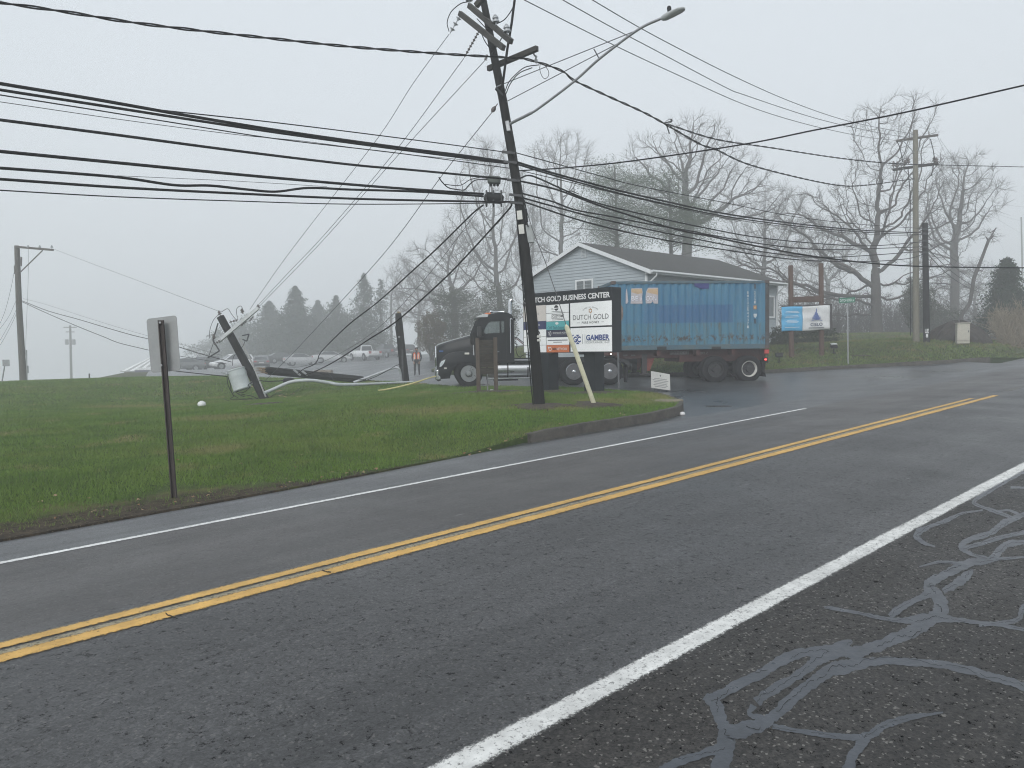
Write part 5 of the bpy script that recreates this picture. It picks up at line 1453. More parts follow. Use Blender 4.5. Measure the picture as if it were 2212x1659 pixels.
hwin(pw, pw2, Lu)
va, vb = gable_pt(1256, 538), gable_pt(1268, 556)
mb = MB()
nl_, nh_ = sorted(((va - hp(0, 0, 0)).dot(Nn), (vb - hp(0, 0, 0)).dot(Nn)))
mb.prism([hp(l0 - .02, nl_, vb.z), hp(l0 - .02, nh_, vb.z), hp(l0 - .02, nh_, va.z), hp(l0 - .02, nl_, va.z)], -Lu * .03, [[hp(l0 - .02, nl_ + .05, vb.z + .05), hp(l0 - .02, nh_ - .05, vb.z + .05), hp(l0 - .02, nh_ - .05, va.z - .05), hp(l0 - .02, nl_ + .05, va.z - .05)]])
for k in range(5): mb.bar(hp(l0 - .035, nl_ + .04, vb.z + .08 + k * (va.z - vb.z - .1) / 5), hp(l0 - .035, nh_ - .04, vb.z + .08 + k * (va.z - vb.z - .1) / 5), .02, .04)
mb.build('attic_vent', M('grey_vent', (.45, .48, .5)), t)
# windows of the long side
for l_ in (2.2, 5.6, 8.6, l1 - 1.0):
    w_ = 1.3 if l_ < 12 else .8
    zt_ = ZE - .75
    f = MB().prism([hp(l_ - w_ / 2, n0 - .03, zt_ - 1.3), hp(l_ + w_ / 2, n0 - .03, zt_ - 1.3), hp(l_ + w_ / 2, n0 - .03, zt_), hp(l_ - w_ / 2, n0 - .03, zt_)], -Nn * .04, [[hp(l_ - w_ / 2 + .09, n0 - .03, zt_ - 1.21), hp(l_ + w_ / 2 - .09, n0 - .03, zt_ - 1.21), hp(l_ + w_ / 2 - .09, n0 - .03, zt_ - .09), hp(l_ - w_ / 2 + .09, n0 - .03, zt_ - .09)]]).build('window', TRIM, t)
    MB().box(hp(l_, n0 - .028, zt_ - .65), (w_ - .1, .01, 1.2), Matrix.Rotation(ROAD_ROT, 3, 'Z')).build('pane', GLASS, f)

# ---------------------------------------------------------------- banner sign on two thick posts
b0, b1 = at(1710, 771, .12), at(1775, 768, .12)
d0_, d1_ = (b0 - CAM).dot(_f), (b1 - CAM).dot(_f)
t = thing('timber_sign_frame', 'two round brown posts with a cross rail carrying a banner, right of the house', 'sign frame', (b0 + b1) / 2)
BROWN = M('brown_stained_timber', (0.085, 0.050, 0.036), .8, var=.3, scale=4, stretch=(5, 5, .5), bump=.4)
for p_, tp, d_ in ((b0, (1708, 573.5), d0_), (b1, (1773.5, 569), d1_)):
    MB().tube([p_ - Vector((0, 0, .2)), P(tp[0], tp[1] + 2, d_), P(tp[0], tp[1], d_)], [.125, .115, .10], 14).build('post', BROWN, t, smooth=radians(50))
MB().bar(P(1704, 648, d0_ - .05), P(1776, 645.5, d1_ - .05), .10, .28).build('rail', BROWN, t, bevel=.01)
MB().bar(P(1690, 689, d0_ + .0), P(1797, 684, d1_ + .0), .09, (1.23)).build('backboard', M('dark_backboard', (.05, .045, .045), .7), t)
q = [P(1688.5, 716, d0_ - .14), P(1793, 712, d1_ - .16), P(1792, 658, d1_ - .16), P(1688, 663.5, d0_ - .14)]
ux, uy = q[1] - q[0], q[3] - q[0]
bn = MB(); nx_, ny_ = 30, 14
for j in range(ny_ + 1):
    for i in range(nx_ + 1):
        a, b_ = i / nx_, j / ny_
        w_ = .018 * sin(a * 19 + b_ * 5) * (1 - abs(2 * b_ - 1) * .3) + .014 * sin(a * 7 - b_ * 11) + .012 * sin(b_ * 17 + a * 3)
        bn.v.append(tuple(q[0] + ux * a + uy * (b_ + .012 * sin(a * 9)) + Vector((0, w_, 0))))
for j in range(ny_):
    for i in range(nx_): bn.f.append((j * (nx_ + 1) + i, j * (nx_ + 1) + i + 1, (j + 1) * (nx_ + 1) + i + 1, (j + 1) * (nx_ + 1) + i))
bo = thing('banner', 'wrinkled blue and white vinyl banner reading CIELO hung on brown posts', 'banner', q[0])
split = 13
bl, wh = MB(), MB()
for mb_, lo, hi in ((bl, 0, split), (wh, split, nx_)):
    mb_.v = list(bn.v)
    mb_.f = [f for k, f in enumerate(bn.f) if lo <= k % nx_ < hi]
    used = sorted({i for f in mb_.f for i in f}); ix = {a: b for b, a in enumerate(used)}
    mb_.v = [mb_.v[i] for i in used]; mb_.f = [tuple(ix[i] for i in f) for f in mb_.f]
def solid(o, th=.004):
    md = o.modifiers.new('solid', 'SOLIDIFY'); md.thickness = th; return o
solid(bl.build('blue_panel', M('banner_blue', (0.085, 0.36, 0.60), .5, var=.06), bo, smooth=radians(60), recalc=False))
solid(wh.build('white_panel', M('banner_white', (0.60, 0.61, 0.61), .5, var=.04), bo, smooth=radians(60), recalc=False))
uxn, uyn = ux.normalized(), uy.normalized(); nb2 = uxn.cross(uyn).normalized()
W_, H_ = ux.length, uy.length
def bpt(a, b_): return q[0] + ux * a + uy * b_ + nb2 * .055
mb = MB(); letters(mb, 'CIELO', bpt(.712, .235), uxn, uyn, H_ * .13, W_ * .25, .02); mb.build('lettering', M('banner_ink', (.02, .035, .08)), bo, recalc=False)
mb = MB(); p = bpt(.712, .10); mb.add([p - ux * .16 - uyn * .02, p + ux * .16 - uyn * .02, p + ux * .16 + uyn * .02, p - ux * .16 + uyn * .02], [(0, 1, 2, 3)]); mb.build('small_print', GREYINK, bo, recalc=False)
mb = MB()
for k, (a, h_) in enumerate(((.640, .14), (.664, .22), (.688, .32), (.712, .46), (.736, .28), (.760, .20), (.784, .13))):
    p = bpt(a, .44); mb.add([p - uxn * .022, p + uxn * .020, p + uxn * .020 + uy * h_, p - uxn * .022 + uy * (h_ - .05)], [(0, 1, 2, 3)])
for k in range(12):
    a0, a1 = k / 12, (k + 1) / 12
    f_ = lambda a: bpt(.60 + .23 * a, .37 + .05 * sin(pi * a))
    mb.add([f_(a0), f_(a1), f_(a1) + uyn * .02, f_(a0) + uyn * .02], [(0, 1, 2, 3)])
mb.build('building_logo', M('logo_blue', (.03, .09, .32), .5), bo, recalc=False)
mb = MB()
for b_, w_ in ((.80, .26), (.75, .30), (.62, .24), (.57, .28), (.44, .20), (.39, .27), (.34, .22), (.15, .30)):
    p = bpt(.21, b_); mb.add([p - ux * w_ / 2 - uyn * .008, p + ux * w_ / 2 - uyn * .008, p + ux * w_ / 2 + uyn * .008, p - ux * w_ / 2 + uyn * .008], [(0, 1, 2, 3)])
mb.build('printed_lines', WINK, bo, recalc=False)

# ---------------------------------------------------------------- street name sign
b = at(1832, 788, .1); d_ = (b - CAM).dot(_f)
t = thing('street_sign', 'green street name sign on a slim grey post by the driveway mouth', 'street sign', b)
MB().tube([b - Vector((0, 0, .1)), P(1831, 656, d_)], .032, 8).build('post', GALV, t, smooth=radians(40))
qs = [P(1812.5, 655, d_ - .03), P(1847, 653, d_ - .03), P(1847, 642, d_ - .03), P(1812.5, 644, d_ - .03)]
MB().prism(qs, Vector((0, .012, 0))).build('blade', M('sign_green', (.015, .16, .095), .4, var=.05), t)
ux, uy = (qs[1] - qs[0]), (qs[3] - qs[0])
mb = MB(); letters(mb, 'DUTCH GOLD', qs[0] + ux * .42 + uy * .5 + Vector((0, -.004, 0)), ux.normalized(), uy.normalized(), uy.length * .5, ux.length * .72, .01)
letters(mb, 'DR', qs[0] + ux * .90 + uy * .38 + Vector((0, -.004, 0)), ux.normalized(), uy.normalized(), uy.length * .34, ux.length * .10, .01)
mb.build('lettering', WINK, t, recalc=False)
MB().bar(P(1828, 655.5, d_), P(1835, 655.5, d_), .05, .06).build('blade_bracket', GALV, t)

# letters on the dark stub pole
mb = MB()
for s_, y in (('U', 714), ('E', 718.5), ('8', 726)): pass
letters(mb, 'UE', P(2002.3, 715, D2 - .175), Vector((1, 0, 0)), Zv, .22, .2, .02); letters(mb, '8', P(2002.5, 725, D2 - .178), Vector((1, 0, 0)), Zv, .2, .12, .03)
mb.build('painted_letters', WINK, t2, recalc=False)

# flood lamps in the grass
for a, b_, tilt, lb in ((1683, 784, .5, 'dark ground floodlight left of the banner posts'), (1801, 764, .9, 'ground floodlight with a pale lit face right of the banner posts')):
    g = at(a, b_, .11); d_ = (g - CAM).dot(_f)
    t = thing('floodlight', lb, 'floodlight', g)
    MB().tube([g - Vector((0, 0, .05)), g + Vector((0, 0, .25))], .03, 8).build('stake', BLACKBOX, t)
    MB().lathe(g, Zv, [(-.02, .12), (.05, .12), (.08, .05)], 12).build('base', BLACKBOX, t)
    c = g + Vector((0, 0, .36)); m3 = Matrix.Rotation(-tilt, 3, 'X')
    MB().box(c, (.34, .12, .20), m3).build('housing', BLACKBOX, t, bevel=.02)
    MB().box(c + m3 @ Vector((0, .065, 0)) if tilt < .8 else c + Vector((0, -.02, .115)), (.30, .012, .16) if tilt < .8 else (.30, .16, .012), m3 if tilt < .8 else Matrix.Rotation(.3, 3, 'X')).build('lens', M('pale_lens', (.6, .62, .62), .2), t)

# cabinet, earth heap, litter
b = at(2084, 741, .12); d_ = (b - CAM).dot(_f)
k_ = d_ / F
t = thing('utility_cabinet', 'pale beige utility cabinet standing in front of the earth heap', 'cabinet', b)
BEI = M('beige_cabinet', (.42, .40, .34), .6, var=.08)
rz_ = Matrix.Rotation(-.35, 3, 'Z')
MB().box(b + Vector((0, .2, 20 * k_)), (24 * k_, .5, 42 * k_), rz_).build('body', BEI, t, bevel=.015)
MB().box(b + Vector((0, .2, 43 * k_)), (26 * k_, .57, .05), rz_).build('lid', BEI, t, bevel=.01)
MB().box(b + rz_ @ Vector((0, -.09, 0)) + Vector((0, 0.0, 6 * k_)) + Vector((0, .2, 0)) - rz_ @ Vector((0, .19, 0)), (23 * k_, .02, .012), rz_).build('seam', M('cabinet_seam', (.2, .19, .16)), t)
MB().box(b + Vector((0, .2, 25 * k_)) + rz_ @ Vector((9 * k_, -.26, 0)), (.04, .03, .10), rz_).build('latch', DSTEEL, t)
hc = at(2078, 737, .1) + Vector((.55, 1.2, 0))
mb = MB(); rm = random.Random(8); n_ = 44; rings = []
for fr, hh in ((1.0, -.15), (.93, .12), (.8, .42), (.62, .72), (.42, .92), (.2, 1.02), (.05, 1.05)):
    rr_l = []
    for i in range(n_):
        q_ = 2 * pi * i / n_
        f_ = fr * (1 + .10 * sin(3 * q_ + 1) + .06 * sin(7 * q_) + rm.uniform(-.06, .06))
        x_, y_ = hc.x + cos(q_) * 1.75 * f_, hc.y + sin(q_) * 1.05 * f_
        rr_l.append(Vector((x_, y_, H(x_, y_) + .1 + hh * (1 + .18 * sin(2 * q_ + .6)) * .84 + rm.uniform(-.05, .05))))
    rings.append(rr_l)
mb.loft(rings)
o = mb.build('earth_heap', M('dark_earth', (.030, .024, .019), .95, var=.6, scale=5, bump=1.0, bscale=14)); tag(o, 'heap of dark dug earth behind the beige cabinet', 'earth heap')
g = at(2146, 733, .12)
o = MB().prism([g + Vector(v_) for v_ in ((-.33, 0, .02), (.25, -.02, .0), (.36, .02, .16), (.28, .05, .33), (-.1, .05, .34), (-.36, .03, .22))], Vector((.03, .06, .03))).build('paper_litter', M('white_litter', (.62, .63, .64))); tag(o, 'folded white sheet of litter lying right of the earth heap', 'litter')
o = MB().lathe(at(1861, 768, .12) + Vector((0, 0, -.02)), Zv, [(0, .5), (.03, .45), (.05, .2)], 18).build('soil_spot', M('bare_earth', (.045, .034, .024)), smooth=radians(60)); tag(o, kind='stuff')
# yellow guy guards and slim marker by the conifer
for pts, r, lb in (([(1905 / 2212 * 0 + 2143, 717), (2178, 668)], .05, 'left of two yellow guy guards leaning by the conifer'), ([(2147, 718), (2181, 667)], .05, 'right of two yellow guy guards leaning by the conifer')):
    g = at(*pts[0], .1); d_ = (g - CAM).dot(_f)
    o = MB().tube([g, P(*pts[1], d_)], r, 8).build('yellow_guard', M('yellow_plastic_guard', (0.56, 0.49, 0.22))); tag(o, lb, 'guard', 'yellow guards by the conifer')
g = at(2126, 716, .1); d_ = (g - CAM).dot(_f)
o = MB().tube([g, P(2125, 652, d_)], .045, 8).build('marker_post', GALV); MB().bar(P(2122, 653, d_), P(2128, 653, d_), .06, .06).build('cap', GALV, o); tag(o, 'slim pale marker post standing in front of the conifer', 'post')
# ---------------------------------------------------------------- truck, chassis, container (one straight line, local frame)
YAW = radians(5.5)
TX, TY = Vector((cos(YAW), sin(YAW), 0)), Vector((-sin(YAW), cos(YAW), 0))
tf = P(942, 838, 27.75)
GZ = 0.385
TO = Vector((tf.x, tf.y, GZ))
def tloc(a, b, y=0.0):
    """picture position -> local point on the upright plane y metres behind the near side"""
    w = on_ray_plane(a, b, TO + TY * y, TY) - TO
    return Vector((w.dot(TX), y, w.z))
def z3(a, b, y=0.0): return tloc(892.6 + a * .20178, 557.9 + b * .20178, y)
def z4(a, b, y=0.0): return tloc(1115.8 + a * .18499, 585.8 + b * .18499, y)
def z5(a, b, y=0.0): return tloc(1283.1 + a * .20178, 502.1 + b * .20178, y)
trk = thing('semi_truck', 'black day cab semi truck with chrome fuel tank facing left on the driveway', 'truck', TO, YAW)
BLKP = M('black_truck_paint', (0.006, 0.007, 0.009), .42, var=.2, scale=3, coat=.06, spec=.22)
CHR = M('chrome', (0.62, 0.64, 0.66), .18, metal=1.0, var=.06, scale=4)
ALU = M('polished_aluminium', (0.36, 0.37, 0.38), .34, metal=1.0, var=.10, scale=7)
RUB = M('tyre_rubber', (0.012, 0.012, 0.013), .85, spec=.15, var=.3, scale=8, bump=.2)
FRM = M('black_chassis_steel', (0.010, 0.010, 0.011), .65, spec=.2, var=.35, scale=4)
TW = 2.40
def B(name, m, mb, parent=None, **k): return mb.build(name, m, parent or trk, local=True, **k)

def wheel(parent, x, y, r, w, style, zc=None, out=-1, dual=False):
    """y: outer face of the tyre, out: -1 toward the camera side"""
    zc = r if zc is None else zc
    s = -out
    mb = MB()
    ax = Vector((0, s, 0))
    prof = [(0.03, r * .60), (0.0, r * .66), (.005, r * .86), (.03, r * .96), (.06, r), (w - .06, r), (w - .03, r * .96), (w - .005, r * .86), (w, r * .66), (w - .03, r * .58)]
    mb.lathe((x, y, zc), ax, prof, 32, cap=False)
    if dual: mb.lathe((x, y + s * (w + .05), zc), ax, prof, 28, cap=False)
    tyre = B('wheel', RUB, mb, parent, smooth=radians(32))
    R = r * .60
    if style == 'disc':        # polished front disc with hand holes
        m2 = MB(); m2.lathe((x, y + s * .03, zc), ax, [(-.02, R), (-.03, R * .98), (.0, R * .93), (.015, R * .90), (.03, R * .88), (.02, R * .60), (-.02, R * .42), (-.03, R * .40), (-.10, R * .36), (-.12, R * .30), (-.125, .001)], 36)
        for k in range(10):
            q = 2 * pi * k / 10
            m2.lathe((x + cos(q) * R * .49, y + s * .02, zc + sin(q) * R * .49), ax, [(-.035, .018), (.02, .02)], 8)
        B('rim', ALU, m2, tyre, smooth=radians(35))
        if out < 0:
            for k in range(10):
                q = 2 * pi * k / 10 + .15
                B('hand_hole', FRM, MB().lathe((x + cos(q) * R * .74, y + s * .038, zc + sin(q) * R * .74), ax, [(-.006, .034), (.02, .034)], 10), tyre)
    elif style == 'steel':     # deep dished rear wheel with hub
        m2 = MB(); m2.lathe((x, y + s * .03, zc), ax, [(-.025, R), (-.03, R * .97), (.0, R * .93), (.13, R * .88), (.15, R * .85), (.14, R * .52), (.10, R * .48), (.08, .01)], 36)
        for k in range(10):
            q = 2 * pi * k / 10
            m2.lathe((x + cos(q) * R * .53, y + s * .13, zc + sin(q) * R * .53), ax, [(-.03, .02), (.02, .022)], 7)
        B('rim', M('dull_wheel_steel', (.15, .15, .155), .5, metal=.85, var=.2), m2, tyre, smooth=radians(35))
        m5 = MB(); m5.lathe((x, y + s * .03, zc), ax, [(-.024, R * 1.01), (-.036, R * .97), (-.004, R * .915)], 36, cap=False); B('rim_lip', CHR, m5, tyre, smooth=radians(35))
        if out < 0:
            for k in range(10):
                q = 2 * pi * k / 10
                B('hand_hole', FRM, MB().lathe((x + cos(q) * R * .74, y + s * .165, zc + sin(q) * R * .74), ax, [(-.015, .036), (.02, .036)], 9), tyre)
        m4 = MB(); m4.lathe((x, y + s * .16, zc), ax, [(.0, R * .36), (-.10, R * .38), (-.14, R * .33), (-.16, R * .18), (-.17, .005)], 20)
        B('hub', CHR, m4, tyre, smooth=radians(35))
    else:
        col = {'white': M('white_rim_paint', (.55, .54, .50), .5, var=.1), 'dark': M('dark_rim_paint', (.022, .022, .023), .6, var=.2)}
        m2 = MB(); m2.lathe((x, y + s * .03, zc), ax, [(-.02, R), (-.03, R * .97), (.0, R * .90), (.03, R * .86), (.10, R * .84)], 34, cap=False)
        B('rim', col[style], m2, tyre, smooth=radians(35))
        m3 = MB(); m3.lathe((x, y + s * .13, zc), ax, [(.02, R * .86), (0, R * .84), (.0, R * .40), (-.09, R * .32), (-.10, .01)], 20)
        for k in range(5):
            q = 2 * pi * k / 5
            m3.bar((x, y + s * .12, zc), (x + cos(q) * R * .86, y + s * .12, zc + sin(q) * R * .86), .09, .03, Vector((0, 1, 0)))
        B('hub', M('dark_rim_paint', (.022, .022, .023), .6, var=.2), m3, tyre, smooth=radians(35))
    return tyre

# hood: sections from the grille to the windscreen
def zz(zy): return z3(500, zy).z
def xx(zx): return z3(zx, 900).x
mb = MB(); rings = []
for zx, top, bot, hw in ((246, 962, 1195, .66), (250, 938, 1195, .74), (275, 918, 1190, .80), (400, 878, 1170, .86), (520, 845, 1150, .94), (620, 818, 1140, 1.0), (668, 806, 1120, 1.02)):
    x, zt, zb, c = xx(zx), zz(top), zz(bot), TW / 2
    r = []
    for a, b_ in ((-1, 0), (-1.0, .55), (-.98, .80), (-.90, .93), (-.70, .985), (-.35, 1.0), (.35, 1.0), (.70, .985), (.90, .93), (.98, .80), (1, .55), (1, 0)):
        r.append((x, c + hw * a, zb + (zt - zb) * b_))
    rings.append(r)
B('hood', BLKP, mb.loft(rings), smooth=radians(40))
# chrome strip along the hood top edge nearest the camera and grille surround
mb = MB(); mb.tube(crom([(xx(248), TW / 2 - .56, zz(934)), (xx(275), TW / 2 - .62, zz(916)), (xx(400), TW / 2 - .66, zz(878)), (xx(520), TW / 2 - .72, zz(846)), (xx(620), TW / 2 - .76, zz(819))], 6), .016, 6)
B('hood_trim', M('pale_reflective_trim', (.5, .52, .53), .3), mb)
mb = MB()
gx0 = xx(243)
gp = [(gx0, TW / 2 + a, z_) for a, z_ in ((-.62, zz(1185)), (-.66, zz(1060)), (-.60, zz(950)), (-.40, zz(935)), (.40, zz(935)), (.60, zz(950)), (.66, zz(1060)), (.62, zz(1185)))]
mb.prism(gp, Vector((-.04, 0, 0)), [[(gx0, TW / 2 + (p[1] - TW / 2) * .86, zz(1075) + (p[2] - zz(1075)) * .86) for p in gp]])
B('grille_surround', CHR, mb)
mb = MB()
for k in range(9): mb.box((gx0 - .01, TW / 2, zz(1170) + k * (zz(960) - zz(1170)) / 8), (.03, 1.05, .018))
B('grille', M('grille_mesh', (.06, .06, .065), .4, metal=.6), mb)
# fenders
for y0_, nm in ((0.0, 'near'), (TW - .52, 'far')):
    op = [(268, 1200), (275, 1150), (290, 1110), (330, 1050), (380, 1020), (450, 1003), (530, 998), (600, 1010), (650, 1040), (690, 1090), (705, 1140)]
    ip = [(700, 1150), (660, 1140), (628, 1130), (600, 1125), (560, 1120), (520, 1125), (470, 1145), (430, 1185), (405, 1240), (392, 1285), (300, 1285), (268, 1250)]
    poly = [z3(a, b_) for a, b_ in op + ip]
    poly = [(p.x, y0_, p.z) for p in poly]
    B('fender', BLKP, MB().prism(poly, Vector((0, .52, 0))), bevel=.035, smooth=radians(35))
    ys = y0_ - .012 if nm == 'near' else y0_ + .53
    p = z3(575, 1020); B('side_lamp', M('pale_lamp', (.62, .60, .55), .2), MB().box((p.x, ys + .01, p.z), (.17, .03, .07)), bevel=.012)
    hl = [z3(a, b_) for a, b_ in ((282, 1165), (285, 1130), (300, 1105), (345, 1082), (335, 1110), (318, 1140), (300, 1160))]
    ho = (-.012 if nm == 'near' else .51)
    B('headlight', M('headlight_lens', (.55, .60, .62), .12, var=.3, scale=14), MB().prism([(q.x, y0_ + ho, q.z) for q in hl], Vector((0, .03, 0))), bevel=.008)
    p = z3(345, 1177); B('turn_lamp', M('pale_lamp', (.62, .60, .55), .2), MB().box((p.x, ys, p.z), (.09, .04, .045)), bevel=.01)
# bumper
mb = MB(); xa, xb = xx(228), xx(286); za, zb_ = zz(1296), zz(1192)
B('bumper', CHR, mb.prism([(xb, 0, za), (xa + .05, 0.03, za), (xa, .16, za), (xa - .03, TW / 2, za), (xa, TW - .16, za), (xa + .05, TW - .03, za), (xb, TW, za)], Vector((0, 0, zb_ - za))), bevel=.015)
B('valance', FRM, MB().prism([(xx(286), .03, zz(1195)), (xx(392), .03, zz(1195)), (xx(388), .03, zz(1285)), (xx(286), .03, zz(1290))], Vector((0, .4, 0))))
B('valance', FRM, MB().prism([(xx(286), TW - .43, zz(1195)), (xx(392), TW - .43, zz(1195)), (xx(388), TW - .43, zz(1285)), (xx(286), TW - .43, zz(1290))], Vector((0, .4, 0))))
B('tow_hook', FRM, MB().tube([(xx(240), .3, zz(1292)), (xx(262), .3, zz(1310)), (xx(290), .3, zz(1298))], .03, 8))
# cab shell: two sides with window openings, roof, back
yc0, yc1 = .10, TW - .10
prof = [(640, 815), (672, 735), (703, 650), (730, 628), (800, 603), (880, 585), (960, 578), (1020, 584), (1055, 600), (1074, 632), (1080, 680), (1087, 1108), (662, 1108)]
PR = [z3(a, b_) for a, b_ in prof]
win = [z3(a, b_) for a, b_ in ((757, 790), (766, 755), (785, 718), (808, 688), (835, 672), (975, 668), (978, 792), (870, 800), (820, 803), (775, 806))]
def side(y, th):
    mb = MB(); mb.prism([(p.x, y, p.z) for p in PR], Vector((0, th, 0)), [[(p.x, y, p.z) for p in win]]); return mb
mb = side(yc0, .05); m2 = side(yc1 - .05, .05)
mb.add(m2.v, m2.f)
inner = [(p.x, yc0 + .05, p.z) for p in PR]; outer = [(p.x, yc1 - .05, p.z) for p in PR]
for i in range(2, len(PR)):
    j = (i + 1) % len(PR)
    if i == 2: pass
    mb.add([inner[i], inner[j], outer[j], outer[i]], [(0, 1, 2, 3)])
B('cab', BLKP, mb, recalc=False, smooth=radians(32))
GL = NT('cab_glass')
GL.set(color=(.35, .40, .40), rough=.04, spec=.6)
tr_ = GL.t.nodes.new('ShaderNodeBsdfTransparent'); tr_.inputs[0].default_value = (.72, .78, .78, 1)
ms_ = GL.t.nodes.new('ShaderNodeMixShader'); ms_.inputs[0].default_value = .30
GL.link(tr_.outputs[0], ms_.inputs[1]); GL.link(GL.b.outputs[0], ms_.inputs[2]); GL.link(ms_.outputs[0], GL.out.inputs['Surface'])
for y in (yc0 + .025, yc1 - .03):
    g = B('side_window', GL.m, MB().prism([(p.x, y, p.z) for p in win], Vector((0, .006, 0))))
    a, c_ = z3(936, 668), z3(938, 796)
    B('window_bar', BLKP, MB().box(((a.x + c_.x) / 2, y, (a.z + c_.z) / 2), (.055, .03, a.z - c_.z)), g)
B('windscreen', GL.m, MB().prism([(PR[0].x + .01, yc0 + .09, PR[0].z), (PR[0].x + .01, yc1 - .09, PR[0].z), (PR[2].x + .01, yc1 - .09, PR[2].z), (PR[2].x + .01, yc0 + .09, PR[2].z)], Vector((.008, 0, .004))))
for y in (yc0 + .03, TW / 2 - .02, yc1 - .07): B('windscreen_pillar', BLKP, MB().bar((PR[0].x, y + .02, PR[0].z), (PR[2].x, y + .02, PR[2].z), .07, .05))
B('dashboard', FRM, MB().box((PR[0].x + .16, TW / 2, z3(700, 812).z - .18), (.5, yc1 - yc0 - .12, .36)))
for y in (.55, 1.55):
    p = z3(930, 800); B('seat', M('grey_seat_cloth', (.06, .06, .065), .9), MB().box((p.x + .22, y + .15, p.z - .1), (.16, .48, .75), Matrix.Rotation(.12, 3, 'Y')).box((p.x, y + .15, p.z - .42), (.5, .5, .18)), bevel=.04)
p = z3(815, 790); B('steering_wheel', FRM, MB().tube([(p.x + .1 * cos(q) * .5, .62 + .21 * sin(q), p.z + .21 * cos(q) * .8) for q in [2 * pi * k / 16 for k in range(17)]], .018, 6))
# visor, roof lights, horn
vz = [z3(a, b_) for a, b_ in ((668, 634), (700, 615), (760, 594), (806, 598), (800, 628))]
B('sun_visor', M('pale_visor', (.45, .47, .48), .3), MB().prism([(p.x, yc0 - .01, p.z) for p in vz], Vector((0, yc1 - yc0 + .02, 0))), bevel=.01)
AMB = M('amber_lens', (.70, .20, .07), .3)
for k in range(5): p = z3(800, 588); B('marker_lamp', AMB, MB().box((p.x + .02, yc0 + .16 + k * .46, p.z), (.2, .12, .05)), bevel=.015)
a, c_ = z3(838, 565), z3(985, 560); mb = MB()
mb.lathe((a.x - .02, .55, a.z), Vector((1, 0, .0)), [(0, .055), (.02, .06), (.08, .035), (.2, .02), (c_.x - a.x, .022), (c_.x - a.x + .03, .035)], 12)
mb.bar((a.x + .12, .55, a.z), (a.x + .12, .55, a.z - .08), .03, .03).bar((c_.x - .02, .55, c_.z), (c_.x - .02, .55, c_.z - .09), .03, .03)
B('air_horn', CHR, mb, smooth=radians(40))
# mirrors, handles, stack
for y, s_ in ((-.10, 1), (TW + .10, -1)):
    p, q = z3(682, 732), z3(728, 838)
    mb = MB(); mb.box(((p.x + q.x) / 2, y, (p.z + q.z) / 2), (q.x - p.x, .22, p.z - q.z))
    m_ = B('mirror', M('black_mirror_shell', (.013, .013, .014), .4), mb, bevel=.03)
    B('mirror_arm', FRM, MB().tube([((p.x + q.x) / 2 + .05, y, p.z - .08), (q.x + .12, y + s_ * .2, p.z - .12)], .018, 6).tube([((p.x + q.x) / 2 + .05, y, q.z + .06), (q.x + .12, y + s_ * .2, q.z + .02)], .018, 6), m_)
a, c_ = z3(642, 928), z3(662, 1038); B('intake_panel', M('bright_panel', (.5, .52, .53), .3, metal=.4), MB().box(((a.x + c_.x) / 2, .175, (a.z + c_.z) / 2), (c_.x - a.x, .03, a.z - c_.z)), bevel=.008)
p = z3(905, 1003); B('door_handle', CHR, MB().box((p.x, yc0 - .015, p.z), (.13, .03, .035)), bevel=.01)
mb = MB()
d0, d1, d2, d3 = z3(745, 830), z3(745, 1085), z3(1000, 1085), z3(1000, 650)
for a, c_ in ((d0, d1), (d1, d2), (d2, d3)): mb.bar((a.x, yc0 - .003, a.z), (c_.x, yc0 - .003, c_.z), .012, .006, Vector((0, 1, 0)))
B('door_seam', M('seam_black', (.004, .004, .004), .6), mb)
B('lower_sill', FRM, MB().prism([z3(662, 1108, yc0 + .02), z3(1087, 1108, yc0 + .02), z3(1087, 1125, yc0 + .02), z3(662, 1125, yc0 + .02)], Vector((0, yc1 - yc0 - .04, 0))))
hp_ = [z3(1062, 655), z3(1048, 648), z3(1041, 668), z3(1042, 800), z3(1046, 960), z3(1045, 1012)]
B('grab_rail', CHR, MB().tube(crom([(p.x, yc0 - .05, p.z) for p in hp_], 5), .019, 8), smooth=radians(50))
a = [z3(1036, 1000, 1.9), z3(1034, 620, 1.9), z3(1034, 520, 1.9), z3(1036, 480, 1.9), z3(1043, 455, 1.9), z3(1056, 444, 1.9)]
B('exhaust_stack', CHR, MB().tube(crom(a, 5), .075, 14), smooth=radians(50))
p = z3(1092, 648); B('work_lamp', FRM, MB().lathe((p.x - .03, .3, p.z), Vector((1, 0, 0)), [(0, .05), (.06, .05), (.07, .02)], 10))
# emblem on the hood side and faint door letters are plain marks
p = z3(300, 996); B('hood_badge', M('blue_badge', (.03, .10, .28), .4), MB().box((p.x, TW / 2 - .835, p.z), (.15, .015, .055), Matrix.Rotation(.1, 3, 'Z')), bevel=.004)
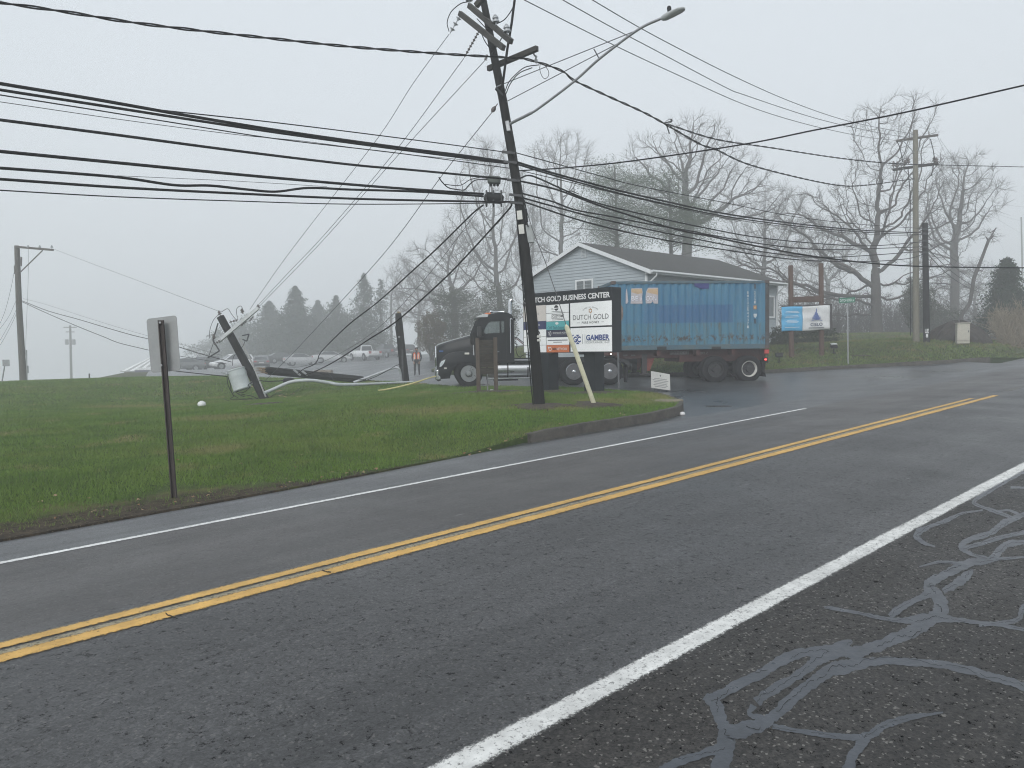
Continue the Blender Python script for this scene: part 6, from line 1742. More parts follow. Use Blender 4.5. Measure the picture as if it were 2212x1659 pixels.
# fuel tank, steps
a = z3(905, 1195); c_ = z3(1420, 1195)
tk = B('fuel_tank', M('brushed_tank_metal', (.55, .56, .57), .34, metal=1.0, var=.12, scale=3, stretch=(.4, 3, 3)), MB().lathe((a.x, .34, a.z), Vector((1, 0, 0)), [(0, .20), (.0, .27), (.015, .285), (c_.x - a.x - .015, .285), (c_.x - a.x, .27), (c_.x - a.x + .001, .2)], 28), smooth=radians(35))
for zx in (1015, 1232, 1400):
    p = z3(zx, 1195); B('tank_strap', M('dark_strap', (.08, .08, .085), .5, metal=.5), MB().lathe((p.x - .03, .34, p.z), Vector((1, 0, 0)), [(0, .286), (0, .291), (.055, .291), (.055, .286)], 28), tk, smooth=radians(35))
p = z3(960, 1128); B('fuel_cap', FRM, MB().lathe((p.x, .25, a.z + .27), Vector((0, -.3, 1)), [(0, .06), (.04, .06), (.05, .03)], 12), tk)
for zy, m_ in ((1292, CHR), (1112, FRM)):
    a_, c2 = z3(802, zy), z3(1420, zy)
    B('side_step', m_, MB().box(((a_.x + c2.x) / 2, .14, a_.z), (c2.x - a_.x, .20, .055)), bevel=.012)
B('step_bracket', FRM, MB().box((z3(795, 1200).x, .25, z3(795, 1210).z), (.05, .2, .62)).box((z3(1000, 1310).x, .4, z3(800, 1310).z), (.9, .3, .05)))
# frame rails, deck, hoses, fifth wheel
xe = z4(1300, 1040).x
mb = MB()
for y in (.78, 1.62): mb.box(((xx(420) + xe) / 2, y, 1.00 - .10), (xe - xx(420), .09, .26))
for zx in (600, 1120, 1500, 1900): mb.box((xx(zx), TW / 2, .9), (.12, .9, .2))
B('frame_rail', FRM, mb)
B('engine_block', FRM, MB().box((xx(480), TW / 2, .95), (.9, .8, .7)))
B('front_axle', FRM, MB().tube([(xx(597), .3, .5), (xx(597), TW - .3, .5)], .08, 8))
a, c_ = z3(1090, 1092), z3(1280, 1092)
B('deck_plate', M('tread_plate', (.28, .29, .30), .45, metal=.6, var=.2), MB().box(((a.x + c_.x) / 2, TW / 2, a.z), (c_.x - a.x, 1.9, .05)), bevel=.008)
for pts, col in (([(1085, 850), (1110, 850), (1150, 880), (1195, 915), (1240, 950), (1290, 985)], (.012, .012, .013)), ([(1085, 858), (1115, 868), (1160, 905), (1200, 935), (1260, 970), (1300, 990)], (.14, .02, .02)), ([(1085, 900), (1110, 930), (1100, 980), (1120, 1040), (1150, 1060)], (.012, .012, .013)), ([(1130, 1080), (1170, 1040), (1230, 1035), (1270, 1060)], (.012, .012, .013))):
    B('air_hose', M('hose_%d' % int(col[0] * 1000), col, .5), MB().tube(crom([z3(a_, b_, TW / 2 - .2) for a_, b_ in pts], 6), .018, 6), smooth=radians(60))
p = z4(900, 1010); B('fifth_wheel', FRM, MB().lathe((p.x, TW / 2, 1.13), Vector((0, 0, 1)), [(0, .45), (.06, .5), (.08, .48)], 20))
# wheels of the tractor
WR = .505
x1 = z3(597, 1270).x
wheel(trk, x1, .02, WR, .30, 'disc', out=-1); wheel(trk, x1, TW - .02, WR, .30, 'disc', out=1)
xd1, xd2 = z4(672, 1190).x, z4(1092, 1190).x
for x in (xd1, xd2):
    wheel(trk, x, .0, WR, .28, 'steel', out=-1, dual=True); wheel(trk, x, TW, WR, .28, 'steel', out=1, dual=True)
    B('drive_axle', FRM, MB().tube([(x, .3, .5), (x, TW - .3, .5)], .10, 8).lathe((x, TW / 2, .5), Vector((1, 0, 0)), [(-.22, .1), (-.12, .22), (.12, .22), (.22, .1)], 12))
fo = [z4(a, b_) for a, b_ in ((1188, 1018), (1240, 1022), (1290, 1045), (1325, 1075), (1338, 1095), (1325, 1112), (1300, 1108), (1255, 1070), (1188, 1040))]
for y in (0.02, TW - .60): B('rear_fender', M('black_plastic_fender', (.014, .014, .015), .5), MB().prism([(p.x, y, p.z) for p in fo], Vector((0, .58, 0))), bevel=.012)
fl = [z4(a, b_) for a, b_ in ((1290, 1105), (1308, 1105), (1304, 1200), (1298, 1300), (1290, 1240))]
for y in (.06, TW - .56): B('mud_flap', RUB, MB().prism([(p.x, y, p.z) for p in fl], Vector((0, .50, 0))))
B('rear_bracket', FRM, MB().tube([z4(440, 1075, .3), z4(480, 1110, .3), z4(500, 1180, .3)], .035, 8).tube([z4(900, 1010, .5), z4(1250, 1025, .5)], .05, 8))

# ---- container chassis
chs = thing('container_chassis', 'rusty red container trailer chassis with tandem wheels behind the black truck', 'trailer', TO, YAW)
RED = M('rusty_red_frame', (0.15, 0.034, 0.025), .75, var=.55, scale=4, bump=.3, col2=(.07, .032, .028))
def BC(name, m, mb, parent=None, **k): return mb.build(name, m, parent or chs, local=True, **k)
CX0, CX1 = z5(188, 700).x, z5(1878, 700).x            # container ends
CZ0, CZ1 = (z5(700, 1258).z), (z5(700, 520).z)
CW = 2.44
y_in = .55
mb = MB()
for y in (.42, CW - .42 - .12): mb.box(((CX0 + .2 + CX1) / 2, y + .06, CZ0 - .16), (CX1 - CX0 - .2, .12, .30))
for zx in (260, 700, 1120, 1500, 1850): mb.box((z5(zx, 1290).x, CW / 2, CZ0 - .12), (.14, CW - .1, .20))
BC('frame', RED, mb)
BC('gooseneck', RED, MB().box((CX0 + .55, CW / 2, CZ0 - .07), (1.5, .95, .14)).box((CX0 - .1, CW / 2, CZ0 - .09), (.5, CW - .1, .18)))
a, c_ = z5(845, 1270), z5(1055, 1308); BC('number_plate_strip', M('grey_strip', (.10, .09, .09), .7, var=.3), MB().box(((a.x + c_.x) / 2, .40, (a.z + c_.z) / 2), (c_.x - a.x, .03, a.z - c_.z)))
mb = MB(); letters(mb, 'OCLZ 228291', Vector(((a.x + c_.x) / 2, .383, (a.z + c_.z) / 2)), Vector((1, 0, 0)), Vector((0, 0, 1)), .10, (c_.x - a.x) * .9, .004); BC('lettering', M('dull_white_ink', (.22, .21, .20), .7), mb, recalc=False)
a, c_ = z5(1165, 1280), z5(1265, 1305); mb = MB(); letters(mb, 'OCLZ', Vector(((a.x + c_.x) / 2, .40, (a.z + c_.z) / 2)), Vector((1, 0, 0)), Vector((0, 0, 1)), .09, .32, .006); BC('lettering', M('dull_white_ink', (.22, .21, .20), .7), mb, recalc=False)
for y in (.40, CW - .55):
    lg = [z5(a_, b_) for a_, b_ in ((545, 1300), (600, 1300), (600, 1500), (545, 1500))]
    g_ = BC('landing_leg', M('dark_leg_steel', (.03, .026, .026), .6, var=.3), MB().prism([(p.x, y, p.z) for p in lg], Vector((0, .14, 0))))
    p = z5(572, 1518); BC('foot', M('dark_leg_steel', (.03, .026, .026), .6), MB().box((p.x, y + .07, p.z), (.34, .30, .05)).box((p.x, y + .07, p.z + .05), (.16, .2, .08)), g_, bevel=.01)
    bpz = [z5(a_, b_) for a_, b_ in ((600, 1325), (692, 1325), (630, 1485), (600, 1485))]
    BC('leg_brace', M('bright_rust_red', (.16, .035, .022), .7, var=.4), MB().prism([(p.x, y + .03, p.z) for p in bpz], Vector((0, .05, 0))))
bz = [z5(a_, b_) for a_, b_ in ((425, 1320), (545, 1320), (520, 1490), (455, 1490))]
BC('leg_plate', M('dark_leg_steel', (.03, .026, .026), .6), MB().prism([(p.x, CW - .7, p.z) for p in bz], Vector((0, .06, 0))))
a, c_ = z5(940, 1355), z5(1850, 1355)
mb = MB()
for y in (.45, CW - .60): mb.box(((a.x + c_.x) / 2, y + .07, a.z), (c_.x - a.x, .14, .22))
mb.box((z5(960, 1350).x, CW / 2, a.z), (.16, CW - .5, .22))
BC('bogie_frame', RED, mb)
xt1, xt2 = z5(1308, 1463).x, z5(1668, 1458).x
for x, sty in ((xt1, 'dark'), (xt2, 'white')):
    wheel(chs, x, .02, .505, .28, sty, out=-1, dual=True); wheel(chs, x, CW - .02, .505, .28, 'dark', out=1, dual=True)
    BC('axle', FRM, MB().tube([(x, .3, .5), (x, CW - .3, .5)], .075, 8).box((x, .52, .78), (.5, .09, .10)).box((x, CW - .52, .78), (.5, .09, .10)))
fl = [z5(a_, b_) for a_, b_ in ((1800, 1368), (1848, 1368), (1832, 1480), (1850, 1545), (1812, 1500))]
for y in (.05, CW - .60): BC('mud_flap', RUB, MB().prism([(p.x, y, p.z) for p in fl], Vector((0, .55, 0))))
a, c_ = z5(1825, 1255), z5(1872, 1295)
BC('reflector', M('red_reflector', (.45, .05, .04), .4), MB().box(((a.x + c_.x) / 2, -.0, (a.z + c_.z) / 2), (c_.x - a.x, .03, a.z - c_.z)))
BC('rear_bolster', RED, MB().box(((a.x + c_.x) / 2, CW / 2, CZ0 - .12), (.16, CW - .05, .22)).box(((a.x + c_.x) / 2 + .0, CW / 2, CZ0 - .48), (.08, CW - .1, .10)).box(((a.x + c_.x) / 2, .25, CZ0 - .3), (.08, .1, .4)).box(((a.x + c_.x) / 2, CW - .25, CZ0 - .3), (.08, .1, .4)))
LAMP = NT('lit_red_lamp'); LAMP.set(color=(.5, .03, .03), emit=(1, .06, .05), emit_s=4.0, rough=.3)
p = z5(1838, 1360); BC('tail_lamp', LAMP.m, MB().box((p.x, .0, p.z), (.07, .05, .05)), bevel=.01)
BC('lamp_bracket', FRM, MB().box((p.x + .02, .12, p.z - .02), (.16, .2, .2)))
MKL = NT('lit_amber_lamp'); MKL.set(color=(.7, .4, .2), emit=(1, .62, .4), emit_s=4.5, rough=.3)
p = z5(181, 1300); BC('marker_lamp', MKL.m, MB().box((p.x, -.02, p.z), (.05, .03, .045)), bevel=.008)
BC('lamp_bracket', FRM, MB().box((p.x, .06, p.z), (.08, .14, .07)))
for zx in (365, 450, 715): p = z5(zx, 1310); BC('reflector', M('grey_strip', (.10, .09, .09)), MB().box((p.x, .41, p.z - .02), (.16, .02, .05)))

# ---- container
con = thing('shipping_container', 'worn blue corrugated shipping container with torn BEACON stickers and rust', 'container', TO + TX * CX0 + Vector((0, 0, CZ0)), YAW)
CL, CH = CX1 - CX0, CZ1 - CZ0
n = NT('worn_container_blue')
v = n.coord(); x, y, z = n.sep(v)
up = n.mapping(v, (7, 7, .8))
base = n.mix(n.rng(n.noise(v, .8, 5), .35, .65), (0.026, 0.140, 0.265), (0.050, 0.185, 0.305))
base = n.mix(n.rng(n.noise(up, 1.6, 5), .35, .7, 0, .6), base, (0.085, 0.20, 0.265))
wobx = n.math('MULTIPLY', n.math('SUBTRACT', n.noise(v, 3, 3), .5), .06)
def band(c, lo, hi, s=.02): return n.math('MULTIPLY', n.rng(n.math('ADD', c, wobx), lo - s, lo + s), n.rng(n.math('ADD', c, wobx), hi - s, hi + s, 1, 0))
def fx(zx): return z5(zx, 700).x - CX0
def fz(zy): return z5(1000, zy).z - CZ0
patch = n.math('MULTIPLY', band(x, fx(700), fx(1490)), band(z, fz(968), fz(775)))
base = n.mix(n.math('MULTIPLY', patch, .85), base, n.mix(n.rng(n.noise(up, 2, 4), .3, .7), (.024, .095, .225), (.036, .125, .25)))
patch2 = n.math('MULTIPLY', band(x, fx(540), fx(705)), band(z, fz(968), fz(775)))
base = n.mix(n.math('MULTIPLY', patch2, .55), base, (.036, .125, .25))
low = n.rng(z, fz(980), fz(960), 1, 0)
base = n.mix(n.math('MULTIPLY', low, .45), base, (0.065, 0.185, 0.235))
gry = n.math('MULTIPLY', n.rng(n.noise(n.mapping(v, (4, 4, 1.2)), 1.3, 6, .7), .52, .68), n.math('ADD', .22, n.math('MULTIPLY', low, .5)))
base = n.mix(gry, base, (.10, .17, .18))
rusty = n.math('MULTIPLY', n.rng(n.noise(n.mapping(v, (2.6, 2.6, .9)), 2.2, 7, .72), .575, .64), n.rng(z, .25, fz(930), 1.0, .12))
base = n.mix(n.math('MULTIPLY', rusty, .85), base, (.085, .055, .030))
strk = n.math('MULTIPLY', n.rng(n.noise(n.mapping(v, (9, 9, .55)), 1.5, 5, .6), .55, .68), n.math('MULTIPLY', low, .75))
base = n.mix(strk, base, (.085, .085, .055))
foot = n.math('MULTIPLY', n.rng(n.math('ABSOLUTE', n.math('SUBTRACT', z, .42)), .05, .16, 1, 0), n.rng(n.noise(n.mapping(v, (7, 7, 5)), 1.0, 5, .7), .49, .56))
base = n.mix(n.math('MULTIPLY', foot, .9), base, (.060, .040, .028))
n.set(color=base, rough=n.rng(n.noise(v, 3, 4), .3, .7, .42, .62), spec=.4)
n.bump(n.noise(v, 16, 4), .15, .01)
CBL = n.m
def BK(name, m, mb, parent=None, **k): return mb.build(name, m, parent or con, local=True, **k)
rail, post = .11, .13
def corr(x0, x1, yf, dirv, per=.278, dep=.036):
    """trapezoid profile between x0 and x1; returns (x, depth) list"""
    out = []; x = x0 + .05; out.append((x0, 0))
    while x + per < x1 - .03:
        out += [(x, 0), (x + .072, 0), (x + .072 + .067, dep), (x + .072 + .067 + .072, dep)]
        x += per
    out += [(min(x, x1 - .01), 0), (x1, 0)]
    return out
pr = corr(post, CL - post, 0, 1)
for y, s_ in ((.022, 1), (CW - .022, -1)):
    mb = MB()
    vs = [(a, y + s_ * d, z_) for z_ in (rail + .04, CH - rail + .02) for a, d in pr]
    k = len(pr)
    mb.add(vs, [(i, i + 1, k + i + 1, k + i) for i in range(k - 1)])
    BK('side_wall', CBL, mb, recalc=False)
pr2 = corr(post, CW - post, 0, 1, .24, .045)
for x_, s_ in ((.022, 1), (CL - .04, -1)):
    mb = MB(); k = len(pr2)
    vs = [(x_ + s_ * d * (1 if s_ > 0 else .2), a, z_) for z_ in (rail, CH - rail + .02) for a, d in pr2]
    mb.add(vs, [(i, i + 1, k + i + 1, k + i) for i in range(k - 1)])
    BK('end_wall', CBL, mb, recalc=False)
BK('roof', CBL, MB().box((CL / 2, CW / 2, CH - .035), (CL - .1, CW - .1, .03)))
FRB = M('faded_blue_rail', (.060, .155, .225), .6, var=.3, scale=3, col2=(.09, .12, .12))
mb = MB()
for y in (.03, CW - .03):
    mb.box((CL / 2, y, CH - .05), (CL - .34, .06, .09)); mb.box((CL / 2, y, .09), (CL - .34, .05, .18))
for x_ in (.06, CL - .06): mb.box((x_, CW / 2, CH - .06), (.10, CW - .34, .11)); mb.box((x_, CW / 2, .08), (.10, CW - .34, .16))
BK('rails', FRB, mb, bevel=.006)
CP = M('rust_brown_post', (.085, .060, .050), .75, var=.45, scale=4, col2=(.07, .09, .10))
CPB = M('blue_corner_post', (.055, .15, .23), .6, var=.3, scale=4)
for x_, m_ in ((.075, CPB), (CL - .075, CP)):
    for y in (.075, CW - .075): BK('corner_post', m_, MB().box((x_, y, CH / 2), (.15, .15, CH - .25)), bevel=.008)
CAS = M('rusty_casting', (.085, .062, .055), .75, var=.4, scale=8)
for x_ in (.085, CL - .085):
    for y in (.08, CW - .08):
        for z_ in (.06, CH - .05):
            BK('corner_casting', CAS, MB().box((x_, y, z_), (.178, .162, .118)), bevel=.01)
mb = MB()
for zx in (725, 1310): p = z5(zx, 1238); mb.box((p.x - CX0, -.001, p.z - CZ0), (.36, .012, .115))
BK('fork_pocket', M('pocket_dark', (.010, .010, .011), .8), mb)
# stickers, numbers, patch of tarpaulin
def ck(zx, zy, o=.004): p = z5(zx, zy, -o); return Vector((p.x - CX0, -o + .012, p.z - CZ0))
STK = M('torn_cream_sticker', (.46, .43, .45), .6, var=.12, scale=5)
st_o = [[(340, 762), (342, 640), (350, 600), (358, 640), (368, 745), (360, 752), (356, 762)], [(392, 762), (398, 690), (400, 600), (470, 596), (515, 597), (522, 640), (516, 700), (520, 762)], [(556, 760), (553, 690), (560, 630), (580, 592), (640, 591), (688, 592), (687, 762), (640, 760), (630, 735), (612, 758)]]
mb = MB()
for pl in st_o: mb.prism([ck(a, b_) for a, b_ in pl], Vector((0, .003, 0)))
sko = BK('sticker', STK, mb)
mb = MB()
for pl in ([(402, 640), (402, 606), (470, 604), (514, 606), (518, 650), (470, 660)], [(566, 640), (584, 602), (686, 602), (686, 668), (600, 650)]): mb.prism([ck(a, b_, .006) for a, b_ in pl], Vector((0, .001, 0)))
BK('sticker_print', M('pale_orange_print', (.50, .36, .22), .6), mb, sko)
mb = MB()
letters(mb, 'BE', ck(440, 705, .009), Vector((1, 0, 0)), Zv, .17, .27, .006); letters(mb, 'A', ck(505, 705, .009), Vector((1, 0, 0)), Zv, .17, .07, .006); letters(mb, 'CON', ck(614, 706, .009), Vector((1, 0, 0)), Zv, .17, .40, .006)
BK('sticker_lettering', M('faded_blue_print', (.72, .73, .76), .6), mb, sko, recalc=False)
mb = MB(); letters(mb, 'BE', ck(442, 707, .007), Vector((1, 0, 0)), Zv, .185, .29, .02); letters(mb, 'CON', ck(616, 708, .007), Vector((1, 0, 0)), Zv, .185, .42, .02)
BK('sticker_shadow_print', M('mauve_print', (.14, .14, .24), .6), mb, sko, recalc=False)
mb = MB(); mb.prism([ck(1068, 516), (ck(1232, 516)), ck(1230, 600), ck(1175, 604), ck(1120, 594), ck(1078, 576)], Vector((0, .006, 0))); BK('tarp_patch', M('blue_tarp', (.028, .035, .17), .6, var=.2), mb)
mb = MB(); mb.prism([ck(279, 780), ck(300, 782), ck(312, 820), ck(314, 880), ck(302, 935), ck(283, 950)], Vector((0, .004, 0))); BK('bare_patch', M('bare_rust_patch', (.17, .13, .11), .8, var=.3), mb)
WN = M('worn_white_number', (.50, .54, .56), .6, var=.25, scale=30)
mb = MB()
for k, ch in enumerate('BMOU2544371'): letters(mb, ch, ck(1649, 642 + k * 36.8), Vector((1, 0, 0)), Zv, .10, .062, .006)
for k, ch in enumerate('22G1'): letters(mb, ch, ck(1724, 644 + k * 34), Vector((1, 0, 0)), Zv, .10, .06, .006)
BK('lettering', WN, mb, recalc=False)
mb = MB(); mb.prism([ck(1710, 782), ck(1742, 782), ck(1742, 822), ck(1710, 822)], Vector((0, .003, 0))); BK('orange_mark', M('orange_mark', (.42, .20, .06), .6), mb)
mb = MB(); letters(mb, '6', ck(1726, 802, .007), Vector((1, 0, 0)), Zv, .09, .055, .01); BK('lettering', M('cream_ink', (.6, .5, .35), .6), mb, recalc=False)
mb = MB(); mb.prism([ck(1710, 870), ck(1747, 870), ck(1745, 895), ck(1728, 916), ck(1712, 900)], Vector((0, .003, 0))); BK('shield_mark', WN, mb)
mb = MB(); mb.prism([ck(1716, 550), ck(1738, 550), ck(1738, 602), ck(1716, 602)], Vector((0, .003, 0))); mb.prism([ck(1712, 925), ck(1740, 925), ck(1738, 975), ck(1716, 975)], Vector((0, .003, 0))); BK('dark_label', M('dark_label', (.03, .06, .09), .6), mb)
mb = MB()
for a in (1500, 1540, 1580): pass
# rear doors: locking bars and hinges
mb = MB()
for y in (.45, .95, 1.5, 2.0): mb.tube([(CL - .01, y, .16), (CL - .01, y, CH - .12)], .018, 8)
BK('lock_bar', GALV, mb)
# ---------------------------------------------------------------- trees
BARK = M('bare_bark', (0.060, 0.054, 0.048), .9, var=.35, scale=4, stretch=(3, 3, .8))
BARK2 = M('grey_bark', (0.085, 0.080, 0.074), .9, var=.3, scale=4, stretch=(3, 3, .8))
TWIG = M('bare_twigs', (0.072, 0.062, 0.056), .9, var=.25, scale=3)

def prisms(A, Bp, ra, rb, k=4):
    """tapered k-sided rods between rows of A and Bp"""
    d = Bp - A
    L = np.linalg.norm(d, axis=1, keepdims=True); L[L < 1e-6] = 1e-6
    d = d / L
    ref = np.where(np.abs(d[:, 2:3]) < .9, np.array([[0, 0, 1.0]]), np.array([[1.0, 0, 0]]))
    a = np.cross(d, ref); a /= np.linalg.norm(a, axis=1, keepdims=True)
    b = np.cross(d, a)
    n = len(A)
    V = np.empty((n, 2 * k, 3))
    for i in range(k):
        q = 2 * pi * i / k
        o = a * cos(q) + b * sin(q)
        V[:, i] = A + o * ra[:, None]; V[:, k + i] = Bp + o * rb[:, None]
    base = (np.arange(n) * 2 * k)[:, None]
    Fs = [np.concatenate([base + i, base + (i + 1) % k, base + k + (i + 1) % k, base + k + i], 1) for i in range(k)]
    return V.reshape(-1, 3), np.concatenate(Fs, 0)

def grow_tree(seed, blobs, trunk_pts, n_att=900, step=.45, infl=5.0, kill=.9, wander=.2):
    """branches reach for points scattered in the crown blobs (cx, cy, cz, rx, ry, rz, weight)"""
    r = np.random.default_rng(seed)
    wts = np.array([b[6] for b in blobs], float); wts /= wts.sum()
    att = []
    for b, w in zip(blobs, wts):
        m = int(n_att * w) + 1
        p = r.normal(size=(m, 3)); p /= np.linalg.norm(p, axis=1, keepdims=True)
        p *= (r.random((m, 1)) ** .42)
        att.append(p * np.array(b[3:6]) + np.array(b[:3]))
    att = np.concatenate(att)
    nodes = [np.array(p, float) for p in trunk_pts]
    par = [-1] + list(range(len(nodes) - 1))
    N = np.array(nodes)
    d2 = ((att[:, None] - N[None]) ** 2).sum(2)
    near = d2.argmin(1); nd = np.sqrt(d2.min(1))
    alive = np.ones(len(att), bool)
    for it in range(140):
        use = alive & (nd < (infl if it > 6 else 60))
        if not use.any():
            use = alive
            if not use.any(): break
        ids = np.where(use)[0]
        grp = {}
        for i in ids: grp.setdefault(near[i], []).append(i)
        new, npar = [], []
        for k, lst in grp.items():
            v = att[lst] - N[k]
            v = (v / np.linalg.norm(v, axis=1, keepdims=True)).sum(0)
            nv = np.linalg.norm(v)
            if nv < 1e-3: v = r.normal(size=3)
            v = v / np.linalg.norm(v) + r.normal(size=3) * wander
            if par[k] >= 0:
                g = N[k] - N[par[k]]; g = g / (np.linalg.norm(g) + 1e-9); v = v + g * .35
            v /= np.linalg.norm(v)
            new.append(N[k] + v * step); npar.append(k)
        new = np.array(new)
        i0 = len(N)
        N = np.concatenate([N, new]); par += npar
        d = np.sqrt(((att[alive][:, None] - new[None]) ** 2).sum(2))
        ai = np.where(alive)[0]
        m = d.min(1); am = d.argmin(1)
        better = m < nd[ai]
        near[ai[better]] = i0 + am[better]; nd[ai[better]] = m[better]
        alive &= nd > kill
        if len(N) > 7500: break
    return N, np.array(par)

def tree_mesh(name, label, base, N, par, r_trunk, seed, twigs=4, twig_len=.8, group=None, bark=None, cat='tree', tip=.010, droop=.0):
    r = np.random.default_rng(seed + 77)
    n = len(N)
    acc = np.zeros(n); e = 2.75
    kids = np.zeros(n, int)
    for i in range(n - 1, 0, -1):
        if kids[i] == 0: acc[i] = tip ** e
        acc[par[i]] += acc[i]; kids[par[i]] += 1
    rad = acc ** (1 / e)
    rad *= 1
    k = rad[0]
    # bend the radii so that the trunk has the wanted girth and the tips stay thin
    rad = tip + (rad - tip) * (r_trunk - tip) / (k - tip)
    rad[0] = r_trunk * 1.45; 
    if n > 2: rad[1] = max(rad[1], r_trunk * 1.05)
    idx = np.arange(1, n)
    A, Bp, ra, rb = N[par[idx]], N[idx], rad[par[idx]], rad[idx]
    ra = np.minimum(ra, rb * 1.6 + .01) if True else ra
    ra[0] = rad[0]
    t = thing(name, label, cat, base, group=group)
    big = rb > max(r_trunk * .33, .05)
    big[:3] = True
    ba = np.array(base)
    V, Fc = prisms(A[big] - ba, Bp[big] - ba, ra[big], rb[big], 9)
    np_mesh('trunk', V, Fc, bark or BARK, t, True)
    sm = ~big
    V1, F1 = prisms(A[sm] - ba, Bp[sm] - ba, ra[sm], rb[sm], 4)
    # twigs on the thin ends and along thin branches
    thin = np.where((rad < .035) & (np.arange(n) > 3))[0]
    T = np.repeat(thin, twigs)
    if len(T):
        g = N[T] - N[par[T]]; g /= np.linalg.norm(g, axis=1, keepdims=True) + 1e-9
        dv = g * 1.0 + r.normal(size=g.shape) * .6 + np.array([0, 0, .25 - droop]); dv /= np.linalg.norm(dv, axis=1, keepdims=True)
        ln = twig_len * r.uniform(.35, 1.1, len(T))[:, None]
        P0 = N[T] - (N[T] - N[par[T]]) * r.random((len(T), 1)); P1 = P0 + dv * ln * .55
        dv2 = dv + r.normal(size=dv.shape) * .35; dv2 /= np.linalg.norm(dv2, axis=1, keepdims=True)
        P2 = P1 + dv2 * ln * .6
        w = np.full(len(T), tip * .75)
        dv3 = dv + r.normal(size=dv.shape) * .7; dv3 /= np.linalg.norm(dv3, axis=1, keepdims=True)
        P3 = P1 + dv3 * ln * .4
        V2, F2 = prisms(np.concatenate([P0, P1, P1]) - ba, np.concatenate([P1, P2, P3]) - ba, np.concatenate([w, w * .8, w * .8]), np.concatenate([w * .8, w * .45, w * .45]), 3)
        o1 = np_mesh('branches', V1, F1, TWIG if bark is None else bark, t, True)
        o2 = np_mesh('twigs', V2, F2, TWIG, t, False)
    else:
        np_mesh('branches', V1, F1, TWIG, t, True)
    return t

def px_blob(px, py, w, h, d, deep=1.0, wt=1.0):
    """crown blob that fills a picture ellipse at distance d"""
    c = P(px, py, d); k = d / F
    return (c.x, c.y, c.z, w * k / 2, w * k / 2 * deep, h * k / 2, wt)
def px_trunk(pts, d, base=None):
    out = [np.array(P(a, b, d)) for a, b in pts]
    if base is not None: out[0] = np.array(base)
    dense = []
    for i in range(len(out) - 1):
        m = max(1, int(np.linalg.norm(out[i + 1] - out[i]) / .7))
        for j in range(m): dense.append(out[i] + (out[i + 1] - out[i]) * j / m)
    dense.append(out[-1])
    return dense
def bare(label, base_px, d, trunk_px, blobs, r, seed, n_att=700, far=1.0, **kw):
    d *= far; r *= far
    for k_, v_ in (('step', .40), ('kill', .68), ('infl', 5.0), ('twig_len', .8), ('tip', .0095)):
        kw[k_] = kw.get(k_, v_) * far * (.85 if k_ == 'kill' else 1)
    n_att = int(n_att * 1.7); kw['twigs'] = max(3, int(kw.get('twigs', 5) * .9))
    b = P(base_px[0], base_px[1], d); b = Vector((b.x, b.y, H(b.x, b.y) - .1))
    tr = px_trunk([base_px] + trunk_px, d, b)
    gk = {k: kw.pop(k) for k in ('step', 'infl', 'kill', 'wander') if k in kw}
    N, par = grow_tree(seed, [px_blob(*q[:4], d, *(q[4:])) for q in blobs], tr, n_att, **gk)
    return tree_mesh('bare_tree', label, b, N, par, r, seed, **kw)
GT = 'bare winter trees'
# the big tree on the bank at the right
bare('huge old bare tree with twisting heavy limbs on the bank left of the new pole', (1893, 728), 56, [(1893, 690), (1892, 620), (1890, 590)],
     [(1790, 470, 300, 150, .8, 1.6), (1700, 560, 320, 170, .8, 1.2), (1930, 400, 230, 260, .8, 1.7), (1960, 270, 140, 160, .8, .9), (1880, 270, 120, 130, .7, .5), (2020, 500, 160, 190, .7, .8), (1770, 640, 300, 90, .7, .6), (1990, 610, 150, 90, .7, .4)], .36, 11, 1500, far=1.14, wander=.30, kill=.8, twigs=5, twig_len=.9, group=GT, tip=.012)
bare('tall bare tree with clinging dead leaves standing right of the dark stub pole', (2062, 726), 64, [(2062, 660), (2063, 590), (2060, 540)],
     [(2050, 450, 150, 220, .8, 1.5), (2085, 400, 150, 150, .8, 1.0), (2120, 430, 110, 120, .8, .5), (2010, 560, 110, 120, .7, .5), (2055, 620, 150, 110, .6, .5)], .36, 12, 900, far=1.3, kill=.8, twigs=8, twig_len=1.0, group=GT, tip=.013)
b_ = P(2075, 640, 62)
bare('single crooked dead limb tree leaning right beside the leafy-branched tree', (2068, 726), 61, [(2078, 680), (2095, 655), (2104, 600), (2120, 560), (2135, 520), (2152, 492)], [(2140, 510, 40, 40, .6, 1.0), (2112, 580, 34, 30, .5, .4)], .14, 13, 40, step=.3, kill=.3, twigs=2, twig_len=.6, group=GT)
# behind and beside the house
bare('wide spreading bare tree towering behind the house ridge', (1480, 735), 58, [(1480, 640), (1483, 560), (1486, 510)],
     [(1480, 380, 240, 190, .8, 1.6), (1560, 400, 240, 180, .8, 1.3), (1500, 300, 170, 110, .8, .8), (1620, 430, 160, 130, .8, .7), (1390, 340, 110, 110, .8, .5)], .38, 14, 1300, far=1.42, wander=.26, kill=.8, twigs=5, twig_len=1.0, group=GT, tip=.012)
bare('slender fan-crowned bare tree left of the house roof', (1226, 735), 60, [(1224, 660), (1219, 590)],
     [(1213, 345, 150, 130, .9, 1.5), (1190, 420, 110, 120, .8, .7), (1250, 470, 90, 120, .7, .4), (1170, 520, 110, 90, .7, .4), (1240, 420, 90, 90, .7, .4)], .18, 15, 700, far=1.5, kill=.7, twigs=6, twig_len=.9, group=GT)
bare('pale twin-stemmed bare tree behind the far end of the house', (1640, 735), 66, [(1638, 640), (1650, 580)],
     [(1640, 520, 190, 130, .8, 1.2), (1690, 460, 130, 130, .8, .8), (1610, 470, 130, 90, .8, .5)], .2, 16, 600, far=1.35, kill=.8, twigs=7, twig_len=1.0, group=GT, bark=BARK2)
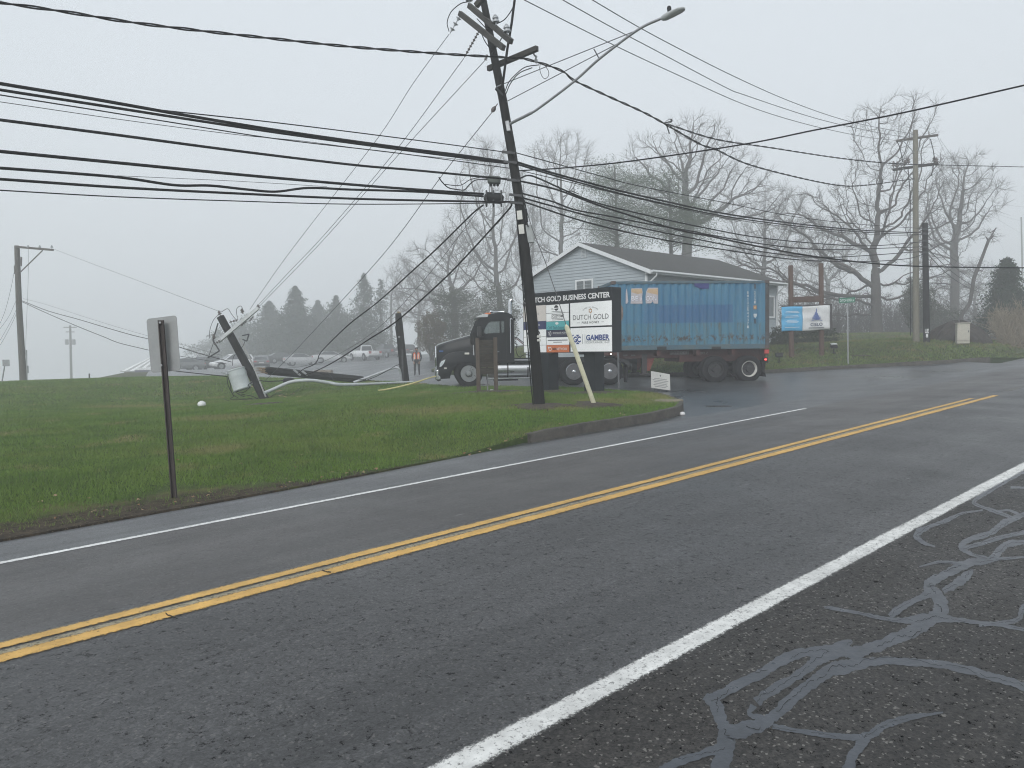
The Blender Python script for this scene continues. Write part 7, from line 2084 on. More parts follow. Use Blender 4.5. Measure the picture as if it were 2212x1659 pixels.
bare('large bare tree rising behind the leaning pole left of the house', (1085, 760), 68, [(1083, 690), (1078, 630)],
     [(1060, 420, 190, 180, .8, 1.4), (1020, 520, 170, 170, .8, 1.0), (1120, 510, 130, 170, .8, .7), (1050, 350, 130, 110, .8, .7), (1080, 600, 150, 110, .7, .5)], .26, 17, 1100, far=1.3, kill=.85, twigs=7, twig_len=1.1, group=GT)
bare('broad bare tree with arching limbs between conifers and the leaning pole', (985, 765), 76, [(983, 690), (978, 630)],
     [(960, 590, 230, 150, .8, 1.5), (1010, 540, 150, 130, .8, .8), (900, 640, 150, 120, .8, .7)], .30, 18, 900, far=1.3, kill=.9, wander=.28, twigs=7, twig_len=1.2, group=GT, tip=.013)
bare('thin young bare tree standing between the two dark conifers and pickups', (846, 772), 92, [(845, 690), (845, 640)],
     [(850, 640, 70, 150, .8, 1.0), (870, 590, 60, 70, .8, .4)], .14, 19, 350, far=1.45, kill=.8, twigs=6, twig_len=1.0, group=GT, tip=.014)
bare('faint bare tree in the fog behind the big bank tree', (1790, 728), 86, [(1790, 660), (1788, 610)],
     [(1790, 540, 190, 150, .8, 1.2), (1740, 600, 130, 110, .8, .5)], .26, 20, 600, far=1.5, kill=1.0, twigs=7, twig_len=1.3, group=GT, tip=.016)
bare('faint bare tree in the fog left of the house gable', (1145, 758), 88, [(1145, 690), (1143, 640)],
     [(1140, 560, 120, 220, .8, 1.2), (1160, 470, 90, 120, .8, .5)], .26, 21, 600, far=1.5, kill=1.0, twigs=7, twig_len=1.3, group=GT, tip=.016)
bare('faint bare tree left of the young tree, beyond the parked pickups', (905, 775), 105, [(905, 720), (904, 690)],
     [(905, 640, 120, 140, .8, 1.2)], .24, 22, 450, far=1.4, kill=1.1, twigs=7, twig_len=1.4, group=GT, tip=.018)
bare('faint low bare tree behind the beige cabinet', (2105, 726), 92, [(2105, 680), (2105, 650)],
     [(2100, 620, 150, 120, .8, 1.0)], .2, 23, 450, far=1.4, kill=1.0, twigs=7, twig_len=1.3, group=GT, tip=.016)

# ---- evergreens: trunk, whorls of boughs clad in small needle sprays
def mat_needles(name, a, b):
    n = NT(name); n.set(color=n.mix(n.island(), a, b), rough=.7, spec=.15); return n.m
NEED = mat_needles('dark_needles', (0.018, 0.032, 0.018), (0.040, 0.060, 0.034))
NEED2 = mat_needles('pine_needles', (0.050, 0.080, 0.046), (0.095, 0.125, 0.075))
IVYL = mat_needles('dull_evergreen_leaves', (0.034, 0.046, 0.028), (0.075, 0.080, 0.048))
def sprays(r, Pn, size, up=.2, n_per=1):
    """small random leaf triangles round the points"""
    n = len(Pn)
    a = r.normal(size=(n, 3)); a /= np.linalg.norm(a, axis=1, keepdims=True)
    b = np.cross(a, r.normal(size=(n, 3))); b /= np.linalg.norm(b, axis=1, keepdims=True)
    s = size * r.uniform(.5, 1.3, (n, 1))
    V = np.stack([Pn - a * s, Pn + a * s * .6 + b * s * .45, Pn + a * s * .6 - b * s * .45], 1)
    return V.reshape(-1, 3), np.arange(3 * n).reshape(-1, 3)
def conifer(label, px, py_top, w_px, d, seed, py_base, boughs=110, per=46, size=.17, mat_=None, gap=.0, lean=0.0, group='conifers', droop=.25, shape=1.0, bottom=.04):
    r = np.random.default_rng(seed)
    b = P(px, py_base, d); b = Vector((b.x, b.y, H(b.x, b.y) - .1))
    top = P(px + lean, py_top, d)
    Ht = top.z - b.z; R = w_px * d / F / 2
    t = thing('conifer_tree', label, 'conifer', b, group=group)
    MB().tube([Vector((0, 0, -.1)), Vector((0, 0, Ht * .5)), Vector(((top.x - b.x), 0, Ht * .97))], [max(.1, Ht * .018), Ht * .011, .02], 8).build('trunk', BARK, t, local=True, smooth=radians(50))
    pts = []
    A, Bq = [], []
    for k in range(boughs):
        f = bottom + (1 - bottom) * ((k + r.random()) / boughs)
        z = Ht * f
        L = R * ((1 - f) ** shape) * r.uniform(.55, 1.15) * (1 + .13 * math.sin(f * 23 + seed)) + .10
        if r.random() < gap: continue
        q = k * 2.399 + r.uniform(-.4, .4)
        dirv = np.array([cos(q), sin(q), 0])
        c0 = np.array([(top.x - b.x) * f, 0, z])
        m = int(per * (.25 + L / R))
        u = r.random(m) ** .7
        off = r.normal(size=(m, 3)) * (.10 * L + .10) * np.array([1, 1, .55])
        zz_ = -droop * L * u ** 1.5 + (.12 * L * np.sin(u * pi))
        p = c0 + dirv * (u * L)[:, None] + off
        p[:, 2] += zz_
        pts.append(p)
        A.append(c0); Bq.append(c0 + dirv * L * .9 + np.array([0, 0, -droop * L * .8]))
    V, Fc = sprays(r, np.concatenate(pts), size)
    np_mesh('crown', V, Fc, mat_ or NEED, t)
    A, Bq = np.array(A), np.array(Bq)
    V, Fc = prisms(A, Bq, np.full(len(A), .035), np.full(len(A), .008), 4)
    np_mesh('boughs', V, Fc, BARK, t)
    return t
conifer('broad tall dark conifer left of centre above the grey parked sedan', 640, 620, 200, 126, 31, 790, 210, 120, .24, shape=.95, droop=.12, gap=.05)
conifer('tall conifer with ragged top above the white pickup', 788, 592, 170, 118, 32, 782, 170, 80, .2, gap=.16, shape=.95)
conifer('narrower conifer standing right against the ragged-topped one', 824, 604, 110, 124, 33, 780, 120, 60, .18, gap=.2, shape=.95)
conifer('shorter conifer left of the ragged-topped one', 727, 640, 150, 128, 34, 786, 150, 90, .22, gap=.1, shape=.9)
conifer('rounded faint conifer left of the broad tall one', 584, 652, 185, 140, 35, 795, 160, 110, .27, shape=.8, gap=.08)
conifer('fainter low conifer above the white parked SUV', 527, 688, 170, 165, 36, 800, 130, 80, .3, shape=.75, gap=.08)
conifer('faintest conifer shape deep in fog behind the tilted pole', 472, 712, 150, 215, 37, 806, 100, 60, .36, shape=.7, gap=.08)
conifer('faint conifer between the broad one and the short one', 688, 650, 150, 142, 38, 790, 150, 100, .26, shape=.85, gap=.08)
conifer('dense dark conifer at the right behind the brown reeds', 2170, 560, 140, 52, 39, 722, 190, 150, .11, shape=.75, bottom=.0)
conifer('hazy conifer far behind the bank tree trunk', 1965, 600, 110, 84, 40, 728, 70, 40, .24, gap=.25)
# white pines behind the house: cloud-like tufts on bare boughs
def pine(label, px, d, py_base, tufts, seed, trunk_top, r=.22):
    rr = np.random.default_rng(seed)
    b = P(px, py_base, d); b = Vector((b.x, b.y, H(b.x, b.y) - .1))
    t = thing('pine_tree', label, 'pine tree', b, group='pines behind the house')
    tp = P(*trunk_top, d)
    MB().tube([b, b.lerp(tp, .5) + Vector((.1, 0, 0)), tp], [r, r * .7, .05], 10).build('trunk', BARK, t, smooth=radians(50))
    pts, A, Bq = [], [], []
    for (a, c_, w, h, m) in tufts:
        c = np.array(P(a, c_, d)) + np.array([0, rr.uniform(-1.5, 1.5), 0])
        k = d / F
        cl = rr.normal(size=(max(3, m // 60), 3)) * np.array([w * k * .32, w * k * .32, h * k * .32]) + c
        for q in cl:
            f = np.clip((q[2] - b.z) / (tp.z - b.z), .25, .97) - .05
            A.append(np.array(b.lerp(tp, float(f)))); Bq.append(q)
            pts.append(q + rr.normal(size=(520, 3)) * np.array([.72, .72, .36]))
    V, Fc = sprays(rr, np.concatenate(pts) - np.array(b), .062)
    np_mesh('crown', V, Fc, NEED2, t)
    V, Fc = prisms(np.array(A) - np.array(b), np.array(Bq) - np.array(b), np.full(len(A), .05), np.full(len(A), .012), 4)
    np_mesh('boughs', V, Fc, BARK, t)
pine('pale green pine left of the spreading tree, above the house ridge', 1335, 62, 735, [(1320, 378, 90, 50, 700), (1345, 410, 120, 60, 900), (1320, 450, 130, 60, 900), (1300, 490, 120, 50, 700), (1370, 470, 90, 60, 600), (1330, 525, 150, 40, 600)], 51, (1328, 360))
pine('darker pine tangled with the spreading tree behind the roof', 1450, 60, 735, [(1440, 400, 100, 50, 600), (1450, 440, 120, 60, 800), (1420, 480, 120, 60, 800), (1460, 510, 110, 50, 800), (1480, 470, 80, 50, 400)], 52, (1445, 385))
# leafy evergreen masses and shrubs
def shrub(name, label, cat, px, py, w, h, d, seed, n, size, m, group=None, flat=.0, ground=True, twig=0):
    rr = np.random.default_rng(seed)
    k = d / F
    c = P(px, py, d); gz_ = H(c.x, c.y)
    Rx, Rz = w * k / 2, h * k / 2
    p = rr.normal(size=(n, 3)); p /= np.linalg.norm(p, axis=1, keepdims=True)
    bump = 1 + .16 * np.sin(p[:, 0] * 5 + seed) * np.sin(p[:, 1] * 4 + 1) + .12 * np.sin(p[:, 2] * 9 + seed * 2) + .10 * np.sin(p[:, 0] * 13 + p[:, 2] * 11)
    rad = (rr.random(n) ** .28) * bump
    if flat: p[:, 2] = np.sign(p[:, 2]) * np.abs(p[:, 2]) ** flat
    p = p * rad[:, None] * np.array([Rx, Rx * .8, Rz])
    base = Vector((c.x, c.y, gz_))
    p[:, 2] += c.z - gz_
    p = p[p[:, 2] > .02]
    t = thing(name, label, cat, base, group=group)
    V, Fc = sprays(rr, p, size)
    np_mesh('foliage', V, Fc, m, t)
    ns = 14
    A = np.zeros((ns, 3)); A[:, :2] = rr.normal(size=(ns, 2)) * Rx * .1
    q = rr.normal(size=(ns, 3)); q[:, 2] = np.abs(q[:, 2]) + .6; q /= np.linalg.norm(q, axis=1, keepdims=True)
    V, Fc = prisms(A, A + q * np.array([Rx, Rx, Rz * 1.6]) * .8, np.full(ns, .03 * max(1, Rz)), np.full(ns, .008), 4)
    np_mesh('stems', V, Fc, BARK, t)
    return t
shrub('evergreen_tree', 'big ivy-clad dark evergreen mass behind the truck cab', 'tree', 985, 690, 110, 150, 72, 61, 20000, .085, IVYL)
shrub('evergreen_tree', 'brownish leafy tree above the person in the orange vest', 'tree', 932, 720, 66, 90, 66, 62, 10000, .08, mat_needles('brown_green_leaves', (0.05, 0.052, 0.025), (0.12, 0.085, 0.05)))
shrub('evergreen_tree', 'dark evergreen mass seen between truck cab and leaning pole', 'tree', 1075, 690, 100, 150, 70, 63, 16000, .085, IVYL)
shrub('evergreen_tree', 'low broad-leaved evergreen around the foot of the dark stub pole', 'tree', 1985, 660, 70, 110, 60, 64, 7000, .085, IVYL)
shrub('evergreen_tree', 'sparse evergreen clump under the leafy-branched tree', 'tree', 2030, 690, 90, 60, 66, 65, 5000, .085, IVYL)
MASSL = mat_needles('hazy_dark_leaves', (0.022, 0.034, 0.022), (0.048, 0.060, 0.038))
for lb, a, b_, w, h, d_, sd in (('rounded dark tree filling the gap left of the broad tall conifer', 560, 742, 190, 120, 150, 81), ('rounded dark tree filling the gap right of the broad tall conifer', 690, 735, 150, 140, 148, 82), ('rounded dark tree behind the silver cars and the shorter conifer', 755, 735, 130, 120, 145, 83), ('low rounded tree faint in the fog behind the white SUV', 480, 765, 150, 80, 175, 84)):
    shrub('evergreen_tree', lb, 'tree', a, b_, w, h, d_, sd, 9000, .22, MASSL, 'dark trees beyond the lot')
HG = 'clipped hedges along the house'
HEDG = mat_needles('clipped_hedge_leaves', (0.016, 0.026, 0.014), (0.040, 0.050, 0.026))
shrub('hedge', 'round clipped hedge at the house end left of the banner', 'hedge', 1690, 730, 62, 44, 42, 66, 5000, .055, HEDG, HG, .8)
shrub('hedge', 'long clipped hedge behind the banner posts', 'hedge', 1752, 728, 120, 40, 43.5, 67, 7500, .055, HEDG, HG, .6)
shrub('hedge', 'clipped hedge under the house wall seen below the container', 'hedge', 1600, 742, 90, 40, 38.5, 68, 4500, .055, HEDG, HG, .7)
shrub('hedge', 'low dark hedge under the house wall behind the landing legs', 'hedge', 1425, 752, 110, 36, 37, 69, 4500, .055, HEDG, HG, .7)
def thicket(label, px0, px1, py0, py1, d, seed, n, m):
    """brush: many thin crooked stems"""
    rr = np.random.default_rng(seed)
    A, Bq = [], []
    c = P((px0 + px1) / 2, py1, d); base = Vector((c.x, c.y, H(c.x, c.y)))
    for k in range(n):
        a = rr.uniform(px0, px1)
        p = P(a, py1, d + rr.uniform(-3, 3)); p = np.array((p.x, p.y, H(p.x, p.y)))
        top = np.array(P(a + rr.normal() * 7, py0 + abs(rr.normal()) * (py1 - py0) * .35, d))
        q0 = p
        for s_ in range(3):
            q1 = q0 + (top - p) / 3 + rr.normal(size=3) * .22
            A.append(q0); Bq.append(q1)
            for g in range(5):
                s0 = q0 + (q1 - q0) * rr.random(); A.append(s0); Bq.append(s0 + rr.normal(size=3) * np.array([.3, .3, .3]) + np.array([0, 0, .3]))
            q0 = q1
    t = thing('thicket', label, 'thicket', base)
    V, Fc = prisms(np.array(A) - np.array(base), np.array(Bq) - np.array(base), np.full(len(A), .018), np.full(len(A), .009), 3)
    o = np_mesh('stems', V, Fc, m, t); tag(o, kind='stuff')
    return t
thicket('grey tangle of bare brush behind the big bank tree', 1690, 1900, 640, 728, 74, 71, 420, TWIG)
thicket('bare brush between the bank tree and the leafy-branched tree', 1905, 2060, 650, 728, 76, 72, 320, TWIG)
thicket('bare grey brush behind the earth heap', 2060, 2150, 660, 726, 78, 73, 200, TWIG)
REED = M('dry_reeds', (.25, .21, .15), .9, var=.3)
thicket('dry tan reeds at the right edge of the road', 2165, 2255, 692, 738, 44, 74, 380, REED)

# ---------------------------------------------------------------- parked cars
CARG = 'cars parked in the far lot'
TYRE = RUB; RIMC = M('car_rim_silver', (.35, .36, .37), .35, metal=.8)
CGL = M('dark_car_glass', (.03, .035, .038), .08, spec=.8)
def car(label, kind, paint, px, py, d, yaw, name='parked_car', cat='car', rot_only=False):
    g = P(px, py, d); b = Vector((g.x, g.y, H(g.x, g.y) + .01))
    t = thing(name, label, cat, b, yaw, CARG)
    Lh = {'sedan': 2.35, 'suv': 2.30, 'pickup': 2.85, 'hatch': 2.1}[kind]; w = {'sedan': .90, 'suv': .93, 'pickup': 1.0, 'hatch': .86}[kind]
    # stations: x, floor, belt, top of body, half width
    if kind == 'pickup':
        low = [(-Lh, .62, 1.12, .88), (-Lh + .06, .52, 1.16, .98), (-Lh + .4, .46, 1.18, 1.0), (-.3, .42, 1.18, 1.0), (1.0, .42, 1.16, 1.0), (1.5, .42, 1.14, 1.0), (Lh - .5, .46, 1.08, .97), (Lh - .1, .52, .98, .90), (Lh, .60, .86, .80)]
        cabp = [(-.62, 1.15), (-.48, 1.86), (-.1, 1.92), (.55, 1.90), (1.42, 1.15)]
    elif kind == 'suv':
        low = [(-Lh, .50, .95, .80), (-Lh + .08, .40, 1.05, .90), (-Lh + .5, .32, 1.06, .93), (0, .30, 1.02, .93), (1.0, .30, 1.0, .93), (Lh - .6, .34, .92, .92), (Lh - .12, .40, .80, .84), (Lh, .48, .68, .72)]
        cabp = [(-Lh + .12, 1.03), (-Lh + .42, 1.60), (-1.0, 1.70), (.2, 1.66), (1.15, 1.0)]
    else:
        low = [(-Lh, .48, .88, .74), (-Lh + .1, .36, .98, .86), (-Lh + .6, .28, 1.0, .90), (0, .26, .95, .90), (1.0, .26, .92, .90), (Lh - .6, .30, .82, .88), (Lh - .12, .38, .70, .78), (Lh, .46, .60, .66)]
        cabp = [(-Lh + .55, .98), (-1.05, 1.40), (-.3, 1.46), (.25, 1.42), (1.2, .93)]
    rings = []
    for x, zf, zb, hw in low:
        rings.append([(x, y, z) for y, z in ((-hw * .9, zf), (-hw, zf + (zb - zf) * .35), (-hw * .98, zf + (zb - zf) * .7), (-hw * .9, zb), (-hw * .5, zb + .03), (hw * .5, zb + .03), (hw * .9, zb), (hw * .98, zf + (zb - zf) * .7), (hw, zf + (zb - zf) * .35), (hw * .9, zf))])
    mb = MB().loft(rings)
    cr = [[(x, s_ * w * (.88 if 0 < i < len(cabp) - 1 else .92) * (1 - .16 * (z - 1.0) / .6 if z > 1.05 else 1), z) for s_ in (-1, 1)] for i, (x, z) in enumerate(cabp)]
    vs = [p for r_ in cr for p in r_]; m_ = len(cabp)
    fs = [(2 * i, 2 * i + 2, 2 * i + 3, 2 * i + 1) for i in range(m_ - 1)] + [tuple(2 * i for i in range(m_)), tuple(2 * i + 1 for i in reversed(range(m_)))]
    mb.add(vs, fs)
    if kind == 'pickup':
        pass
    bd = mb.build('body', paint, t, local=True, smooth=radians(38))
    if kind == 'pickup': MB().box((-Lh / 2 - .42, 0, 1.195), (Lh - .9, 1.6, .03)).build('bed_floor', BLACKBOX, t, local=True)
    # glass: side strips, windscreen, rear window
    def gl(i, j, f0=.12, f1=.86):
        a0, a1, b0, b1 = [Vector(q) for q in (cr[i][0], cr[i][1], cr[j][0], cr[j][1])]
        o = (b0 - a0).cross(a1 - a0).normalized() * .012
        if o.x * (1 if i else -1) < 0 and abs(o.x) > .001: o = -o
        p = [a0.lerp(b0, f0).lerp(a1.lerp(b1, f0), .07), a0.lerp(b0, f0).lerp(a1.lerp(b1, f0), .93), a0.lerp(b0, f1).lerp(a1.lerp(b1, f1), .93), a0.lerp(b0, f1).lerp(a1.lerp(b1, f1), .07)]
        return MB().prism([q + o for q in p], o * .3)
    gl(0, 1).build('rear_window', CGL, t, local=True); gl(m_ - 1, m_ - 2).build('windscreen', CGL, t, local=True)
    for s_ in (0, 1):
        poly = [Vector(cr[i][s_]) for i in range(m_)]
        c = sum(poly, Vector()) / m_
        q = [c + (p - c) * .84 for p in poly]
        oy = Vector((0, -.012 if s_ == 0 else .012, .02))
        MB().prism([p + oy for p in q], Vector((0, .004 if s_ == 0 else -.004, 0))).build('side_window', CGL, t, local=True)
    # wheels
    wx = (Lh * .60, -Lh * .58); wr = .42 if kind == 'pickup' else (.37 if kind == 'suv' else .33)
    for x in wx:
        for s_ in (-1, 1):
            y = s_ * (w + .0)
            m2 = MB().lathe((x, y, wr), Vector((0, -s_, 0)), [(0, wr * .66), (-.005, wr * .8), (.02, wr), (.2, wr), (.22, wr * .8)], 20)
            ty = m2.build('wheel', TYRE, t, local=True, smooth=radians(35))
            MB().lathe((x, y + s_ * .008, wr), Vector((0, -s_, 0)), [(0, wr * .64), (.015, wr * .58), (.01, wr * .2), (-.005, .01)], 14).build('rim', RIMC, ty, local=True, smooth=radians(35))
            MB().lathe((x, y + s_ * -.03, wr + .02), Vector((0, -s_, 0)), [(-.036, wr * 1.16), (.02, wr * 1.16)], 20).build('wheel_arch', BLACKBOX, t, local=True)
    zt = low[1][2] - .16
    for s_ in (-1, 1):
        MB().box((-Lh + .03, s_ * w * .72, zt), (.10, w * .34, .17 if kind != 'pickup' else .3)).build('tail_light', M('tail_light_red', (.30, .02, .02), .3), t, local=True, bevel=.02)
        MB().box((Lh - .08, s_ * w * .60, low[-2][2] - .12), (.14, w * .36, .13)).build('headlight', M('car_headlamp', (.5, .52, .53), .15), t, local=True, bevel=.02)
        MB().box((cabp[-1][0] - .25, s_ * (w + .09), cabp[-1][1] + .08), (.12, .18, .13)).build('wing_mirror', paint, t, local=True, bevel=.03)
    MB().box((-Lh - .005, 0, low[0][1] + .22), (.02, .50, .13)).build('number_plate', M('number_plate', (.5, .5, .48)), t, local=True)
    MB().box((-Lh - .0, 0, low[0][1] - .0), (.14, w * 1.7, .16)).build('rear_bumper', GALV if kind == 'pickup' else BLACKBOX, t, local=True, bevel=.03)
    return t
def paint(n, c): return M(n, c, .28, var=.06, scale=2, coat=.6)
PW_, PG, PS, PD, PK, PL = paint('white_car_paint', (.62, .63, .64)), paint('grey_car_paint', (.10, .105, .11)), paint('silver_car_paint', (.36, .37, .38)), paint('dark_car_paint', (.03, .032, .035)), paint('black_car_paint', (.02, .02, .022)), paint('light_silver_paint', (.45, .46, .47))
car('white SUV parked right behind the tilted pole', 'suv', PW_, 502, 798, 84, radians(215))
car('grey sedan showing its rear right of the white SUV', 'sedan', PG, 562, 791, 86, radians(112))
car('dark SUV with dim lights left of the white SUV', 'suv', PD, 440, 803, 88, radians(255))
car('low grey sedan nearest the road sign', 'sedan', PG, 396, 804, 86, radians(200))
car('silver hatchback right of the grey rear-facing sedan', 'hatch', PS, 652, 788, 92, radians(25))
car('light silver sedan left of the white pickup', 'sedan', PL, 716, 784, 95, radians(20))
car('white pickup truck with its tailgate toward the lot', 'pickup', PW_, 788, 779, 97, radians(128), 'parked_pickup', 'pickup truck')
car('dark pickup truck right of the white pickup', 'pickup', PD, 836, 774, 108, radians(128), 'parked_pickup', 'pickup truck')
car('black SUV mostly hidden behind the pole stump', 'suv', PK, 872, 772, 114, radians(128))
car('dark sedan behind the fallen pole, left of the silver hatchback', 'sedan', PD, 612, 788, 104, radians(30))

# ---------------------------------------------------------------- person in a vest
gp = at(901, 811); PDst = (gp - CAM).dot(_f)
psn = thing('person', 'person in dark clothes and an orange vest standing on the driveway', 'person', gp)
def skin_mesh(name, joints, edges, m, parent, root=0, sub=2):
    me = bpy.data.meshes.new(name)
    me.from_pydata([j[:3] for j in joints], edges, [])
    o = bpy.data.objects.new(name, me); C.objects.link(o)
    md = o.modifiers.new('skin', 'SKIN'); md.use_smooth_shade = True
    for i, j in enumerate(joints):
        sv = me.skin_vertices[0].data[i]; rr = j[3]; sv.radius = rr if isinstance(rr, tuple) else (rr, rr); sv.use_root = (i == root)
    s2 = o.modifiers.new('sub', 'SUBSURF'); s2.levels = sub; s2.render_levels = sub
    dg = bpy.context.evaluated_depsgraph_get()
    m2 = bpy.data.meshes.new_from_object(o.evaluated_get(dg)); m2.name = name
    bpy.data.objects.remove(o); bpy.data.meshes.remove(me)
    m2.materials.clear(); m2.materials.append(m)
    m2.polygons.foreach_set('use_smooth', [True] * len(m2.polygons))
    o = bpy.data.objects.new(name, m2); C.objects.link(o); o.parent = parent; WM[o.name] = WM[parent.name]
    return o
J = [(0, 0, .95, (.165, .12)), (0, 0, 1.10, (.155, .115)), (0, -.01, 1.28, (.185, .13)), (0, 0, 1.42, (.17, .11)), (0, .01, 1.50, .062), (0, -.01, 1.57, .07), (0, -.01, 1.66, (.080, .098)), (0, -.005, 1.75, (.07, .085)),
     (-.11, 0, .86, .105), (-.13, -.01, .50, .075), (-.14, .02, .12, .055), (-.145, .02, .06, .05), (-.16, -.14, .035, .042),
     (.11, 0, .86, .105), (.13, -.01, .50, .075), (.14, .02, .12, .055), (.145, .02, .06, .05), (.16, -.14, .035, .042),
     (-.22, 0, 1.40, .075), (-.29, .02, 1.14, .058), (-.24, -.10, .94, .046), (-.19, -.15, .88, .038), (-.16, -.17, .82, .03),
     (.22, 0, 1.40, .075), (.29, .02, 1.14, .058), (.24, -.10, .94, .046), (.19, -.15, .88, .038), (.16, -.17, .82, .03)]
E_ = [(0, 1), (1, 2), (2, 3), (3, 4), (4, 5), (5, 6), (6, 7), (0, 8), (8, 9), (9, 10), (10, 11), (11, 12), (0, 13), (13, 14), (14, 15), (15, 16), (16, 17), (3, 18), (18, 19), (19, 20), (20, 21), (21, 22), (3, 23), (23, 24), (24, 25), (25, 26), (26, 27)]
n = NT('dark_work_clothes'); v = n.coord(); x, y, z = n.sep(v)
skin = (.32, .19, .13); cl = n.mix(n.rng(n.noise(v, 6, 4), .3, .7), (.018, .019, .022), (.035, .036, .040))
face = n.math('MULTIPLY', n.rng(z, 1.515, 1.53), 1.0); hand = n.math('MULTIPLY', n.rng(z, .905, .89), n.rng(n.math('ABSOLUTE', x), .13, .15)); hand = n.math('MULTIPLY', hand, n.rng(y, -.06, -.10)); hand = n.math('MULTIPLY', hand, n.rng(z, .70, .74))
n.set(color=n.mix(n.math('MAXIMUM', face, hand), cl, skin), rough=.85)
skin_mesh('body', J, E_, n.m, psn)
SK = M('skin_tone', (.32, .19, .13), .6, var=.08)
# fingers, nose, ears, hat, beard, vest
for s_ in (-1, 1):
    mb = MB()
    for k, (dx, ln) in enumerate(((-.030, .065), (-.010, .078), (.012, .072), (.032, .055))):
        b = Vector((s_ * .165 + dx, -.175, .80)); mb.tube([b, b + Vector((0, -.012, -ln * .5)), b + Vector((-s_ * .008, .006, -ln))], [.010, .009, .007], 6)
    b = Vector((s_ * .135, -.185, .84)); mb.tube([b, b + Vector((-s_ * .02, -.02, -.03)), b + Vector((-s_ * .022, -.012, -.06))], [.012, .010, .008], 6)
    mb.build('fingers', SK, psn, local=True, smooth=radians(60))
    MB().lathe((s_ * .078, .0, 1.655), Vector((s_, 0, 0)), [(0, .02), (.012, .028), (.018, .01)], 8).build('ear', SK, psn, local=True)
    MB().lathe((s_ * .03, -.098, 1.67), Vector((0, -1, 0)), [(0, .008), (.006, .006)], 8).build('eye', M('dark_eye', (.02, .015, .012)), psn, local=True)
MB().tube([(0, -.095, 1.675), (0, -.122, 1.64), (0, -.10, 1.632)], [.010, .016, .01], 6).build('nose', SK, psn, local=True, smooth=radians(60))
MB().box((0, -.105, 1.60), (.05, .012, .010)).build('mouth', M('lip_tone', (.22, .09, .08)), psn, local=True, bevel=.003)
HAIR = M('dark_hair', (.02, .017, .015), .9)
MB().lathe((0, .012, 1.655), Vector((0, .05, 1)), [(0, .094), (.05, .100), (.09, .09), (.125, .06), (.14, .01)], 16).build('knit_hat', M('dark_knit_hat', (.022, .022, .024), .95), psn, local=True, smooth=radians(60))
MB().lathe((0, -.045, 1.53), Vector((0, -.25, 1)), [(0, .02), (.03, .055), (.07, .066), (.075, .05)], 12).build('beard', HAIR, psn, local=True, smooth=radians(60))
VEST = M('orange_safety_vest', (.62, .14, .06), .7, var=.1)
for s_ in (-1, 1):
    pl = [(s_ * .035, 1.04), (s_ * .175, 1.03), (s_ * .205, 1.28), (s_ * .20, 1.40), (s_ * .13, 1.475), (s_ * .085, 1.47), (s_ * .04, 1.28)]
    for yy, dy in ((-.165, .028), (.125, .028)):
        MB().prism([(a, yy + (0.03 if c_ > 1.38 and yy < 0 else (-.02 if c_ > 1.38 else 0)), c_) for a, c_ in pl], Vector((0, dy, 0))).build('vest', VEST, psn, local=True, bevel=.006)
    MB().box((s_ * .115, -.17, 1.20), (.05, .012, .34)).build('reflective_strip', M('reflective_strip', (.6, .62, .55), .4), psn, local=True)

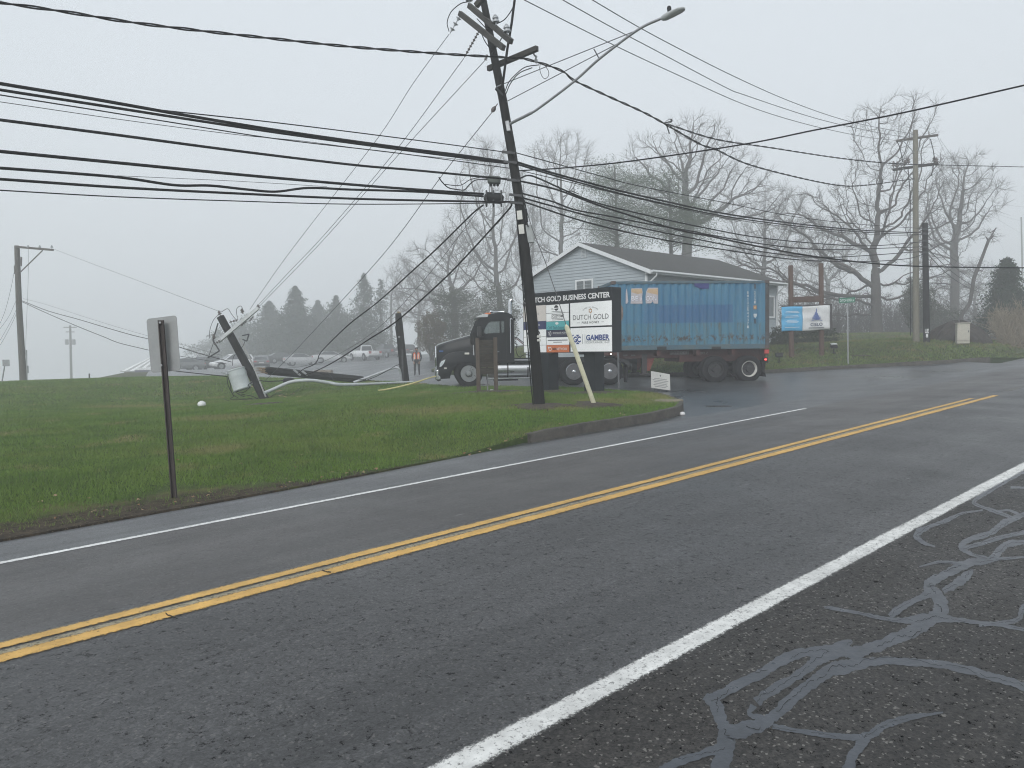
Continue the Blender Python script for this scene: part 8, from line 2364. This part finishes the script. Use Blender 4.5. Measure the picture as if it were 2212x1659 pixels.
# ---------------------------------------------------------------- little building and kiosk far left
bd = 108
b = P(300, 815, bd); b.z = H(b.x, b.y) - .2
k_ = bd / F
t = thing('small_building', 'faint low building with pale striped roof left of the road sign', 'building', b)
z0, z1, z2 = b.z, P(300, 801, bd).z, P(300, 771, bd).z
MB().box(Vector((b.x, b.y + 2.5, (z0 + z1) / 2)), (64 * k_, 5, z1 - z0)).build('wall', M('dull_brick_wall', (.16, .10, .09), .9), t)
xl, xr = P(262, 800, bd).x, P(334, 800, bd).x
ra = [Vector((xl, b.y - .3, z1)), Vector((xr, b.y - .3, z1)), Vector((xr, b.y + 2.6, z2)), Vector((P(310, 800, bd).x, b.y + 2.6, z2))]
MB().prism(ra, Vector((0, 0, -.12))).build('roof', M('grey_roof_panel', (.30, .31, .31)), t)
for k in range(4):
    f0, f1 = k / 4 + .04, k / 4 + .16
    q = [ra[0].lerp(ra[1], f0), ra[0].lerp(ra[1], f1), ra[3].lerp(ra[2], f1), ra[3].lerp(ra[2], f0)]
    MB().prism([p + Vector((0, -.01, .03)) for p in q], Vector((0, 0, -.02))).build('roof_stripe', M('white_roof_strip', (.75, .76, .76)), t)
for a in (280, 292, 328): MB().box(Vector((P(a, 800, bd).x, b.y - .01, z1 - 1.0)), (.7, .06, .9)).build('window', CGL, t)
kd = 98; b = P(316.5, 816, kd); b.z = H(b.x, b.y) - .1; kk = kd / F
zt = P(316, 799, kd).z
t = thing('kiosk', 'small purple-grey kiosk with white arched top beside the striped roof building', 'kiosk', b)
MB().box(Vector((b.x, b.y, (b.z + zt) / 2)), (36 * kk, 1.6, zt - b.z)).build('body', M('purple_grey_panel', (.075, .07, .13), .6), t, bevel=.03)
MB().prism([Vector((b.x + 18.6 * kk * cos(q), b.y - .85, zt + 5 * kk * sin(q))) for q in [pi * j / 12 for j in range(13)]], Vector((0, 1.7, 0))).build('roof', M('white_kiosk_top', (.68, .69, .70)), t)
MB().box(Vector((b.x, b.y - .82, zt - .9)), (14 * kk, .03, .55)).build('notice', M('white_kiosk_top', (.68, .69, .70)), t)

# ---------------------------------------------------------------- the fog
mbh = MB()
mbh.box((0, 165, 24), (760, 490, 62))
hz = mbh.build('haze', None)
hm = bpy.data.materials.new('haze'); hm.use_nodes = True
ht = hm.node_tree; ht.nodes.clear()
ho = ht.nodes.new('ShaderNodeOutputMaterial'); hv = ht.nodes.new('ShaderNodeVolumePrincipled')
hv.inputs['Color'].default_value = (.97, .985, 1.0, 1)
hv.inputs['Density'].default_value = 0.0046
hv.inputs['Anisotropy'].default_value = 0.1
ht.links.new(hv.outputs[0], ho.inputs['Volume'])
hz.data.materials.append(hm)
tag(hz, kind='stuff')
